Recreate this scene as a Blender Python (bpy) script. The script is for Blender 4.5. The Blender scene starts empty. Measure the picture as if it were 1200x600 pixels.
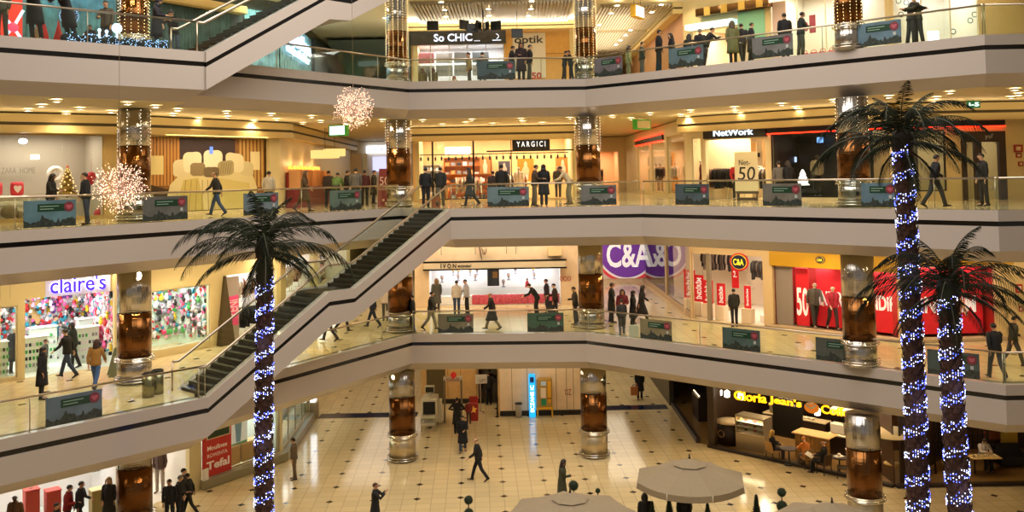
import bpy, math, random
from math import sin, cos, pi, sqrt, atan2, radians
from mathutils import Vector, Matrix
random.seed(7)
SC = bpy.context.scene
COL = SC.collection
# ------------------------------------------------------------------ camera (matched to the photograph's perspective)
F, TH, RO, PX, PY, EYE = 1084.1, .0429, -.0191, 600., 156.8, 13.39
cT, sT, cR, sR = cos(TH), sin(TH), cos(RO), sin(RO)
def ray(x, y):
    dx, dy = x - PX, y - PY
    a = (cR*dx + sR*dy)/F; b = -(-sR*dx + cR*dy)/F
    return Vector((a, cT - b*sT, sT + b*cT))
def at_z(x, y, z):
    r = ray(x, y); t = (z - EYE)/r.z
    return Vector((r.x*t, r.y*t, z))
def at_y(x, y, Y):
    r = ray(x, y); t = Y/r.y
    return Vector((r.x*t, Y, EYE + r.z*t))
cam = bpy.data.cameras.new('camera'); camo = bpy.data.objects.new('camera', cam); COL.objects.link(camo)
R0 = Vector((1, 0, 0)); U0 = Vector((0, -sT, cT)); W0 = Vector((0, cT, sT))
ri = R0*cR + U0*sR; up = -R0*sR + U0*cR
camo.matrix_world = Matrix(((ri.x, up.x, -W0.x, 0), (ri.y, up.y, -W0.y, 0), (ri.z, up.z, -W0.z, EYE), (0, 0, 0, 1)))
cam.sensor_width = 36; cam.lens = 36*F/1200; cam.shift_y = -(300 - PY)/1200; cam.clip_end = 300
SC.camera = camo
SC.view_settings.view_transform = 'Standard'; SC.view_settings.look = 'None'
SC.view_settings.exposure = 0.0; SC.view_settings.gamma = 1.0; SC.view_settings.use_curve_mapping = False
cy = SC.cycles
cy.use_denoising = True; cy.max_bounces = 6; cy.diffuse_bounces = 3; cy.glossy_bounces = 3; cy.transparent_max_bounces = 16
cy.transmission_bounces = 3; cy.sample_clamp_indirect = 4; cy.caustics_reflective = False; cy.caustics_refractive = False
cy.use_adaptive_sampling = True
# ------------------------------------------------------------------ materials
MATS = {}
def lin(h):
    if isinstance(h, str):
        h = h.lstrip('#'); c = [int(h[i:i+2], 16)/255 for i in (0, 2, 4)]
        return tuple(((x+.055)/1.055)**2.4 if x > .04045 else x/12.92 for x in c)
    return tuple(h)
def mat(name, col, rough=.5, metal=0., em=0., emcol=None, spec=.5, coat=0., noise=0., nscale=4., bump=0., bscale=30., sub=0.):
    if name in MATS: return MATS[name]
    m = bpy.data.materials.new(name); m.use_nodes = True; nt = m.node_tree
    b = nt.nodes['Principled BSDF']; c = lin(col)
    b.inputs['Base Color'].default_value = (*c, 1); b.inputs['Roughness'].default_value = rough
    b.inputs['Metallic'].default_value = metal; b.inputs['Specular IOR Level'].default_value = spec
    b.inputs['Coat Weight'].default_value = coat
    if em:
        b.inputs['Emission Color'].default_value = (*lin(emcol or col), 1); b.inputs['Emission Strength'].default_value = em
    if noise or bump:
        tc = nt.nodes.new('ShaderNodeTexCoord')
    if noise:
        n = nt.nodes.new('ShaderNodeTexNoise'); n.inputs['Scale'].default_value = nscale; n.inputs['Detail'].default_value = 4
        nt.links.new(tc.outputs['Object'], n.inputs['Vector'])
        r = nt.nodes.new('ShaderNodeMapRange'); r.inputs['From Min'].default_value = .3; r.inputs['From Max'].default_value = .7
        r.inputs['To Min'].default_value = 1 - noise; r.inputs['To Max'].default_value = 1 + noise*.6
        nt.links.new(n.outputs['Fac'], r.inputs['Value'])
        mx = nt.nodes.new('ShaderNodeVectorMath'); mx.operation = 'SCALE'; mx.inputs[0].default_value = c
        nt.links.new(r.outputs['Result'], mx.inputs['Scale']); nt.links.new(mx.outputs['Vector'], b.inputs['Base Color'])
    if bump:
        n2 = nt.nodes.new('ShaderNodeTexNoise'); n2.inputs['Scale'].default_value = bscale
        nt.links.new(tc.outputs['Object'], n2.inputs['Vector'])
        bp = nt.nodes.new('ShaderNodeBump'); bp.inputs['Strength'].default_value = bump; bp.inputs['Distance'].default_value = .02
        nt.links.new(n2.outputs['Fac'], bp.inputs['Height']); nt.links.new(bp.outputs['Normal'], b.inputs['Normal'])
    MATS[name] = m
    return m
def emis(name, col, s, sampled=True):
    if name in MATS: return MATS[name]
    m = mat(name, '#101010', .6, em=s, emcol=col)
    if not sampled: m.cycles.emission_sampling = 'NONE'
    return m
def glass_mat(name, tint, refl=.08):
    if name in MATS: return MATS[name]
    m = bpy.data.materials.new(name); m.use_nodes = True; nt = m.node_tree; nt.nodes.clear()
    o = nt.nodes.new('ShaderNodeOutputMaterial'); t = nt.nodes.new('ShaderNodeBsdfTransparent'); t.inputs[0].default_value = (*tint, 1)
    g = nt.nodes.new('ShaderNodeBsdfGlossy'); g.inputs['Roughness'].default_value = .02
    fr = nt.nodes.new('ShaderNodeLayerWeight'); fr.inputs[0].default_value = .5
    pw = nt.nodes.new('ShaderNodeMath'); pw.operation = 'POWER'; pw.inputs[1].default_value = 4; nt.links.new(fr.outputs['Facing'], pw.inputs[0])
    ma = nt.nodes.new('ShaderNodeMath'); ma.operation = 'MULTIPLY_ADD'; ma.inputs[1].default_value = .5; ma.inputs[2].default_value = refl*.5; nt.links.new(pw.outputs[0], ma.inputs[0])
    mx = nt.nodes.new('ShaderNodeMixShader')
    nt.links.new(ma.outputs[0], mx.inputs[0]); nt.links.new(t.outputs[0], mx.inputs[1]); nt.links.new(g.outputs[0], mx.inputs[2]); nt.links.new(mx.outputs[0], o.inputs[0])
    MATS[name] = m
    return m
# ------------------------------------------------------------------ mesh builder
class MB:
    def __init__(s):
        s.v = []; s.f = []; s.m = []; s.sm = []; s.mi = 0; s.M = None
    def add(s, vs, fs, smooth=False):
        o = len(s.v)
        if s.M is not None: vs = [tuple(s.M @ Vector(p)) for p in vs]
        s.v += [tuple(p) for p in vs]
        for f in fs:
            s.f.append(tuple(i+o for i in f)); s.m.append(s.mi); s.sm.append(smooth)
        return s
    def box(s, x0, x1, y0, y1, z0, z1, b=0.):
        if x0 > x1: x0, x1 = x1, x0
        if y0 > y1: y0, y1 = y1, y0
        if z0 > z1: z0, z1 = z1, z0
        b = min(b, (x1-x0)*.45, (y1-y0)*.45, (z1-z0)*.45)
        if b <= 0:
            vs = [(x, y, z) for z in (z0, z1) for y in (y0, y1) for x in (x0, x1)]
            return s.add(vs, [(0, 2, 3, 1), (4, 5, 7, 6), (0, 1, 5, 4), (2, 6, 7, 3), (0, 4, 6, 2), (1, 3, 7, 5)])
        c = ((x0+x1)/2, (y0+y1)/2, (z0+z1)/2); h = ((x1-x0)/2, (y1-y0)/2, (z1-z0)/2)
        vs = []; idx = {}
        for sx in (-1, 1):
            for sy in (-1, 1):
                for sz in (-1, 1):
                    sg = (sx, sy, sz)
                    for a in range(3):
                        idx[(sg, a)] = len(vs)
                        vs.append(tuple(c[k] + sg[k]*(h[k] if k == a else h[k]-b) for k in range(3)))
        fs = []
        def put(f):
            p = [Vector(vs[i]) for i in f]
            n = (p[1]-p[0]).cross(p[2]-p[0]); ctr = sum(p, Vector())/len(p) - Vector(c)
            fs.append(tuple(f) if n.dot(ctr) > 0 else tuple(reversed(f)))
        for a in range(3):
            o1, o2 = [k for k in range(3) if k != a]
            for sg in (-1, 1):
                def cn(p, q):
                    t = [0, 0, 0]; t[a] = sg; t[o1] = p; t[o2] = q; return (tuple(t), a)
                put([idx[cn(-1, -1)], idx[cn(1, -1)], idx[cn(1, 1)], idx[cn(-1, 1)]])
        for cx in range(3):
            a, b2 = [k for k in range(3) if k != cx]
            for sa in (-1, 1):
                for sb in (-1, 1):
                    t0 = [0]*3; t1 = [0]*3; t0[cx] = -1; t1[cx] = 1; t0[a] = t1[a] = sa; t0[b2] = t1[b2] = sb
                    t0 = tuple(t0); t1 = tuple(t1)
                    put([idx[(t0, a)], idx[(t1, a)], idx[(t1, b2)], idx[(t0, b2)]])
        for sx in (-1, 1):
            for sy in (-1, 1):
                for sz in (-1, 1):
                    t = (sx, sy, sz); put([idx[(t, 0)], idx[(t, 1)], idx[(t, 2)]])
        return s.add(vs, fs)
    def prism(s, poly, z0, z1):
        n = len(poly)
        ar = sum(poly[i][0]*poly[(i+1) % n][1] - poly[(i+1) % n][0]*poly[i][1] for i in range(n))
        if ar < 0: poly = list(reversed(poly))
        vs = [(p[0], p[1], z0) for p in poly] + [(p[0], p[1], z1) for p in poly]
        return s.add(vs, [tuple(reversed(range(n))), tuple(range(n, 2*n))] + [(i, (i+1) % n, n+(i+1) % n, n+i) for i in range(n)])
    def prism_xz(s, poly, y0, y1):
        n = len(poly)
        ar = sum(poly[i][0]*poly[(i+1) % n][1] - poly[(i+1) % n][0]*poly[i][1] for i in range(n))
        if ar < 0: poly = list(reversed(poly))
        vs = [(p[0], y0, p[1]) for p in poly] + [(p[0], y1, p[1]) for p in poly]
        return s.add(vs, [tuple(range(n)), tuple(reversed(range(n, 2*n)))] + [((i+1) % n, i, n+i, n+(i+1) % n) for i in range(n)])
    def loft(s, rings, cap=True, smooth=True):
        n = len(rings[0]); vs = [p for r in rings for p in r]; fs = []
        for k in range(len(rings)-1):
            for i in range(n):
                j = (i+1) % n
                fs.append((k*n+i, k*n+j, (k+1)*n+j, (k+1)*n+i))
        if cap:
            fs.append(tuple(reversed(range(n)))); L = (len(rings)-1)*n; fs.append(tuple(range(L, L+n)))
        return s.add(vs, fs, smooth)
    def tube(s, pts, r, n=8, cap=True, smooth=True, flat=1.):
        pts = [Vector(p) for p in pts]
        rs = r if isinstance(r, (list, tuple)) else [r]*len(pts)
        rings = []; prev = None
        for i, p in enumerate(pts):
            t = (pts[min(i+1, len(pts)-1)] - pts[max(i-1, 0)])
            t = t.normalized() if t.length > 1e-9 else Vector((0, 0, 1))
            if prev is None:
                a = Vector((0, 0, 1)) if abs(t.z) < .9 else Vector((1, 0, 0))
                prev = (a - t*a.dot(t)).normalized()
            else:
                q = prev - t*prev.dot(t)
                prev = q.normalized() if q.length > 1e-6 else prev
            b = t.cross(prev)
            rings.append([tuple(p + prev*(cos(2*pi*k/n)*rs[i]) + b*(sin(2*pi*k/n)*rs[i]*flat)) for k in range(n)])
        return s.loft(rings, cap, smooth)
    def lathe(s, prof, n=16, c=(0, 0, 0), smooth=True, sx=1., sy=1.):
        vs = []; fs = []
        for (r, z) in prof:
            for k in range(n):
                vs.append((c[0] + r*cos(2*pi*k/n)*sx, c[1] + r*sin(2*pi*k/n)*sy, c[2]+z))
        for j in range(len(prof)-1):
            for k in range(n):
                q = (k+1) % n
                fs.append((j*n+k, j*n+q, (j+1)*n+q, (j+1)*n+k))
        fs.append(tuple(reversed(range(n)))); L = (len(prof)-1)*n; fs.append(tuple(range(L, L+n)))
        return s.add(vs, fs, smooth)
    def ball(s, c, rx, ry=None, rz=None, nu=10, nv=6):
        ry = ry or rx; rz = rz or rx
        vs = [(c[0], c[1], c[2]-rz)]
        for j in range(1, nv):
            a = -pi/2 + pi*j/nv
            for k in range(nu):
                t = 2*pi*k/nu
                vs.append((c[0]+rx*cos(a)*cos(t), c[1]+ry*cos(a)*sin(t), c[2]+rz*sin(a)))
        vs.append((c[0], c[1], c[2]+rz)); fs = []
        for k in range(nu):
            q = (k+1) % nu
            fs.append((0, 1+q, 1+k)); T = len(vs)-1; b = 1+(nv-2)*nu
            fs.append((T, b+k, b+q))
            for j in range(nv-2):
                a0 = 1+j*nu
                fs.append((a0+k, a0+q, a0+nu+q, a0+nu+k))
        return s.add(vs, fs, True)
    def torus(s, c, R, r, n=24, m=8, axis='z', a0=0., a1=2*pi):
        full = abs(a1-a0-2*pi) < 1e-6
        K = n if full else n+1; vs = []; fs = []
        for i in range(K):
            t = a0+(a1-a0)*i/n
            for j in range(m):
                p = 2*pi*j/m; q = R+r*cos(p); w = r*sin(p)
                if axis == 'z': vs.append((c[0]+q*cos(t), c[1]+q*sin(t), c[2]+w))
                else: vs.append((c[0]+q*cos(t), c[1]+w, c[2]+q*sin(t)))
        for i in range(n):
            i2 = (i+1) % K
            for j in range(m):
                j2 = (j+1) % m
                fs.append((i*m+j, i2*m+j, i2*m+j2, i*m+j2) if axis == 'z' else (i*m+j, i*m+j2, i2*m+j2, i2*m+j))
        return s.add(vs, fs, True)
    def disc(s, c, r, n=16, axis='y', rz=None):
        rz = rz or r
        vs = [(c[0]+r*cos(2*pi*k/n), c[1], c[2]+rz*sin(2*pi*k/n)) if axis == 'y' else (c[0]+r*cos(2*pi*k/n), c[1]+rz*sin(2*pi*k/n), c[2]) for k in range(n)]
        return s.add(vs, [tuple(range(n))])
    def mesh(s, name, mats):
        me = bpy.data.meshes.new(name); me.from_pydata(s.v, [], s.f)
        for m in (mats if isinstance(mats, (list, tuple)) else [mats]): me.materials.append(m)
        me.polygons.foreach_set('material_index', s.m); me.polygons.foreach_set('use_smooth', s.sm)
        me.update()
        return me
    def build(s, name, mats, parent=None, loc=None, rz=0.):
        return put(name, s.mesh(name, mats), parent, loc, rz)
def put(name, me, parent=None, loc=None, rz=0.):
    o = bpy.data.objects.new(name, me); COL.objects.link(o)
    if parent is not None: o.parent = parent
    if loc is not None: o.location = loc
    if rz: o.rotation_euler = (0, 0, rz)
    return o
def tag(o, label=None, cat=None, group=None, kind=None):
    if label: o['label'] = label
    if cat: o['category'] = cat
    if group: o['group'] = group
    if kind: o['kind'] = kind
    return o
def thing(name, label, cat, loc=(0, 0, 0), rz=0., group=None):
    o = bpy.data.objects.new(name, None); COL.objects.link(o); o.empty_display_size = .2
    o.location = loc; o.rotation_euler = (0, 0, rz)
    return tag(o, label, cat, group)
def struct(o, label=None):
    o['kind'] = 'structure'
    if label: o['label'] = label
    return o
KIDS = {}
def copy_tree(o, loc=None, rz=None, label=None, group=None):
    c = o.copy(); COL.objects.link(c)
    for ch in o.children:
        d = ch.copy(); COL.objects.link(d); d.parent = c
        for g in ch.children:
            e = g.copy(); COL.objects.link(e); e.parent = d
    if loc is not None: c.location = loc
    if rz is not None: c.rotation_euler = (0, 0, rz)
    if label: c['label'] = label
    if group: c['group'] = group
    return c
def setmat(o, m, i=0):
    o.material_slots[i].link = 'OBJECT'; o.material_slots[i].material = m
TXT = {}
def text_mesh(s, bold=.0, ext=.02, spacing=1.):
    k = (s, bold, ext, spacing)
    if k in TXT: return TXT[k]
    cu = bpy.data.curves.new('lettering', 'FONT'); cu.body = s; cu.size = 1; cu.extrude = ext; cu.offset = bold; cu.resolution_u = 3
    cu.space_character = spacing; cu.align_x = 'LEFT'
    ob = bpy.data.objects.new('lettering', cu)
    me = bpy.data.meshes.new_from_object(ob)
    bpy.data.objects.remove(ob); bpy.data.curves.remove(cu)
    xs = [v.co.x for v in me.vertices]; ys = [v.co.y for v in me.vertices]
    TXT[k] = (me, min(xs), max(xs), min(ys), max(ys))
    return TXT[k]
def text(s, u0, u1, z0, z1, m, parent, v=-.03, bold=.0, ext=.02, name='lettering', label=None, vert=False, shear=0., z_tilt=0.):
    """lettering filling u0..u1, z0..z1 on a surface whose front faces local -y"""
    me, x0, x1, y0, y1 = text_mesh(s, bold, ext)
    n = me.copy(); n.name = name; n.materials.clear(); n.materials.append(m)
    for vv in n.vertices:
        a = (vv.co.x-x0)/(x1-x0); b = (vv.co.y-y0)/(y1-y0); c = vv.co.z
        if vert: X = u0+(u1-u0)*(1-b); Z = z0+(z1-z0)*a
        else: X = u0+(u1-u0)*a + shear*b*(z1-z0); Z = z0+(z1-z0)*b + z_tilt*a
        vv.co = (X, v-c, Z)
    if u1 < u0 or z1 < z0: n.flip_normals()
    o = put(name, n, parent)
    if label: o['label'] = label
    return o
# ------------------------------------------------------------------ planes of the place
class Wall:
    def __init__(s, P, Q):
        s.P = Vector((*P, 0)); s.Q = Vector((*Q, 0)); s.d = (s.Q-s.P).normalized(); s.n = Vector((-s.d.y, s.d.x, 0))
        s.a = atan2(s.d.y, s.d.x); s.L = (s.Q-s.P).length
    def hit(s, x, y, v=0.):
        """(u, z) where the photo's sight line meets the wall plane set back by v"""
        r = ray(x, y); P = s.P + s.n*v
        den = r.x*(-s.d.y) + r.y*s.d.x
        t = (P.x*(-s.d.y) + P.y*s.d.x)/den
        w = Vector((r.x*t, r.y*t, 0)) - P
        return w.dot(s.d), EYE + r.z*t
    def pt(s, u, v=0., z=0.):
        p = s.P + s.d*u + s.n*v
        return Vector((p.x, p.y, z))
def light(name, kind, loc, power, col, size=.1, size_y=None, rot=None, spot=None, blend=.6):
    l = bpy.data.lights.new(name, kind); l.energy = power; l.color = col
    if kind == 'AREA':
        l.shape = 'RECTANGLE'; l.size = size; l.size_y = size_y or size
    else: l.shadow_soft_size = size
    if kind == 'SPOT': l.spot_size = spot or radians(120); l.spot_blend = blend
    o = bpy.data.objects.new(name, l); COL.objects.link(o); o.location = loc
    if rot: o.rotation_euler = rot
    return o
def offs(poly, d):
    """polyline moved to its left by d with mitred corners"""
    out = []
    for i, p in enumerate(poly):
        p = Vector(p)
        ns = []
        if i > 0: t = (p-Vector(poly[i-1])).normalized(); ns.append(Vector((-t.y, t.x)))
        if i < len(poly)-1: t = (Vector(poly[i+1])-p).normalized(); ns.append(Vector((-t.y, t.x)))
        n = sum(ns, Vector((0, 0))).normalized(); k = max(.35, n.dot(ns[0]))
        out.append(tuple(p + n*(d/k)))
    return out
# ================================================================== THE SETTING
WARM = (1., .78, .48); NEUT = (1., .9, .74); COOLW = (1., .97, .93)
M_white = mat('white_lacquer_panel', '#b3a89e', .16, spec=.45)
M_soffit = mat('soffit_paint', '#b2a683', .55)
M_black = mat('black_gloss_stripe', '#0d0a0a', .15)
def streak(name, col, rough):
    m = mat(name, col, rough, 1.); nt = m.node_tree; b = nt.nodes['Principled BSDF']
    tc = nt.nodes.new('ShaderNodeTexCoord'); mp = nt.nodes.new('ShaderNodeMapping'); mp.inputs['Scale'].default_value = (8.5, 8.5, .03)
    n = nt.nodes.new('ShaderNodeTexNoise'); n.inputs['Scale'].default_value = 1.; n.inputs['Detail'].default_value = 3
    bp = nt.nodes.new('ShaderNodeBump'); bp.inputs['Strength'].default_value = .8; bp.inputs['Distance'].default_value = .035
    nt.links.new(tc.outputs['Object'], mp.inputs['Vector']); nt.links.new(mp.outputs[0], n.inputs['Vector']); nt.links.new(n.outputs['Fac'], bp.inputs['Height']); nt.links.new(bp.outputs[0], b.inputs['Normal'])
    mp2 = nt.nodes.new('ShaderNodeMapping'); mp2.inputs['Scale'].default_value = (.6, .6, 46); n2 = nt.nodes.new('ShaderNodeTexNoise'); n2.inputs['Scale'].default_value = 1.; n2.inputs['Detail'].default_value = 2
    b2 = nt.nodes.new('ShaderNodeBump'); b2.inputs['Strength'].default_value = .5; b2.inputs['Distance'].default_value = .009
    nt.links.new(tc.outputs['Object'], mp2.inputs['Vector']); nt.links.new(mp2.outputs[0], n2.inputs['Vector']); nt.links.new(n2.outputs['Fac'], b2.inputs['Height']); nt.links.new(b2.outputs[0], bp.inputs['Normal'])
    return m
M_chromecol = streak('chrome_cladding', '#b4aea6', .07); M_copper = streak('amber_copper', '#6e4826', .1)
M_chrome = mat('polished_chrome', '#d8d2c8', .12, 1.)
M_steel = mat('brushed_steel_rail', '#b9ab98', .28, 1.)
M_ceil = mat('ceiling_paint', '#c9b98d', .7)
M_cream = mat('cream_wall_panel', '#d8c795', .5)
M_glass = glass_mat('balustrade_glass', (.93, .975, .93))
M_pane = glass_mat('shop_window_glass', (.97, .98, .97))
M_dark = mat('dark_metal', '#1c1a18', .4, .3)
M_wood = mat('pale_wood_panel', '#d3a768', .45, noise=.12, nscale=2.5)
M_woodlt = mat('light_maple_panel', '#efd2ac', .45, noise=.08, nscale=2.)
def floor_mat(name, base, yaw, gx, gy, step=1.8, dia=.165):
    m = bpy.data.materials.new(name); m.use_nodes = True; nt = m.node_tree; b = nt.nodes['Principled BSDF']
    N = nt.nodes.new; L = nt.links.new
    tc = N('ShaderNodeTexCoord'); mp = N('ShaderNodeMapping')
    mp.vector_type = 'TEXTURE'; mp.inputs['Location'].default_value = (gx, gy, 0); mp.inputs['Rotation'].default_value = (0, 0, yaw)
    L(tc.outputs['Object'], mp.inputs['Vector'])
    sp = N('ShaderNodeSeparateXYZ'); L(mp.outputs['Vector'], sp.inputs[0])
    def math_(op, a, b2=None):
        n = N('ShaderNodeMath'); n.operation = op
        for i, q in enumerate((a, b2)):
            if q is None: continue
            if isinstance(q, (int, float)): n.inputs[i].default_value = q
            else: L(q, n.inputs[i])
        return n.outputs[0]
    def dist(axis, st):
        n = N('ShaderNodeMath'); n.operation = 'PINGPONG'; L(sp.outputs[axis], n.inputs[0]); n.inputs[1].default_value = st/2
        return n.outputs[0]
    dd = math_('ADD', dist('X', step), dist('Y', step)); isd = math_('LESS_THAN', dd, dia)
    ln = math_('LESS_THAN', math_('MINIMUM', dist('X', step/3), dist('Y', step/3)), .011)
    wn = N('ShaderNodeTexWhiteNoise'); wn.noise_dimensions = '2D'
    sn = N('ShaderNodeVectorMath'); sn.operation = 'SNAP'; sn.inputs[1].default_value = (step/3,)*3; L(mp.outputs['Vector'], sn.inputs[0]); L(sn.outputs[0], wn.inputs['Vector'])
    c = lin(base)
    mx0 = N('ShaderNodeMix'); mx0.data_type = 'RGBA'; L(wn.outputs['Value'], mx0.inputs[0])
    mx0.inputs[6].default_value = (*[x*.95 for x in c], 1); mx0.inputs[7].default_value = (*[min(1, x*1.05) for x in c], 1)
    mx1 = N('ShaderNodeMix'); mx1.data_type = 'RGBA'; L(ln, mx1.inputs[0]); L(mx0.outputs[2], mx1.inputs[6]); mx1.inputs[7].default_value = (*[x*.62 for x in c], 1)
    mx2 = N('ShaderNodeMix'); mx2.data_type = 'RGBA'; L(isd, mx2.inputs[0]); L(mx1.outputs[2], mx2.inputs[6]); mx2.inputs[7].default_value = (.035, .02, .012, 1)
    L(mx2.outputs[2], b.inputs['Base Color']); b.inputs['Roughness'].default_value = .12; b.inputs['Specular IOR Level'].default_value = .5
    MATS[name] = m
    return m
M_floor = floor_mat('cream_marble_tiles', '#d6c193', .0396, -6.018, 38.848)
Z1, Z2, Z3, Z4 = 0., 6., 11.9, 17.8
CEIL = {1: 4.2, 2: 10.1, 3: 16.0, 4: 21.9}
EDGE = {
 2: [(-26, 15.4), (-10.5, 31.75), (-10.95, 33.0), (-4.82, 43.4), (3.24, 43.), (16.37, 31.35), (30, 31.2)],
 3: [(-26, 15.3), (-5.2, 42.9), (-4.1, 41.8), (-2.75, 40.6), (5.55, 40.25), (15.66, 30.), (30, 29.8)],
 4: [(-26, 17.2), (-10.55, 31.8), (-11.6, 33.6), (-4.8, 43.3), (3.5, 43.6), (16.1, 31.25), (30, 31.1)]}
def slab(poly): return list(poly) + [(30, 82), (-30, 82), (-30, poly[0][1])]
g = MB(); g.box(-32, 32, 5, 84, -.3, 0); struct(g.build('floor', M_floor))
for lv, z in ((2, Z2), (3, Z3), (4, Z4)):
    m = MB(); inner = offs(EDGE[lv], .3); m.prism(slab(inner), z-.25, z); struct(m.build('floor', M_floor))
    m = MB(); m.prism(slab(offs(EDGE[lv], .58)), z-1.74, z-1.5); struct(m.build('ceiling', M_ceil))
m = MB(); m.prism(slab(offs(EDGE[4], 1.2)), 21.9, 22.1); struct(m.build('ceiling', mat('upper_ceiling_paint', '#d9cfae', .7)))
# fascias: profile swept along each gallery edge
PROF = [(.42, 0.), (0., 0.), (0., -.36), (.02, -.36), (.02, -.52), (0., -.52), (0., -1.33), (.6, -1.74), (.6, -1.7)]
PR_M = [0, 0, 0, 1, 0, 0, 2, 2]
for lv, z in ((2, Z2), (3, Z3), (4, Z4)):
    m = MB(); n = len(EDGE[lv]); lines = [offs(EDGE[lv], o) for o, _ in PROF]
    for j in range(len(PROF)-1):
        m.mi = PR_M[j]
        for i in range(n-1):
            a, b = lines[j], lines[j+1]
            m.add([(*a[i], z+PROF[j][1]), (*a[i+1], z+PROF[j][1]), (*b[i+1], z+PROF[j+1][1]), (*b[i], z+PROF[j+1][1])], [(3, 2, 1, 0)])
    struct(m.build('trim_%d' % (lv-1), [M_white, M_black, M_white]))
# end walls so that the mall is closed behind the shops
M_back = mat('mall_wall_paint', '#b8a67c', .7)
m = MB(); m.box(-30.3, -30, 5, 82, 0, 24); struct(m.build('wall_left', M_back))
m = MB(); m.box(30, 30.3, 5, 82, 0, 24); struct(m.build('wall_right', M_back))
m = MB(); m.box(-30, 30, 82, 82.3, 0, 24); struct(m.build('wall_back', M_back))
# ------------------------------------------------------------------ balustrades
def balustrade(lv, i0, z, label, P=None, Q=None, t0=0., t1=1.):
    P = Vector(P); Q = Vector(Q); d = (Q-P); L = d.length; d.normalize(); a = atan2(d.y, d.x)
    t = thing('balustrade', label, 'railing', (P.x, P.y, z), a, 'glass balustrades along the galleries')
    n = max(1, round(L/1.95)); w = L/n
    g0 = MB(); g0.box(.012, w-.012, .1, .118, .005, 1.0, .004); gm = g0.mesh('glass_panel', M_glass)
    for k in range(n):
        put('glass_panel', gm, t, (k*w, 0, 0))
    h = MB(); h.tube([(0, .16, 1.04), (L, .16, 1.04)], .036, 10)
    h.build('handrail', M_steel, t)
    pm = MB(); pm.tube([(0, .15, 0), (0, .15, 1.02)], .018, 8); pm.lathe([(.05, 0), (.05, .012), (.018, .02)], 10, (0, .15, 0)); pmm = pm.mesh('post', M_steel)
    for k in range(0, n+1, 3):
        put('post', pmm, t, (min(k*w+.02, L-.02), 0, 0))
    return t
def lerp(p, q, t): return (p[0]+(q[0]-p[0])*t, p[1]+(q[1]-p[1])*t)
E2, E3, E4 = EDGE[2], EDGE[3], EDGE[4]
balustrade(2, 0, Z2, 'glass railing on the lowest gallery in front of the accessories shop', E2[0], E2[1])
balustrade(2, 0, Z2, 'glass railing on the lowest gallery running under the staircase', lerp(E2[2], E2[3], .315), E2[3])
balustrade(2, 0, Z2, 'glass railing on the lowest gallery facing the jewellery counter', E2[3], E2[4])
balustrade(2, 0, Z2, 'glass railing on the lowest gallery before the red sale windows', E2[4], E2[5])
balustrade(2, 0, Z2, 'short glass railing on the lowest gallery past the palms, near the dark walker', E2[5], E2[6])
balustrade(3, 0, Z3, 'glass railing on the middle gallery in front of the bed picture', E3[0], E3[1])
balustrade(3, 0, Z3, 'glass railing on the middle gallery facing the warm lit clothes shop', E3[3], E3[4])
balustrade(3, 0, Z3, 'glass railing on the middle gallery below the black shop sign', E3[4], E3[5])
balustrade(3, 0, Z3, 'short glass railing on the middle gallery beside the tall palm crown', E3[5], E3[6])
balustrade(4, 0, Z4, 'glass railing on the top gallery where people lean beside red cones', E4[0], E4[1])
balustrade(4, 0, Z4, 'glass railing on the top gallery before the blue curtain wall', lerp(E4[2], E4[3], .34), E4[3])
balustrade(4, 0, Z4, 'glass railing on the top gallery facing the black jewellery sign', E4[3], E4[4])
balustrade(4, 0, Z4, 'glass railing on the top gallery with a row of standing shoppers', E4[4], E4[5])
balustrade(4, 0, Z4, 'short glass railing on the top gallery by the white shop', E4[5], E4[6])
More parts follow.
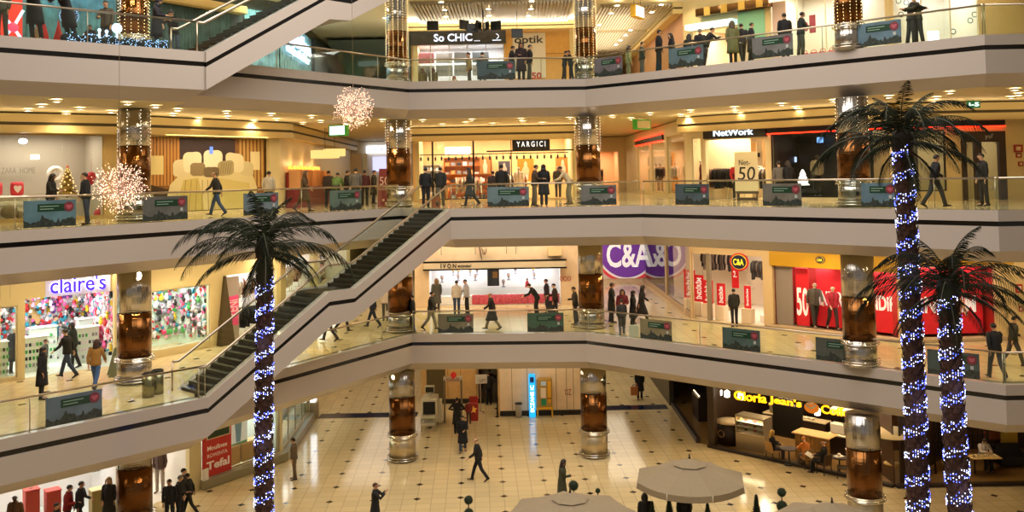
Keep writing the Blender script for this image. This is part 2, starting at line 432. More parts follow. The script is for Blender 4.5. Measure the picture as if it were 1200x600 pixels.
# ------------------------------------------------------------------ staircases hung along the void
def staircase(z0, label, group):
    O = Wall((-10.5, 31.75), (-2.75, 40.6))
    t = thing('staircase', label, 'stairs', (O.P.x, O.P.y, z0), O.a)
    top = [(0., 0.), (5.16, 3.), (6.4, 3.), (11.76, 5.9)]
    W = 1.75
    def line(dz, y0, y1, m, zt, zb):
        # band between top line + zt and top line + zb, with y0..y1
        pts = [(u, z+zt) for u, z in top]; bot = [(u, z+zb) for u, z in top]
        for i in range(3):
            q = [pts[i], pts[i+1], bot[i+1], bot[i]]
            m.prism_xz(q, y0, y1)
    for y0, y1 in ((0., .3), (W-.3+.3, W+.3)):
        m = MB(); line(0, y0, y1, m, 0., -.38); s1 = m
        m.mi = 1; line(0, y0+.02, y1-.02, m, -.38, -.54)
        m.mi = 0
        pts = [(u, z-.54) for u, z in top]; bot = [(0, -1.33), (5.3, 1.72), (6.3, 1.78), (11.76, 4.57)]
        for i in range(3): m.prism_xz([pts[i], pts[i+1], bot[i+1], bot[i]], y0, y1)
        m.build('stringer', [M_white, M_black], t)
    m = MB(); bot = [(0.05, -1.3), (5.3, 1.74), (6.3, 1.8), (11.7, 4.6)]
    for i in range(3): m.prism_xz([bot[i], bot[i+1], (bot[i+1][0], bot[i+1][1]+.12), (bot[i][0], bot[i][1]+.12)], .3, W)
    m.build('soffit', M_white, t)
    M_tread = mat('dark_stair_tread', '#171510', .4, .1); M_nose = mat('tread_nosing', '#3c382c', .4, .3)
    tm = MB(); tm.box(0, .34, .3, W, -.16, 0, .01); tm.mi = 1; tm.box(-.012, .03, .3, W, -.02, .012, .004); tmm = tm.mesh('tread', [M_tread, M_nose])
    for (a, b) in ((top[0], top[1]), (top[2], top[3])):
        N = 18
        for k in range(N):
            put('tread', tmm, t, (a[0]+(b[0]-a[0])*k/N, 0, a[1]+(b[1]-a[1])*(k+1)/N-.06))
    m = MB(); m.box(5.1, 6.45, .3, W, 2.8, 2.95, .01); m.build('landing', M_tread, t)
    for y in (.15, W+.15):
        for i in range(3):
            (u0, w0), (u1, w1) = top[i], top[i+1]; n = max(1, round((u1-u0)/1.35))
            for k in range(n):
                a = u0+(u1-u0)*k/n+.012; b = u0+(u1-u0)*(k+1)/n-.012
                za = w0+(w1-w0)*(a-u0)/(u1-u0); zb = w0+(w1-w0)*(b-u0)/(u1-u0)
                m = MB(); m.prism_xz([(a, za), (b, zb), (b, zb+.95), (a, za+.95)], y-.008, y+.008); m.build('glass_panel', M_glass, t)
        m = MB(); m.tube([(-.25, y, 1.0)]+[(u, y, z+1.0) for u, z in top]+[(12.0, y, 6.9)], .05, 10, flat=.7); m.build('handrail', M_steel, t)
        m = MB(); m.tube([(-.25, y, 0), (-.25, y, 1.0)], .03, 8); m.build('newel_post', M_steel, t)
    return t
staircase(Z2, 'dark stepped staircase with mid landing climbing from the lowest to the middle gallery', None)
staircase(Z4, 'white sided staircase rising out of view from the top gallery', None)
# ------------------------------------------------------------------ columns
def column(x, y, z0, z1, r, splits, label, base=True, k=0):
    t = thing('pillar', label, 'column', (x, y, z0), 0.); t['kind'] = 'structure'; del t['category']
    H = z1-z0; b0, c1 = splits
    m = MB(); m.lathe([(r*.99, c1), (r*.99, H)], 40); m.build('chrome_cladding', M_chromecol, t)
    m = MB(); m.lathe([(r, b0), (r, c1)], 40); m.build('copper_band', M_copper, t)
    m = MB(); m.lathe([(r*1.01, 0), (r*1.01, b0)], 40); m.build('base_drum', mat('perforated_steel_drum', '#c9b894', .3, .8) if z0 < 1 else M_chromecol, t)
    for zz in (.1, b0-.12):
        m = MB(); m.torus((0, 0, zz), r+.09, .03, 32, 8); m.torus((0, 0, zz+.1), r+.09, .02, 32, 8)
        for k in range(8):
            a = k*pi/4; m.tube([(r*cos(a), r*sin(a), zz+.05), ((r+.09)*cos(a), (r+.09)*sin(a), zz+.05)], .015, 6)
        m.build('guard_ring', M_chrome, t)
    return t
COLS = {'a': (-14.05, 34.35), 'b': (-5.45, 44.3), 'c': (3.62, 44.35), 'd': (12.85, 34.9)}
for kx, (x, y) in COLS.items():
    for z0, z1, r, sp in ((0, CEIL[1], .62, (1.25, 2.95)), (Z2, CEIL[2], .6, (.95, 2.55)), (Z3, CEIL[3], .585, (1.0, 2.75)), (Z4, CEIL[4], .515, (1.0, 2.5))):
        column(x, y, z0, z1, r, sp, None)
# ------------------------------------------------------------------ walls behind the walkways
WL1 = Wall((-19.2, 34.6), (-15.9, 37.4)); WL0 = Wall((-30, 25.5), (-19.2, 34.6)); WL2 = Wall((-15.9, 37.4), (-11.2, 44.5))
WCL = Wall((-11.2, 44.5), (-12.4, 76)); WB = Wall((-5.5, 52), (3.6, 52)); WCR = Wall((8.5, 76), (8.75, 46.5))
WR1 = Wall((8.75, 46.5), (16.2, 39.2)); WR2 = Wall((16.2, 39.2), (28, 39.6))
WBL = Wall((-6.4, 76), (-5.5, 52)); WBR = Wall((3.6, 52), (2.7, 76))
WEND = Wall((-14, 76), (14, 76))
def facade(name, W, u0, u1, z0, z1, ops, m, th=.25, v=0.):
    """a shop front wall with openings (u0, u1, z0, z1) cut out"""
    b = MB(); x = u0
    for (a, c, p, q) in sorted(ops):
        if a > x+.001: b.box(x, a, v, v+th, z0, z1)
        if p > z0+.01: b.box(a, c, v, v+th, z0, p)
        if q < z1-.01: b.box(a, c, v, v+th, q, z1)
        x = c
    if u1 > x+.001: b.box(x, u1, v, v+th, z0, z1)
    return struct(b.build(name, m, None, (W.P.x, W.P.y, 0), W.a))
def shop_room(W, u0, u1, z0, z1, dep, mw, mc=None, power=0, lc=NEUT, v=.25, panels=1, mfl=None, left=True):
    b = MB(); b.box(u0-(0 if left else 5.5), u1, v+dep, v+dep+.1, z0, z1)
    if left: b.box(u0-.05, u0, v, v+dep, z0, z1)
    b.box(u1, u1+.05, v, v+dep, z0, z1)
    b.mi = 1; b.box(u0, u1, v, v+dep, z1, z1+.06)
    if mfl: b.mi = 2; b.box(u0, u1, v, v+dep, z0-.02, z0+.01)
    struct(b.build('wall_shop', [mw, mc or mw, mfl or mw], None, (W.P.x, W.P.y, 0), W.a))
    if power:
        w = (u1-u0)/panels
        for k in range(panels):
            p = W.pt(u0+w*(k+.5), v+dep*.45, z1-.06)
            light('shop ceiling panel', 'AREA', p, power*.36/panels, lc, w*.7, dep*.5, (0, 0, W.a))
def frame_window(n, W, u0, u1, z0, z1, mf, nm=0, v=.06, th=.06, sill=False):
    """glazed shop window: frame with panes between mullions"""
    b = MB(); fw = .05
    for (a, c, p, q) in ((u0, u1, z0, z0+fw), (u0, u1, z1-fw, z1), (u0, u0+fw, z0, z1), (u1-fw, u1, z0, z1)): b.box(a, c, v, v+th, p, q, .008)
    for k in range(nm):
        x = u0+(u1-u0)*(k+1)/(nm+1); b.box(x-fw/2, x+fw/2, v, v+th, z0, z1, .008)
    o = struct(b.build('window_%d' % n, mf, None, (W.P.x, W.P.y, 0), W.a))
    g = MB(); g.box(u0+fw, u1-fw, v+.025, v+.035, z0+fw, z1-fw)
    g.build('pane', M_pane, o)
    return o
WN = [0]
def win(W, u0, u1, z0, z1, mf=None, nm=0):
    WN[0] += 1; return frame_window(WN[0], W, u0, u1, z0, z1, mf or M_dark, nm)
def uspan(W, x0, x1, y): return W.hit(x0, y)[0], W.hit(x1, y)[0]
def zof(W, x, y, v=0.): return W.hit(x, y, v)[1]
# ================================================================== PEOPLE (bodies grown on a posed skeleton, clothes lofted round it)
def rotx(v, a):  # pitch forward (towards +y) about x
    c, s_ = cos(a), sin(a)
    return Vector((v.x, v.y*c + v.z*s_, -v.y*s_ + v.z*c))
POSES = {
 # lean, legs [(thigh, knee)], arms [(pitch, abduct, elbow, inward)], head pitch, head yaw
 'stand':  dict(lean=1, legs=[(3, 4), (-3, 3)], arms=[(4, 9, 16, 8), (-4, 9, 14, 8)], head=(4, 0)),
 'stand2': dict(lean=3, legs=[(6, 10), (-4, 2)], arms=[(20, 10, 70, 30), (2, 9, 18, 8)], head=(10, 18)),
 'walk':   dict(lean=5, legs=[(21, 7), (-15, 20)], arms=[(-24, 9, 14, 6), (24, 9, 28, 8)], head=(3, 0)),
 'walk2':  dict(lean=4, legs=[(-12, 28), (18, 6)], arms=[(18, 9, 30, 8), (-18, 9, 12, 6)], head=(2, 6)),
 'lean':   dict(lean=20, legs=[(-4, 6), (-12, 4)], arms=[(48, 12, 62, 34), (46, 12, 64, 34)], head=(14, 0)),
 'phone':  dict(lean=2, legs=[(3, 3), (-6, 3)], arms=[(38, 18, 136, 18), (3, 9, 20, 8)], head=(2, 8)),
 'photo':  dict(lean=0, legs=[(4, 4), (-6, 3)], arms=[(52, 10, 88, 30), (50, 10, 90, 30)], head=(-4, 0)),
 'reach':  dict(lean=8, legs=[(12, 8), (-12, 10)], arms=[(100, 6, 18, 6), (20, 8, 40, 10)], head=(-2, 0)),
 'akimbo': dict(lean=0, legs=[(5, 3), (-5, 3)], arms=[(-22, 42, 74, 62), (-22, 42, 74, 62)], head=(2, 0)),
 'bend':   dict(lean=32, legs=[(14, 18), (4, 14)], arms=[(30, 8, 40, 12), (36, 8, 30, 12)], head=(12, 0)),
 'sit':    dict(lean=-4, legs=[(82, 84), (80, 78)], arms=[(28, 10, 52, 24), (30, 10, 46, 24)], head=(10, 0)),
 'sitlow': dict(lean=14, legs=[(84, 88), (82, 76)], arms=[(40, 10, 62, 26), (34, 10, 58, 26)], head=(20, 0)),
 'carry':  dict(lean=3, legs=[(16, 6), (-12, 14)], arms=[(0, 10, 6, 4), (16, 9, 66, 26)], head=(4, 0)),
 'hug':    dict(lean=6, legs=[(4, 4), (-6, 3)], arms=[(58, 14, 40, 44), (54, 14, 44, 44)], head=(6, 14)),
}
def skeleton(p):
    J = {}
    L = radians(p['lean'])
    J['pelvis'] = Vector((0, 0, 0)); up_ = rotx(Vector((0, 0, 1)), L)
    for k, z in (('waist', .14), ('chest', .34), ('nbase', .50)): J[k] = rotx(Vector((0, 0, z)), L*(.6 if k == 'waist' else 1))
    hp = L*.55 + radians(p['head'][0])
    J['neck'] = J['nbase'] + rotx(Vector((0, .012, .07)), L)
    J['up'] = up_; J['hp'] = hp; J['hy'] = radians(p['head'][1])
    J['skull'] = J['neck'] + rotx(Vector((0, .02, .105)), hp)
    J['crown'] = J['skull'] + rotx(Vector((0, -.005, .07)), hp)
    for i, s in ((0, 1), (1, -1)):
        h = Vector((s*.092, 0, -.03)); th, kn = [radians(a) for a in p['legs'][i]]
        k = h + Vector((0, sin(th)*.44, -cos(th)*.44)); sh = th-kn
        a = k + Vector((0, sin(sh)*.42, -cos(sh)*.42))
        J['hip%d' % i] = h; J['knee%d' % i] = k; J['ankle%d' % i] = a
        fp = max(min(sh, .1), -.75)*.9
        J['toe%d' % i] = a + Vector((s*.02, cos(fp)*.17, sin(fp)*.17-.045)); J['heel%d' % i] = a + Vector((0, -.06*cos(fp), -.05-.06*sin(fp)))
        pa, ab, el, inn = [radians(x) for x in p['arms'][i]]
        sp = rotx(Vector((s*.175, 0, .455)), L)
        d = Vector((s*sin(ab)*cos(pa*.5), sin(pa), -cos(pa)*cos(ab))).normalized()
        e = sp + d*.29
        b = Vector((-s*sin(inn), sin(pa+el)*cos(inn), -cos(pa+el)*cos(inn))).normalized()
        w = e + b*.245
        J['sho%d' % i] = sp; J['elb%d' % i] = e; J['wri%d' % i] = w; J['fd%d' % i] = b
    low = min(min(J['toe%d' % i].z-.025, J['heel%d' % i].z-.025) for i in (0, 1))
    J['base'] = low
    return J
def skin_mesh(verts, edges, root):
    me = bpy.data.meshes.new('skin'); me.from_pydata([v for v, r in verts], edges, [])
    ob = bpy.data.objects.new('skin', me); COL.objects.link(ob)
    ob.modifiers.new('skin', 'SKIN'); sk = me.skin_vertices[0].data
    for i, (v, r) in enumerate(verts):
        sk[i].radius = r if isinstance(r, tuple) else (r, r); sk[i].use_root = (i == root)
    ob.modifiers['skin'].use_smooth_shade = True
    sb = ob.modifiers.new('sub', 'SUBSURF'); sb.levels = 1; sb.render_levels = 1
    dg = bpy.context.evaluated_depsgraph_get()
    out = bpy.data.meshes.new_from_object(ob.evaluated_get(dg))
    bpy.data.objects.remove(ob); bpy.data.meshes.remove(me)
    return out
M_skin = mat('skin', '#c79570', .5); M_eye = mat('eye_white', '#e9e4da', .3); M_iris = mat('iris_dark', '#2a1a10', .2); M_lip = mat('lips', '#9c4f47', .5)
M_shoe = mat('black_shoe_leather', '#15110e', .35)
def hframe(J):
    """head frame: matrix from head space (y forward, z up, origin at skull centre)"""
    return Matrix.Translation(J['skull']) @ Matrix.Rotation(-J['hp'], 4, 'X') @ Matrix.Rotation(J['hy'], 4, 'Z')
def body_mesh(pose):
    J = skeleton(POSES[pose]); V = []; E = []; ix = {}
    def a(n, p, r, par=None):
        ix[n] = len(V); V.append((tuple(p), r))
        if par is not None: E.append((ix[par], ix[n]))
    a('pelvis', J['pelvis'], .1); a('waist', J['waist'], .095, 'pelvis'); a('chest', J['chest'], .11, 'waist'); a('nbase', J['nbase'], .06, 'chest')
    a('neck', J['neck'], .05, 'nbase')
    hf = hframe(J)
    a('jaw', hf @ Vector((0, .012, -.045)), (.062, .068), 'neck'); a('face', hf @ Vector((0, .006, .015)), (.074, .088), 'jaw'); a('crown', hf @ Vector((0, -.008, .075)), (.06, .07), 'face')
    for i, s in ((0, 1), (1, -1)):
        a('hip%d' % i, J['hip%d' % i], .08, 'pelvis'); a('knee%d' % i, J['knee%d' % i], .052, 'hip%d' % i)
        a('ankle%d' % i, J['ankle%d' % i], .036, 'knee%d' % i); a('toe%d' % i, J['toe%d' % i], .026, 'ankle%d' % i)
        a('sho%d' % i, J['sho%d' % i], .05, 'chest'); a('elb%d' % i, J['elb%d' % i], .038, 'sho%d' % i); a('wri%d' % i, J['wri%d' % i], .026, 'elb%d' % i)
        d = J['fd%d' % i]; side = Vector((0, 0, 1)).cross(d); side = side.normalized() if side.length > .05 else Vector((1, 0, 0))
        side = (side - d*side.dot(d)).normalized(); nrm = d.cross(side)
        w = J['wri%d' % i]
        a('palm%d' % i, w+d*.05, .022, 'wri%d' % i); a('kn%d' % i, w+d*.085, (.02, .02), 'palm%d' % i)
        for q, (off, ln) in enumerate(((.027, .062), (.009, .072), (-.009, .068), (-.027, .054))):
            b0 = w+d*.095+side*off; b1 = b0+d*ln*.55-nrm*.012; b2 = b1+d*ln*.4-nrm*.026
            a('f%d%d' % (i, q), b0, .0085, 'kn%d' % i); a('g%d%d' % (i, q), b1, .008, 'f%d%d' % (i, q)); a('h%d%d' % (i, q), b2, .0065, 'g%d%d' % (i, q))
        ts = side*(s if abs(side.x) > .3 else 1)
        a('t%d' % i, w+d*.045+ts*.032, .01, 'palm%d' % i); a('u%d' % i, w+d*.085+ts*.05-nrm*.012, .008, 't%d' % i)
    me = skin_mesh(V, E, 0)
    # face: nose, eyes, mouth, ears joined to the same mesh
    m = MB(); m.v = [tuple(v.co) for v in me.vertices]; m.f = [tuple(p.vertices) for p in me.polygons]; m.m = [0]*len(m.f); m.sm = [True]*len(m.f)
    bpy.data.meshes.remove(me)
    m.M = hf
    fy = .088
    m.mi = 0
    m.loft([[(-.006, fy, .022), (.006, fy, .022), (.004, fy-.02, .022), (-.004, fy-.02, .022)], [(-.014, fy+.022, -.022), (.014, fy+.022, -.022), (.014, fy-.02, -.024), (-.014, fy-.02, -.024)]])
    for s in (-1, 1):
        m.ball((s*.074, -.002, .0), .012, .022, .032, 8, 6)
        m.mi = 1; m.ball((s*.031, fy-.006, .022), .014, .012, .008, 8, 5); m.mi = 2; m.ball((s*.031, fy+.002, .022), .0065, .006, .0065, 6, 5)
        m.mi = 3; m.box(s*.031-.018, s*.031+.018, fy-.012, fy+.004, .038, .043, .002); m.mi = 0
    m.mi = 4; m.ball((0, fy-.01, -.052), .024, .014, .008, 10, 5)
    for k in range(len(m.v)): m.v[k] = (m.v[k][0], m.v[k][1], m.v[k][2]-J['base'])
    return m.mesh('body', [M_skin, M_eye, M_iris, M_iris, M_lip]), J
def ell(c, ax, ay, n=14):
    return [tuple(c + ax*cos(2*pi*k/n) + ay*sin(2*pi*k/n)) for k in range(n)]
def fin(m, J, name, mats):
    m.v = [(x, y, z-J['base']) for x, y, z in m.v]
    return m.mesh(name, mats)
X1 = Vector((1, 0, 0))
def jacket_mesh(J, kind):
    m = MB(); L = atan2(J['up'].y, J['up'].z); up_ = J['up']; f = Vector((0, up_.z, -up_.y))
    def ring(z, rx, ry, y=0.): return ell(up_*z + f*y, X1*rx, f*ry)
    rings = []
    if kind == 'coat':
        th = [(J['knee%d' % i]-J['hip%d' % i]).normalized() for i in (0, 1)]; dd = ((th[0]+th[1])/2).normalized(); sp = max(abs(th[0].y-th[1].y)*.22, 0)
        for k, (q, rx) in enumerate(((.5, .235), (.36, .222), (.18, .205))):
            c = dd*q*1.0 + Vector((0, 0, 0)); rings.append(ell(c, X1*rx, Vector((0, 1, 0))*(.15+sp*q*1.9)))
        rings.append(ell(Vector((0, 0, .0)), X1*.19, Vector((0, 1, 0))*.138))
    else:
        rings.append(ell(Vector((0, 0, -.09 if kind == 'jacket' else -.03)), X1*.188, Vector((0, 1, 0))*.142))
        rings.append(ell(Vector((0, 0, .0)), X1*.182, Vector((0, 1, 0))*.136))
    rings += [ring(.14, .165, .12), ring(.3, .188, .135, .008), ring(.40, .195, .125, .004), ring(.46, .165, .095), ring(.505, .095, .075), ring(.545, .064, .068, .005)]
    m.loft(rings)
    if kind in ('jacket', 'coat'):    # collar and front placket
        m.torus(tuple(up_*.52 + f*.004), .07, .02, 14, 6)
        m.mi = 1; m.tube([up_*z + f*(y+.004) for z, y in ((.02, .137), (.14, .122), (.3, .144), (.42, .12), (.5, .08))], .009, 6)
    m.mi = 0
    for i in (0, 1):
        s, e, w = J['sho%d' % i], J['elb%d' % i], J['wri%d' % i]; sg = 1 if i == 0 else -1
        m.tube([s - X1*sg*.075 + up_*.028, s - X1*sg*.03 + up_*.018, s+(e-s)*.12, s*.5+e*.5, e, e*.45+w*.55, w-(w-e).normalized()*.02], [.03, .06, .068, .06, .054, .05, .045], 10)
    return fin(m, J, kind, [M_skin, M_black])
def trouser_mesh(J):
    m = MB(); Y1 = Vector((0, 1, 0))
    m.loft([ell(Vector((0, 0, z)), X1*rx, Y1*ry) for z, rx, ry in ((-.12, .15, .12), (-.06, .172, .13), (.02, .172, .125), (.1, .155, .112))])
    for i in (0, 1):
        h, k, a = J['hip%d' % i], J['knee%d' % i], J['ankle%d' % i]
        m.tube([h+Vector((0, 0, .03)), h*.72+k*.28, k+(h-k)*.1, k+(a-k)*.12, k*.5+a*.5, a+Vector((0, 0, -.02))], [.07, .084, .07, .066, .062, .058], 10)
    return fin(m, J, 'trousers', [M_skin])
def shoe_mesh(J, i):
    m = MB(); t, h, a = J['toe%d' % i], J['heel%d' % i], J['ankle%d' % i]; d = (t-h).normalized(); s = X1; u = s.cross(d)
    L = (t-h).length
    rings = []
    for q, rx, ru in ((-.06, .02, .02), (.0, .036, .04), (.3, .04, .05), (.6, .046, .036), (.88, .043, .026), (1.08, .024, .014)):
        rings.append(ell(h + d*(L*q) + u*(ru-.026), s*rx, u*ru, 10))
    m.loft(rings)
    m.tube([a+Vector((0, 0, .03)), a+Vector((0, 0, -.03))], [.05, .048], 10)
    return fin(m, J, 'shoe', [M_shoe])
def hair_mesh(J, kind):
    m = MB(); m.M = hframe(J)
    def cap(rx, ry, rz, cz, cut, cy=-.012):
        vs = []; n = 16; rows = 7; fs = []
        for j in range(rows+1):
            for k in range(n):
                t = 2*pi*k/n
                lo = cut(t); a = lo + (pi/2-lo)*j/rows
                vs.append((rx*cos(a)*cos(t), cy+ry*cos(a)*sin(t), cz+rz*sin(a)))
        for j in range(rows):
            for k in range(n):
                q = (k+1) % n; fs.append((j*n+k, j*n+q, (j+1)*n+q, (j+1)*n+k))
        m.add(vs, fs, True)
        vi = [(x*.9, y*.9, z*.9) for x, y, z in vs[:n]]
        o = len(m.v)-len(vs); m.add(vi, [], True); b = len(m.v)-n
        for k in range(n): m.f.append((o+(k+1) % n, o+k, b+k, b+(k+1) % n)); m.m.append(m.mi); m.sm.append(True)
    if kind == 'short':
        cap(.083, .1, .096, .016, lambda t: .5*max(0, sin(t))**.7 - .62*max(0, -sin(t))**.6 - .22*(1-abs(sin(t))))
    elif kind == 'long':
        cap(.092, .108, .105, .018, lambda t: .45*max(0, sin(t)) - .2*(sin(t) < .2))
        rings = []
        for z, rx, ry, y in ((.05, .09, .07, -.045), (-.03, .096, .062, -.06), (-.12, .098, .055, -.07), (-.2, .092, .05, -.08), (-.27, .06, .03, -.085)):
            rings.append(ell(Vector((0, y, z)), X1*rx, Vector((0, 1, 0))*ry, 12))
        m.loft(rings)
        for s in (-1, 1): m.tube([(s*.085, .02, .03), (s*.096, .03, -.08), (s*.09, .02, -.17)], [.024, .026, .014], 8)
    elif kind == 'cap':
        cap(.09, .106, .1, .028, lambda t: .12*max(0, sin(t)))
        m.torus((0, -.012, .035), .094, .014, 18, 6)
    elif kind == 'hood':
        cap(.098, .115, .112, .012, lambda t: .1*max(0, sin(t))-.5*(sin(t) < .1), -.018)
        m.loft([ell(Vector((0, y, z)), X1*rx, Vector((0, 1, 0))*ry, 14) for z, rx, ry, y in ((-.04, .1, .085, -.035), (-.1, .1, .09, -.025), (-.16, .13, .1, -.03), (-.19, .1, .07, -.03))])
    elif kind == 'thin':
        for s in (-1, 1): m.tube([(s*.08, .0, .03), (s*.074, -.05, .02), (s*.05, -.09, .02)], [.014, .02, .018], 6)
        m.tube([(-.05, -.09, .02), (0, -.1, .02), (.05, -.09, .02)], .02, 6)
    m.v = [(x, y, z-J['base']) for x, y, z in m.v]
    return m.mesh('hood' if kind in ('hood',) else 'knit_cap' if kind == 'cap' else 'hair', [M_black])
PM = {}
def pm(pose, part):
    k = (pose, part)
    if k in PM: return PM[k]
    if part == 'body': PM[k], PM[(pose, 'J')] = body_mesh(pose)
    else:
        pm(pose, 'body'); J = PM[(pose, 'J')]
        if part in ('jacket', 'coat', 'shirt'): PM[k] = jacket_mesh(J, part)
        elif part == 'trousers': PM[k] = trouser_mesh(J)
        elif part.startswith('shoe'): PM[k] = shoe_mesh(J, int(part[-1]))
        else: PM[k] = hair_mesh(J, part)
    return PM[k]
def cmat(col, rough=.8): return mat('cloth_'+col.strip('#'), col, rough, noise=.15, nscale=9)
SKINS = [mat('skin_%d' % i, c, .5) for i, c in enumerate(('#c9976f', '#b98460', '#d6a67e'))]
NP = [0]
FACE = {'A': 0, 'L': pi/2, 'C': pi, 'R': -pi/2}
def person(label, pos, face, pose='stand', top='jacket', topc='#1a1818', legc='#1d1f27', hair='short', hairc='#1c130d', h=1.72, group=None, skin=None, shoe=None, cat='person', name='person'):
    rz = FACE[face] if isinstance(face, str) else radians(face)
    t = thing(name, label, cat, pos, rz, group); s = h/1.72; t.scale = (s*1.1, s*1.1, s*1.03); NP[0] += 1
    b = put('body', pm(pose, 'body'), t)
    setmat(b, skin or SKINS[NP[0] % 3])
    parts = [(top, topc), ('trousers', legc)] + ([(hair, hairc)] if hair else [])
    for p, c in parts:
        me = pm(pose, p); o = put(me.name.split('.')[0], me, t); setmat(o, cmat(c) if p != hair else mat('hair_'+c.strip('#'), c, .55))
        if p in ('jacket', 'coat'): setmat(o, mat('jacket_placket', '#0b0a0a', .5), 1)
    for i in (0, 1):
        o = put('shoe', pm(pose, 'shoe%d' % i), t)
        if shoe: setmat(o, cmat(shoe, .5))
    return t
# ================================================================== SHOPS
def wthing(name, label, cat, W, u, z, v=0., group=None, rz=0.):
    return thing(name, label, cat, W.pt(u, v, z), W.a+rz, group)
def wobj(mb, name, mats, label, cat, W, u, z, v=0., group=None, rz=0.):
    return tag(mb.build(name, mats, None, W.pt(u, v, z), W.a+rz), label, cat, group)
def put_at(me, name, label, cat, W, u, z, v=0., group=None, rz=0., m=None):
    o = put(name, me, None, W.pt(u, v, z), W.a+rz)
    if m: setmat(o, m)
    return tag(o, label, cat, group)
BRIGHT = ['#d6336c', '#e85d9a', '#f2a7c3', '#7b4bb0', '#2a8fa8', '#f0e9e4', '#222026', '#e2c22d', '#45a04d', '#c22b2b', '#8f8f99', '#efe6ee']
CL = {c: mat('goods_'+c[1:], c, .5) for c in BRIGHT}
def cm(c, r=.6): return mat('paint_'+c.strip('#'), c, r)
# --- generic furnishings
def clothes_rack(label, cat_group, W, u, z, v, w, cols, h=1.35, rz=0., per=9.):
    t = wthing('clothes_rack', label, 'clothes rack', W, u, z, v, None, rz)
    m = MB()
    for x in (0, w): m.tube([(x, 0, 0), (x, 0, h)], .015, 6); m.tube([(x, -.22, .02), (x, .22, .02)], .015, 6)
    m.tube([(0, 0, h), (w, 0, h)], .015, 6); m.build('rail', M_chrome, t)
    n = max(3, int(w*per)); a = W.a+rz
    base = W.pt(u, v, z)
    for k in range(n):
        x = w*(k+.5)/n; L = random.uniform(.75, 1.0)
        p = base + Vector((cos(a)*x, sin(a)*x, h))
        o = put('hanging_garment', garment_mesh(k % 3), None, p, a+random.uniform(-.15, .15)); o.scale = (1, 1, L)
        setmat(o, cmat(cols[k % len(cols)] if len(cols) > 1 else cols[0])); tag(o, cat_group, 'garment', cat_group+' group')
    return t
GM = {}
def garment_mesh(k):
    if k in GM: return GM[k]
    m = MB(); r = []
    for z, ry, rx in ((-.03, .05, .015), (-.07, .2, .03), (-.2, .215, .04), (-.5, .2, .042), (-.95, .2+.03*k, .05), (-1.0, .19+.03*k, .045)):
        r.append(ell(Vector((0, 0, z)), X1*rx, Vector((0, 1, 0))*ry, 10))
    m.loft(list(reversed(r)))
    for s in (-1, 1): m.tube([(0, s*.18, -.1), (0, s*.25, -.35), (0, s*.25, -.62)], [.05, .045, .035], 6)
    m.mi = 1; m.tube([(0, 0, -.03), (0, 0, .02), (.0, .03, .04)], .006, 5)
    GM[k] = m.mesh('hanging_garment', [M_skin, M_chrome]); return GM[k]
def shelf_unit(label, W, u, z, v, w, h, n, mfr, goods, glab, gname='folded_stack', gcat='folded clothes', dep=.4, em=None):
    t = wthing('shelf_unit', label, 'shelves', W, u, z, v)
    m = MB(); m.box(0, .03, 0, dep, 0, h, .004); m.box(w-.03, w, 0, dep, 0, h, .004); m.box(0, w, dep-.02, dep, 0, h); m.build('carcass', mfr, t)
    for k in range(n+1):
        s = MB(); s.box(.03, w-.03, 0, dep-.02, h*k/n-.012, h*k/n+.012, .003); s.build('shelf', mfr, t)
    gm = MB()
    for q in range(4): gm.box(-.13+.004*q, .13-.003*q, -.12, .12, .035*q, .035*q+.032, .01)
    me = gm.mesh('folded_clothes', goods[0])
    for k in range(n):
        nn = max(2, int(w/.36))
        for j in range(nn):
            if random.random() < .12: continue
            o = put_at(me, 'folded_clothes', glab, 'folded clothes', W, u+.03+(w-.06)*(j+.5)/nn, z+h*k/n+.013, v+dep*.45, glab+' set', 0, random.choice(goods))
            o.scale.z = random.uniform(.7, 1.9)
    return t
def wreath_etc(): pass
def poster(name, label, cat, W, x0, x1, y0, y1, m, v=-.04, dv=0., th=.03, u=None, z=None):
    """flat board on a wall plane covering the given sight lines; returns root and its w, h"""
    if u is None:
        u0, z1 = W.hit((x0), (y0+0), v+dv); u1, z0 = W.hit(x1, y1, v+dv)
    else: u0, u1 = u; z0, z1 = z
    t = wthing(name, label, cat, W, u0, z0, v+dv)
    b = MB(); b.box(0, u1-u0, 0, th, 0, z1-z0, .006); b.build('board', m, t)
    return t, u1-u0, z1-z0
def board_shape(t, pts, m, v, name='print', y1=None):
    b = MB(); b.prism_xz(pts, -v-.004, -v+.001); return b.build(name, m, t)
# ------------------------------------------------------------ LOWEST GALLERY, accessories shop with the violet sign
zc = CEIL[2]
facade('wall_front', WL0, 0, WL0.L, Z2, zc, [], M_cream)
facade('wall_front', WL1, 0, WL1.L, Z2, zc, [(.04, .64, 6.12, 8.78), (.9, 4.15, Z2, 9.0)], M_cream)
facade('wall_front', WL2, 0, WL2.L, Z2, zc, [(1.5, 4.42, 6.3, 8.78), (5.3, 8.25, Z2, 9.05)], M_cream)
M_claire = mat('accessories_shop_wall', '#e9efe6', .6)
shop_room(WL1, -.4, 4.3, Z2, 9.3, 4.2, M_claire, None, 620, COOLW, mfl=cm('#dfe9dc', .2))
shop_room(WL2, 1.45, 4.6, Z2, 9.0, 2.2, mat('mint_display_wall', '#d4ecdc', .6), None, 340, COOLW)
win(WL1, .04, .64, 6.12, 8.78, mat('cream_window_frame', '#e4d9b0', .4))
win(WL2, 1.5, 4.42, 6.3, 8.78, mat('white_window_frame', '#e8eee0', .4))
u0, u1 = uspan(WL1, 58, 123, 335)
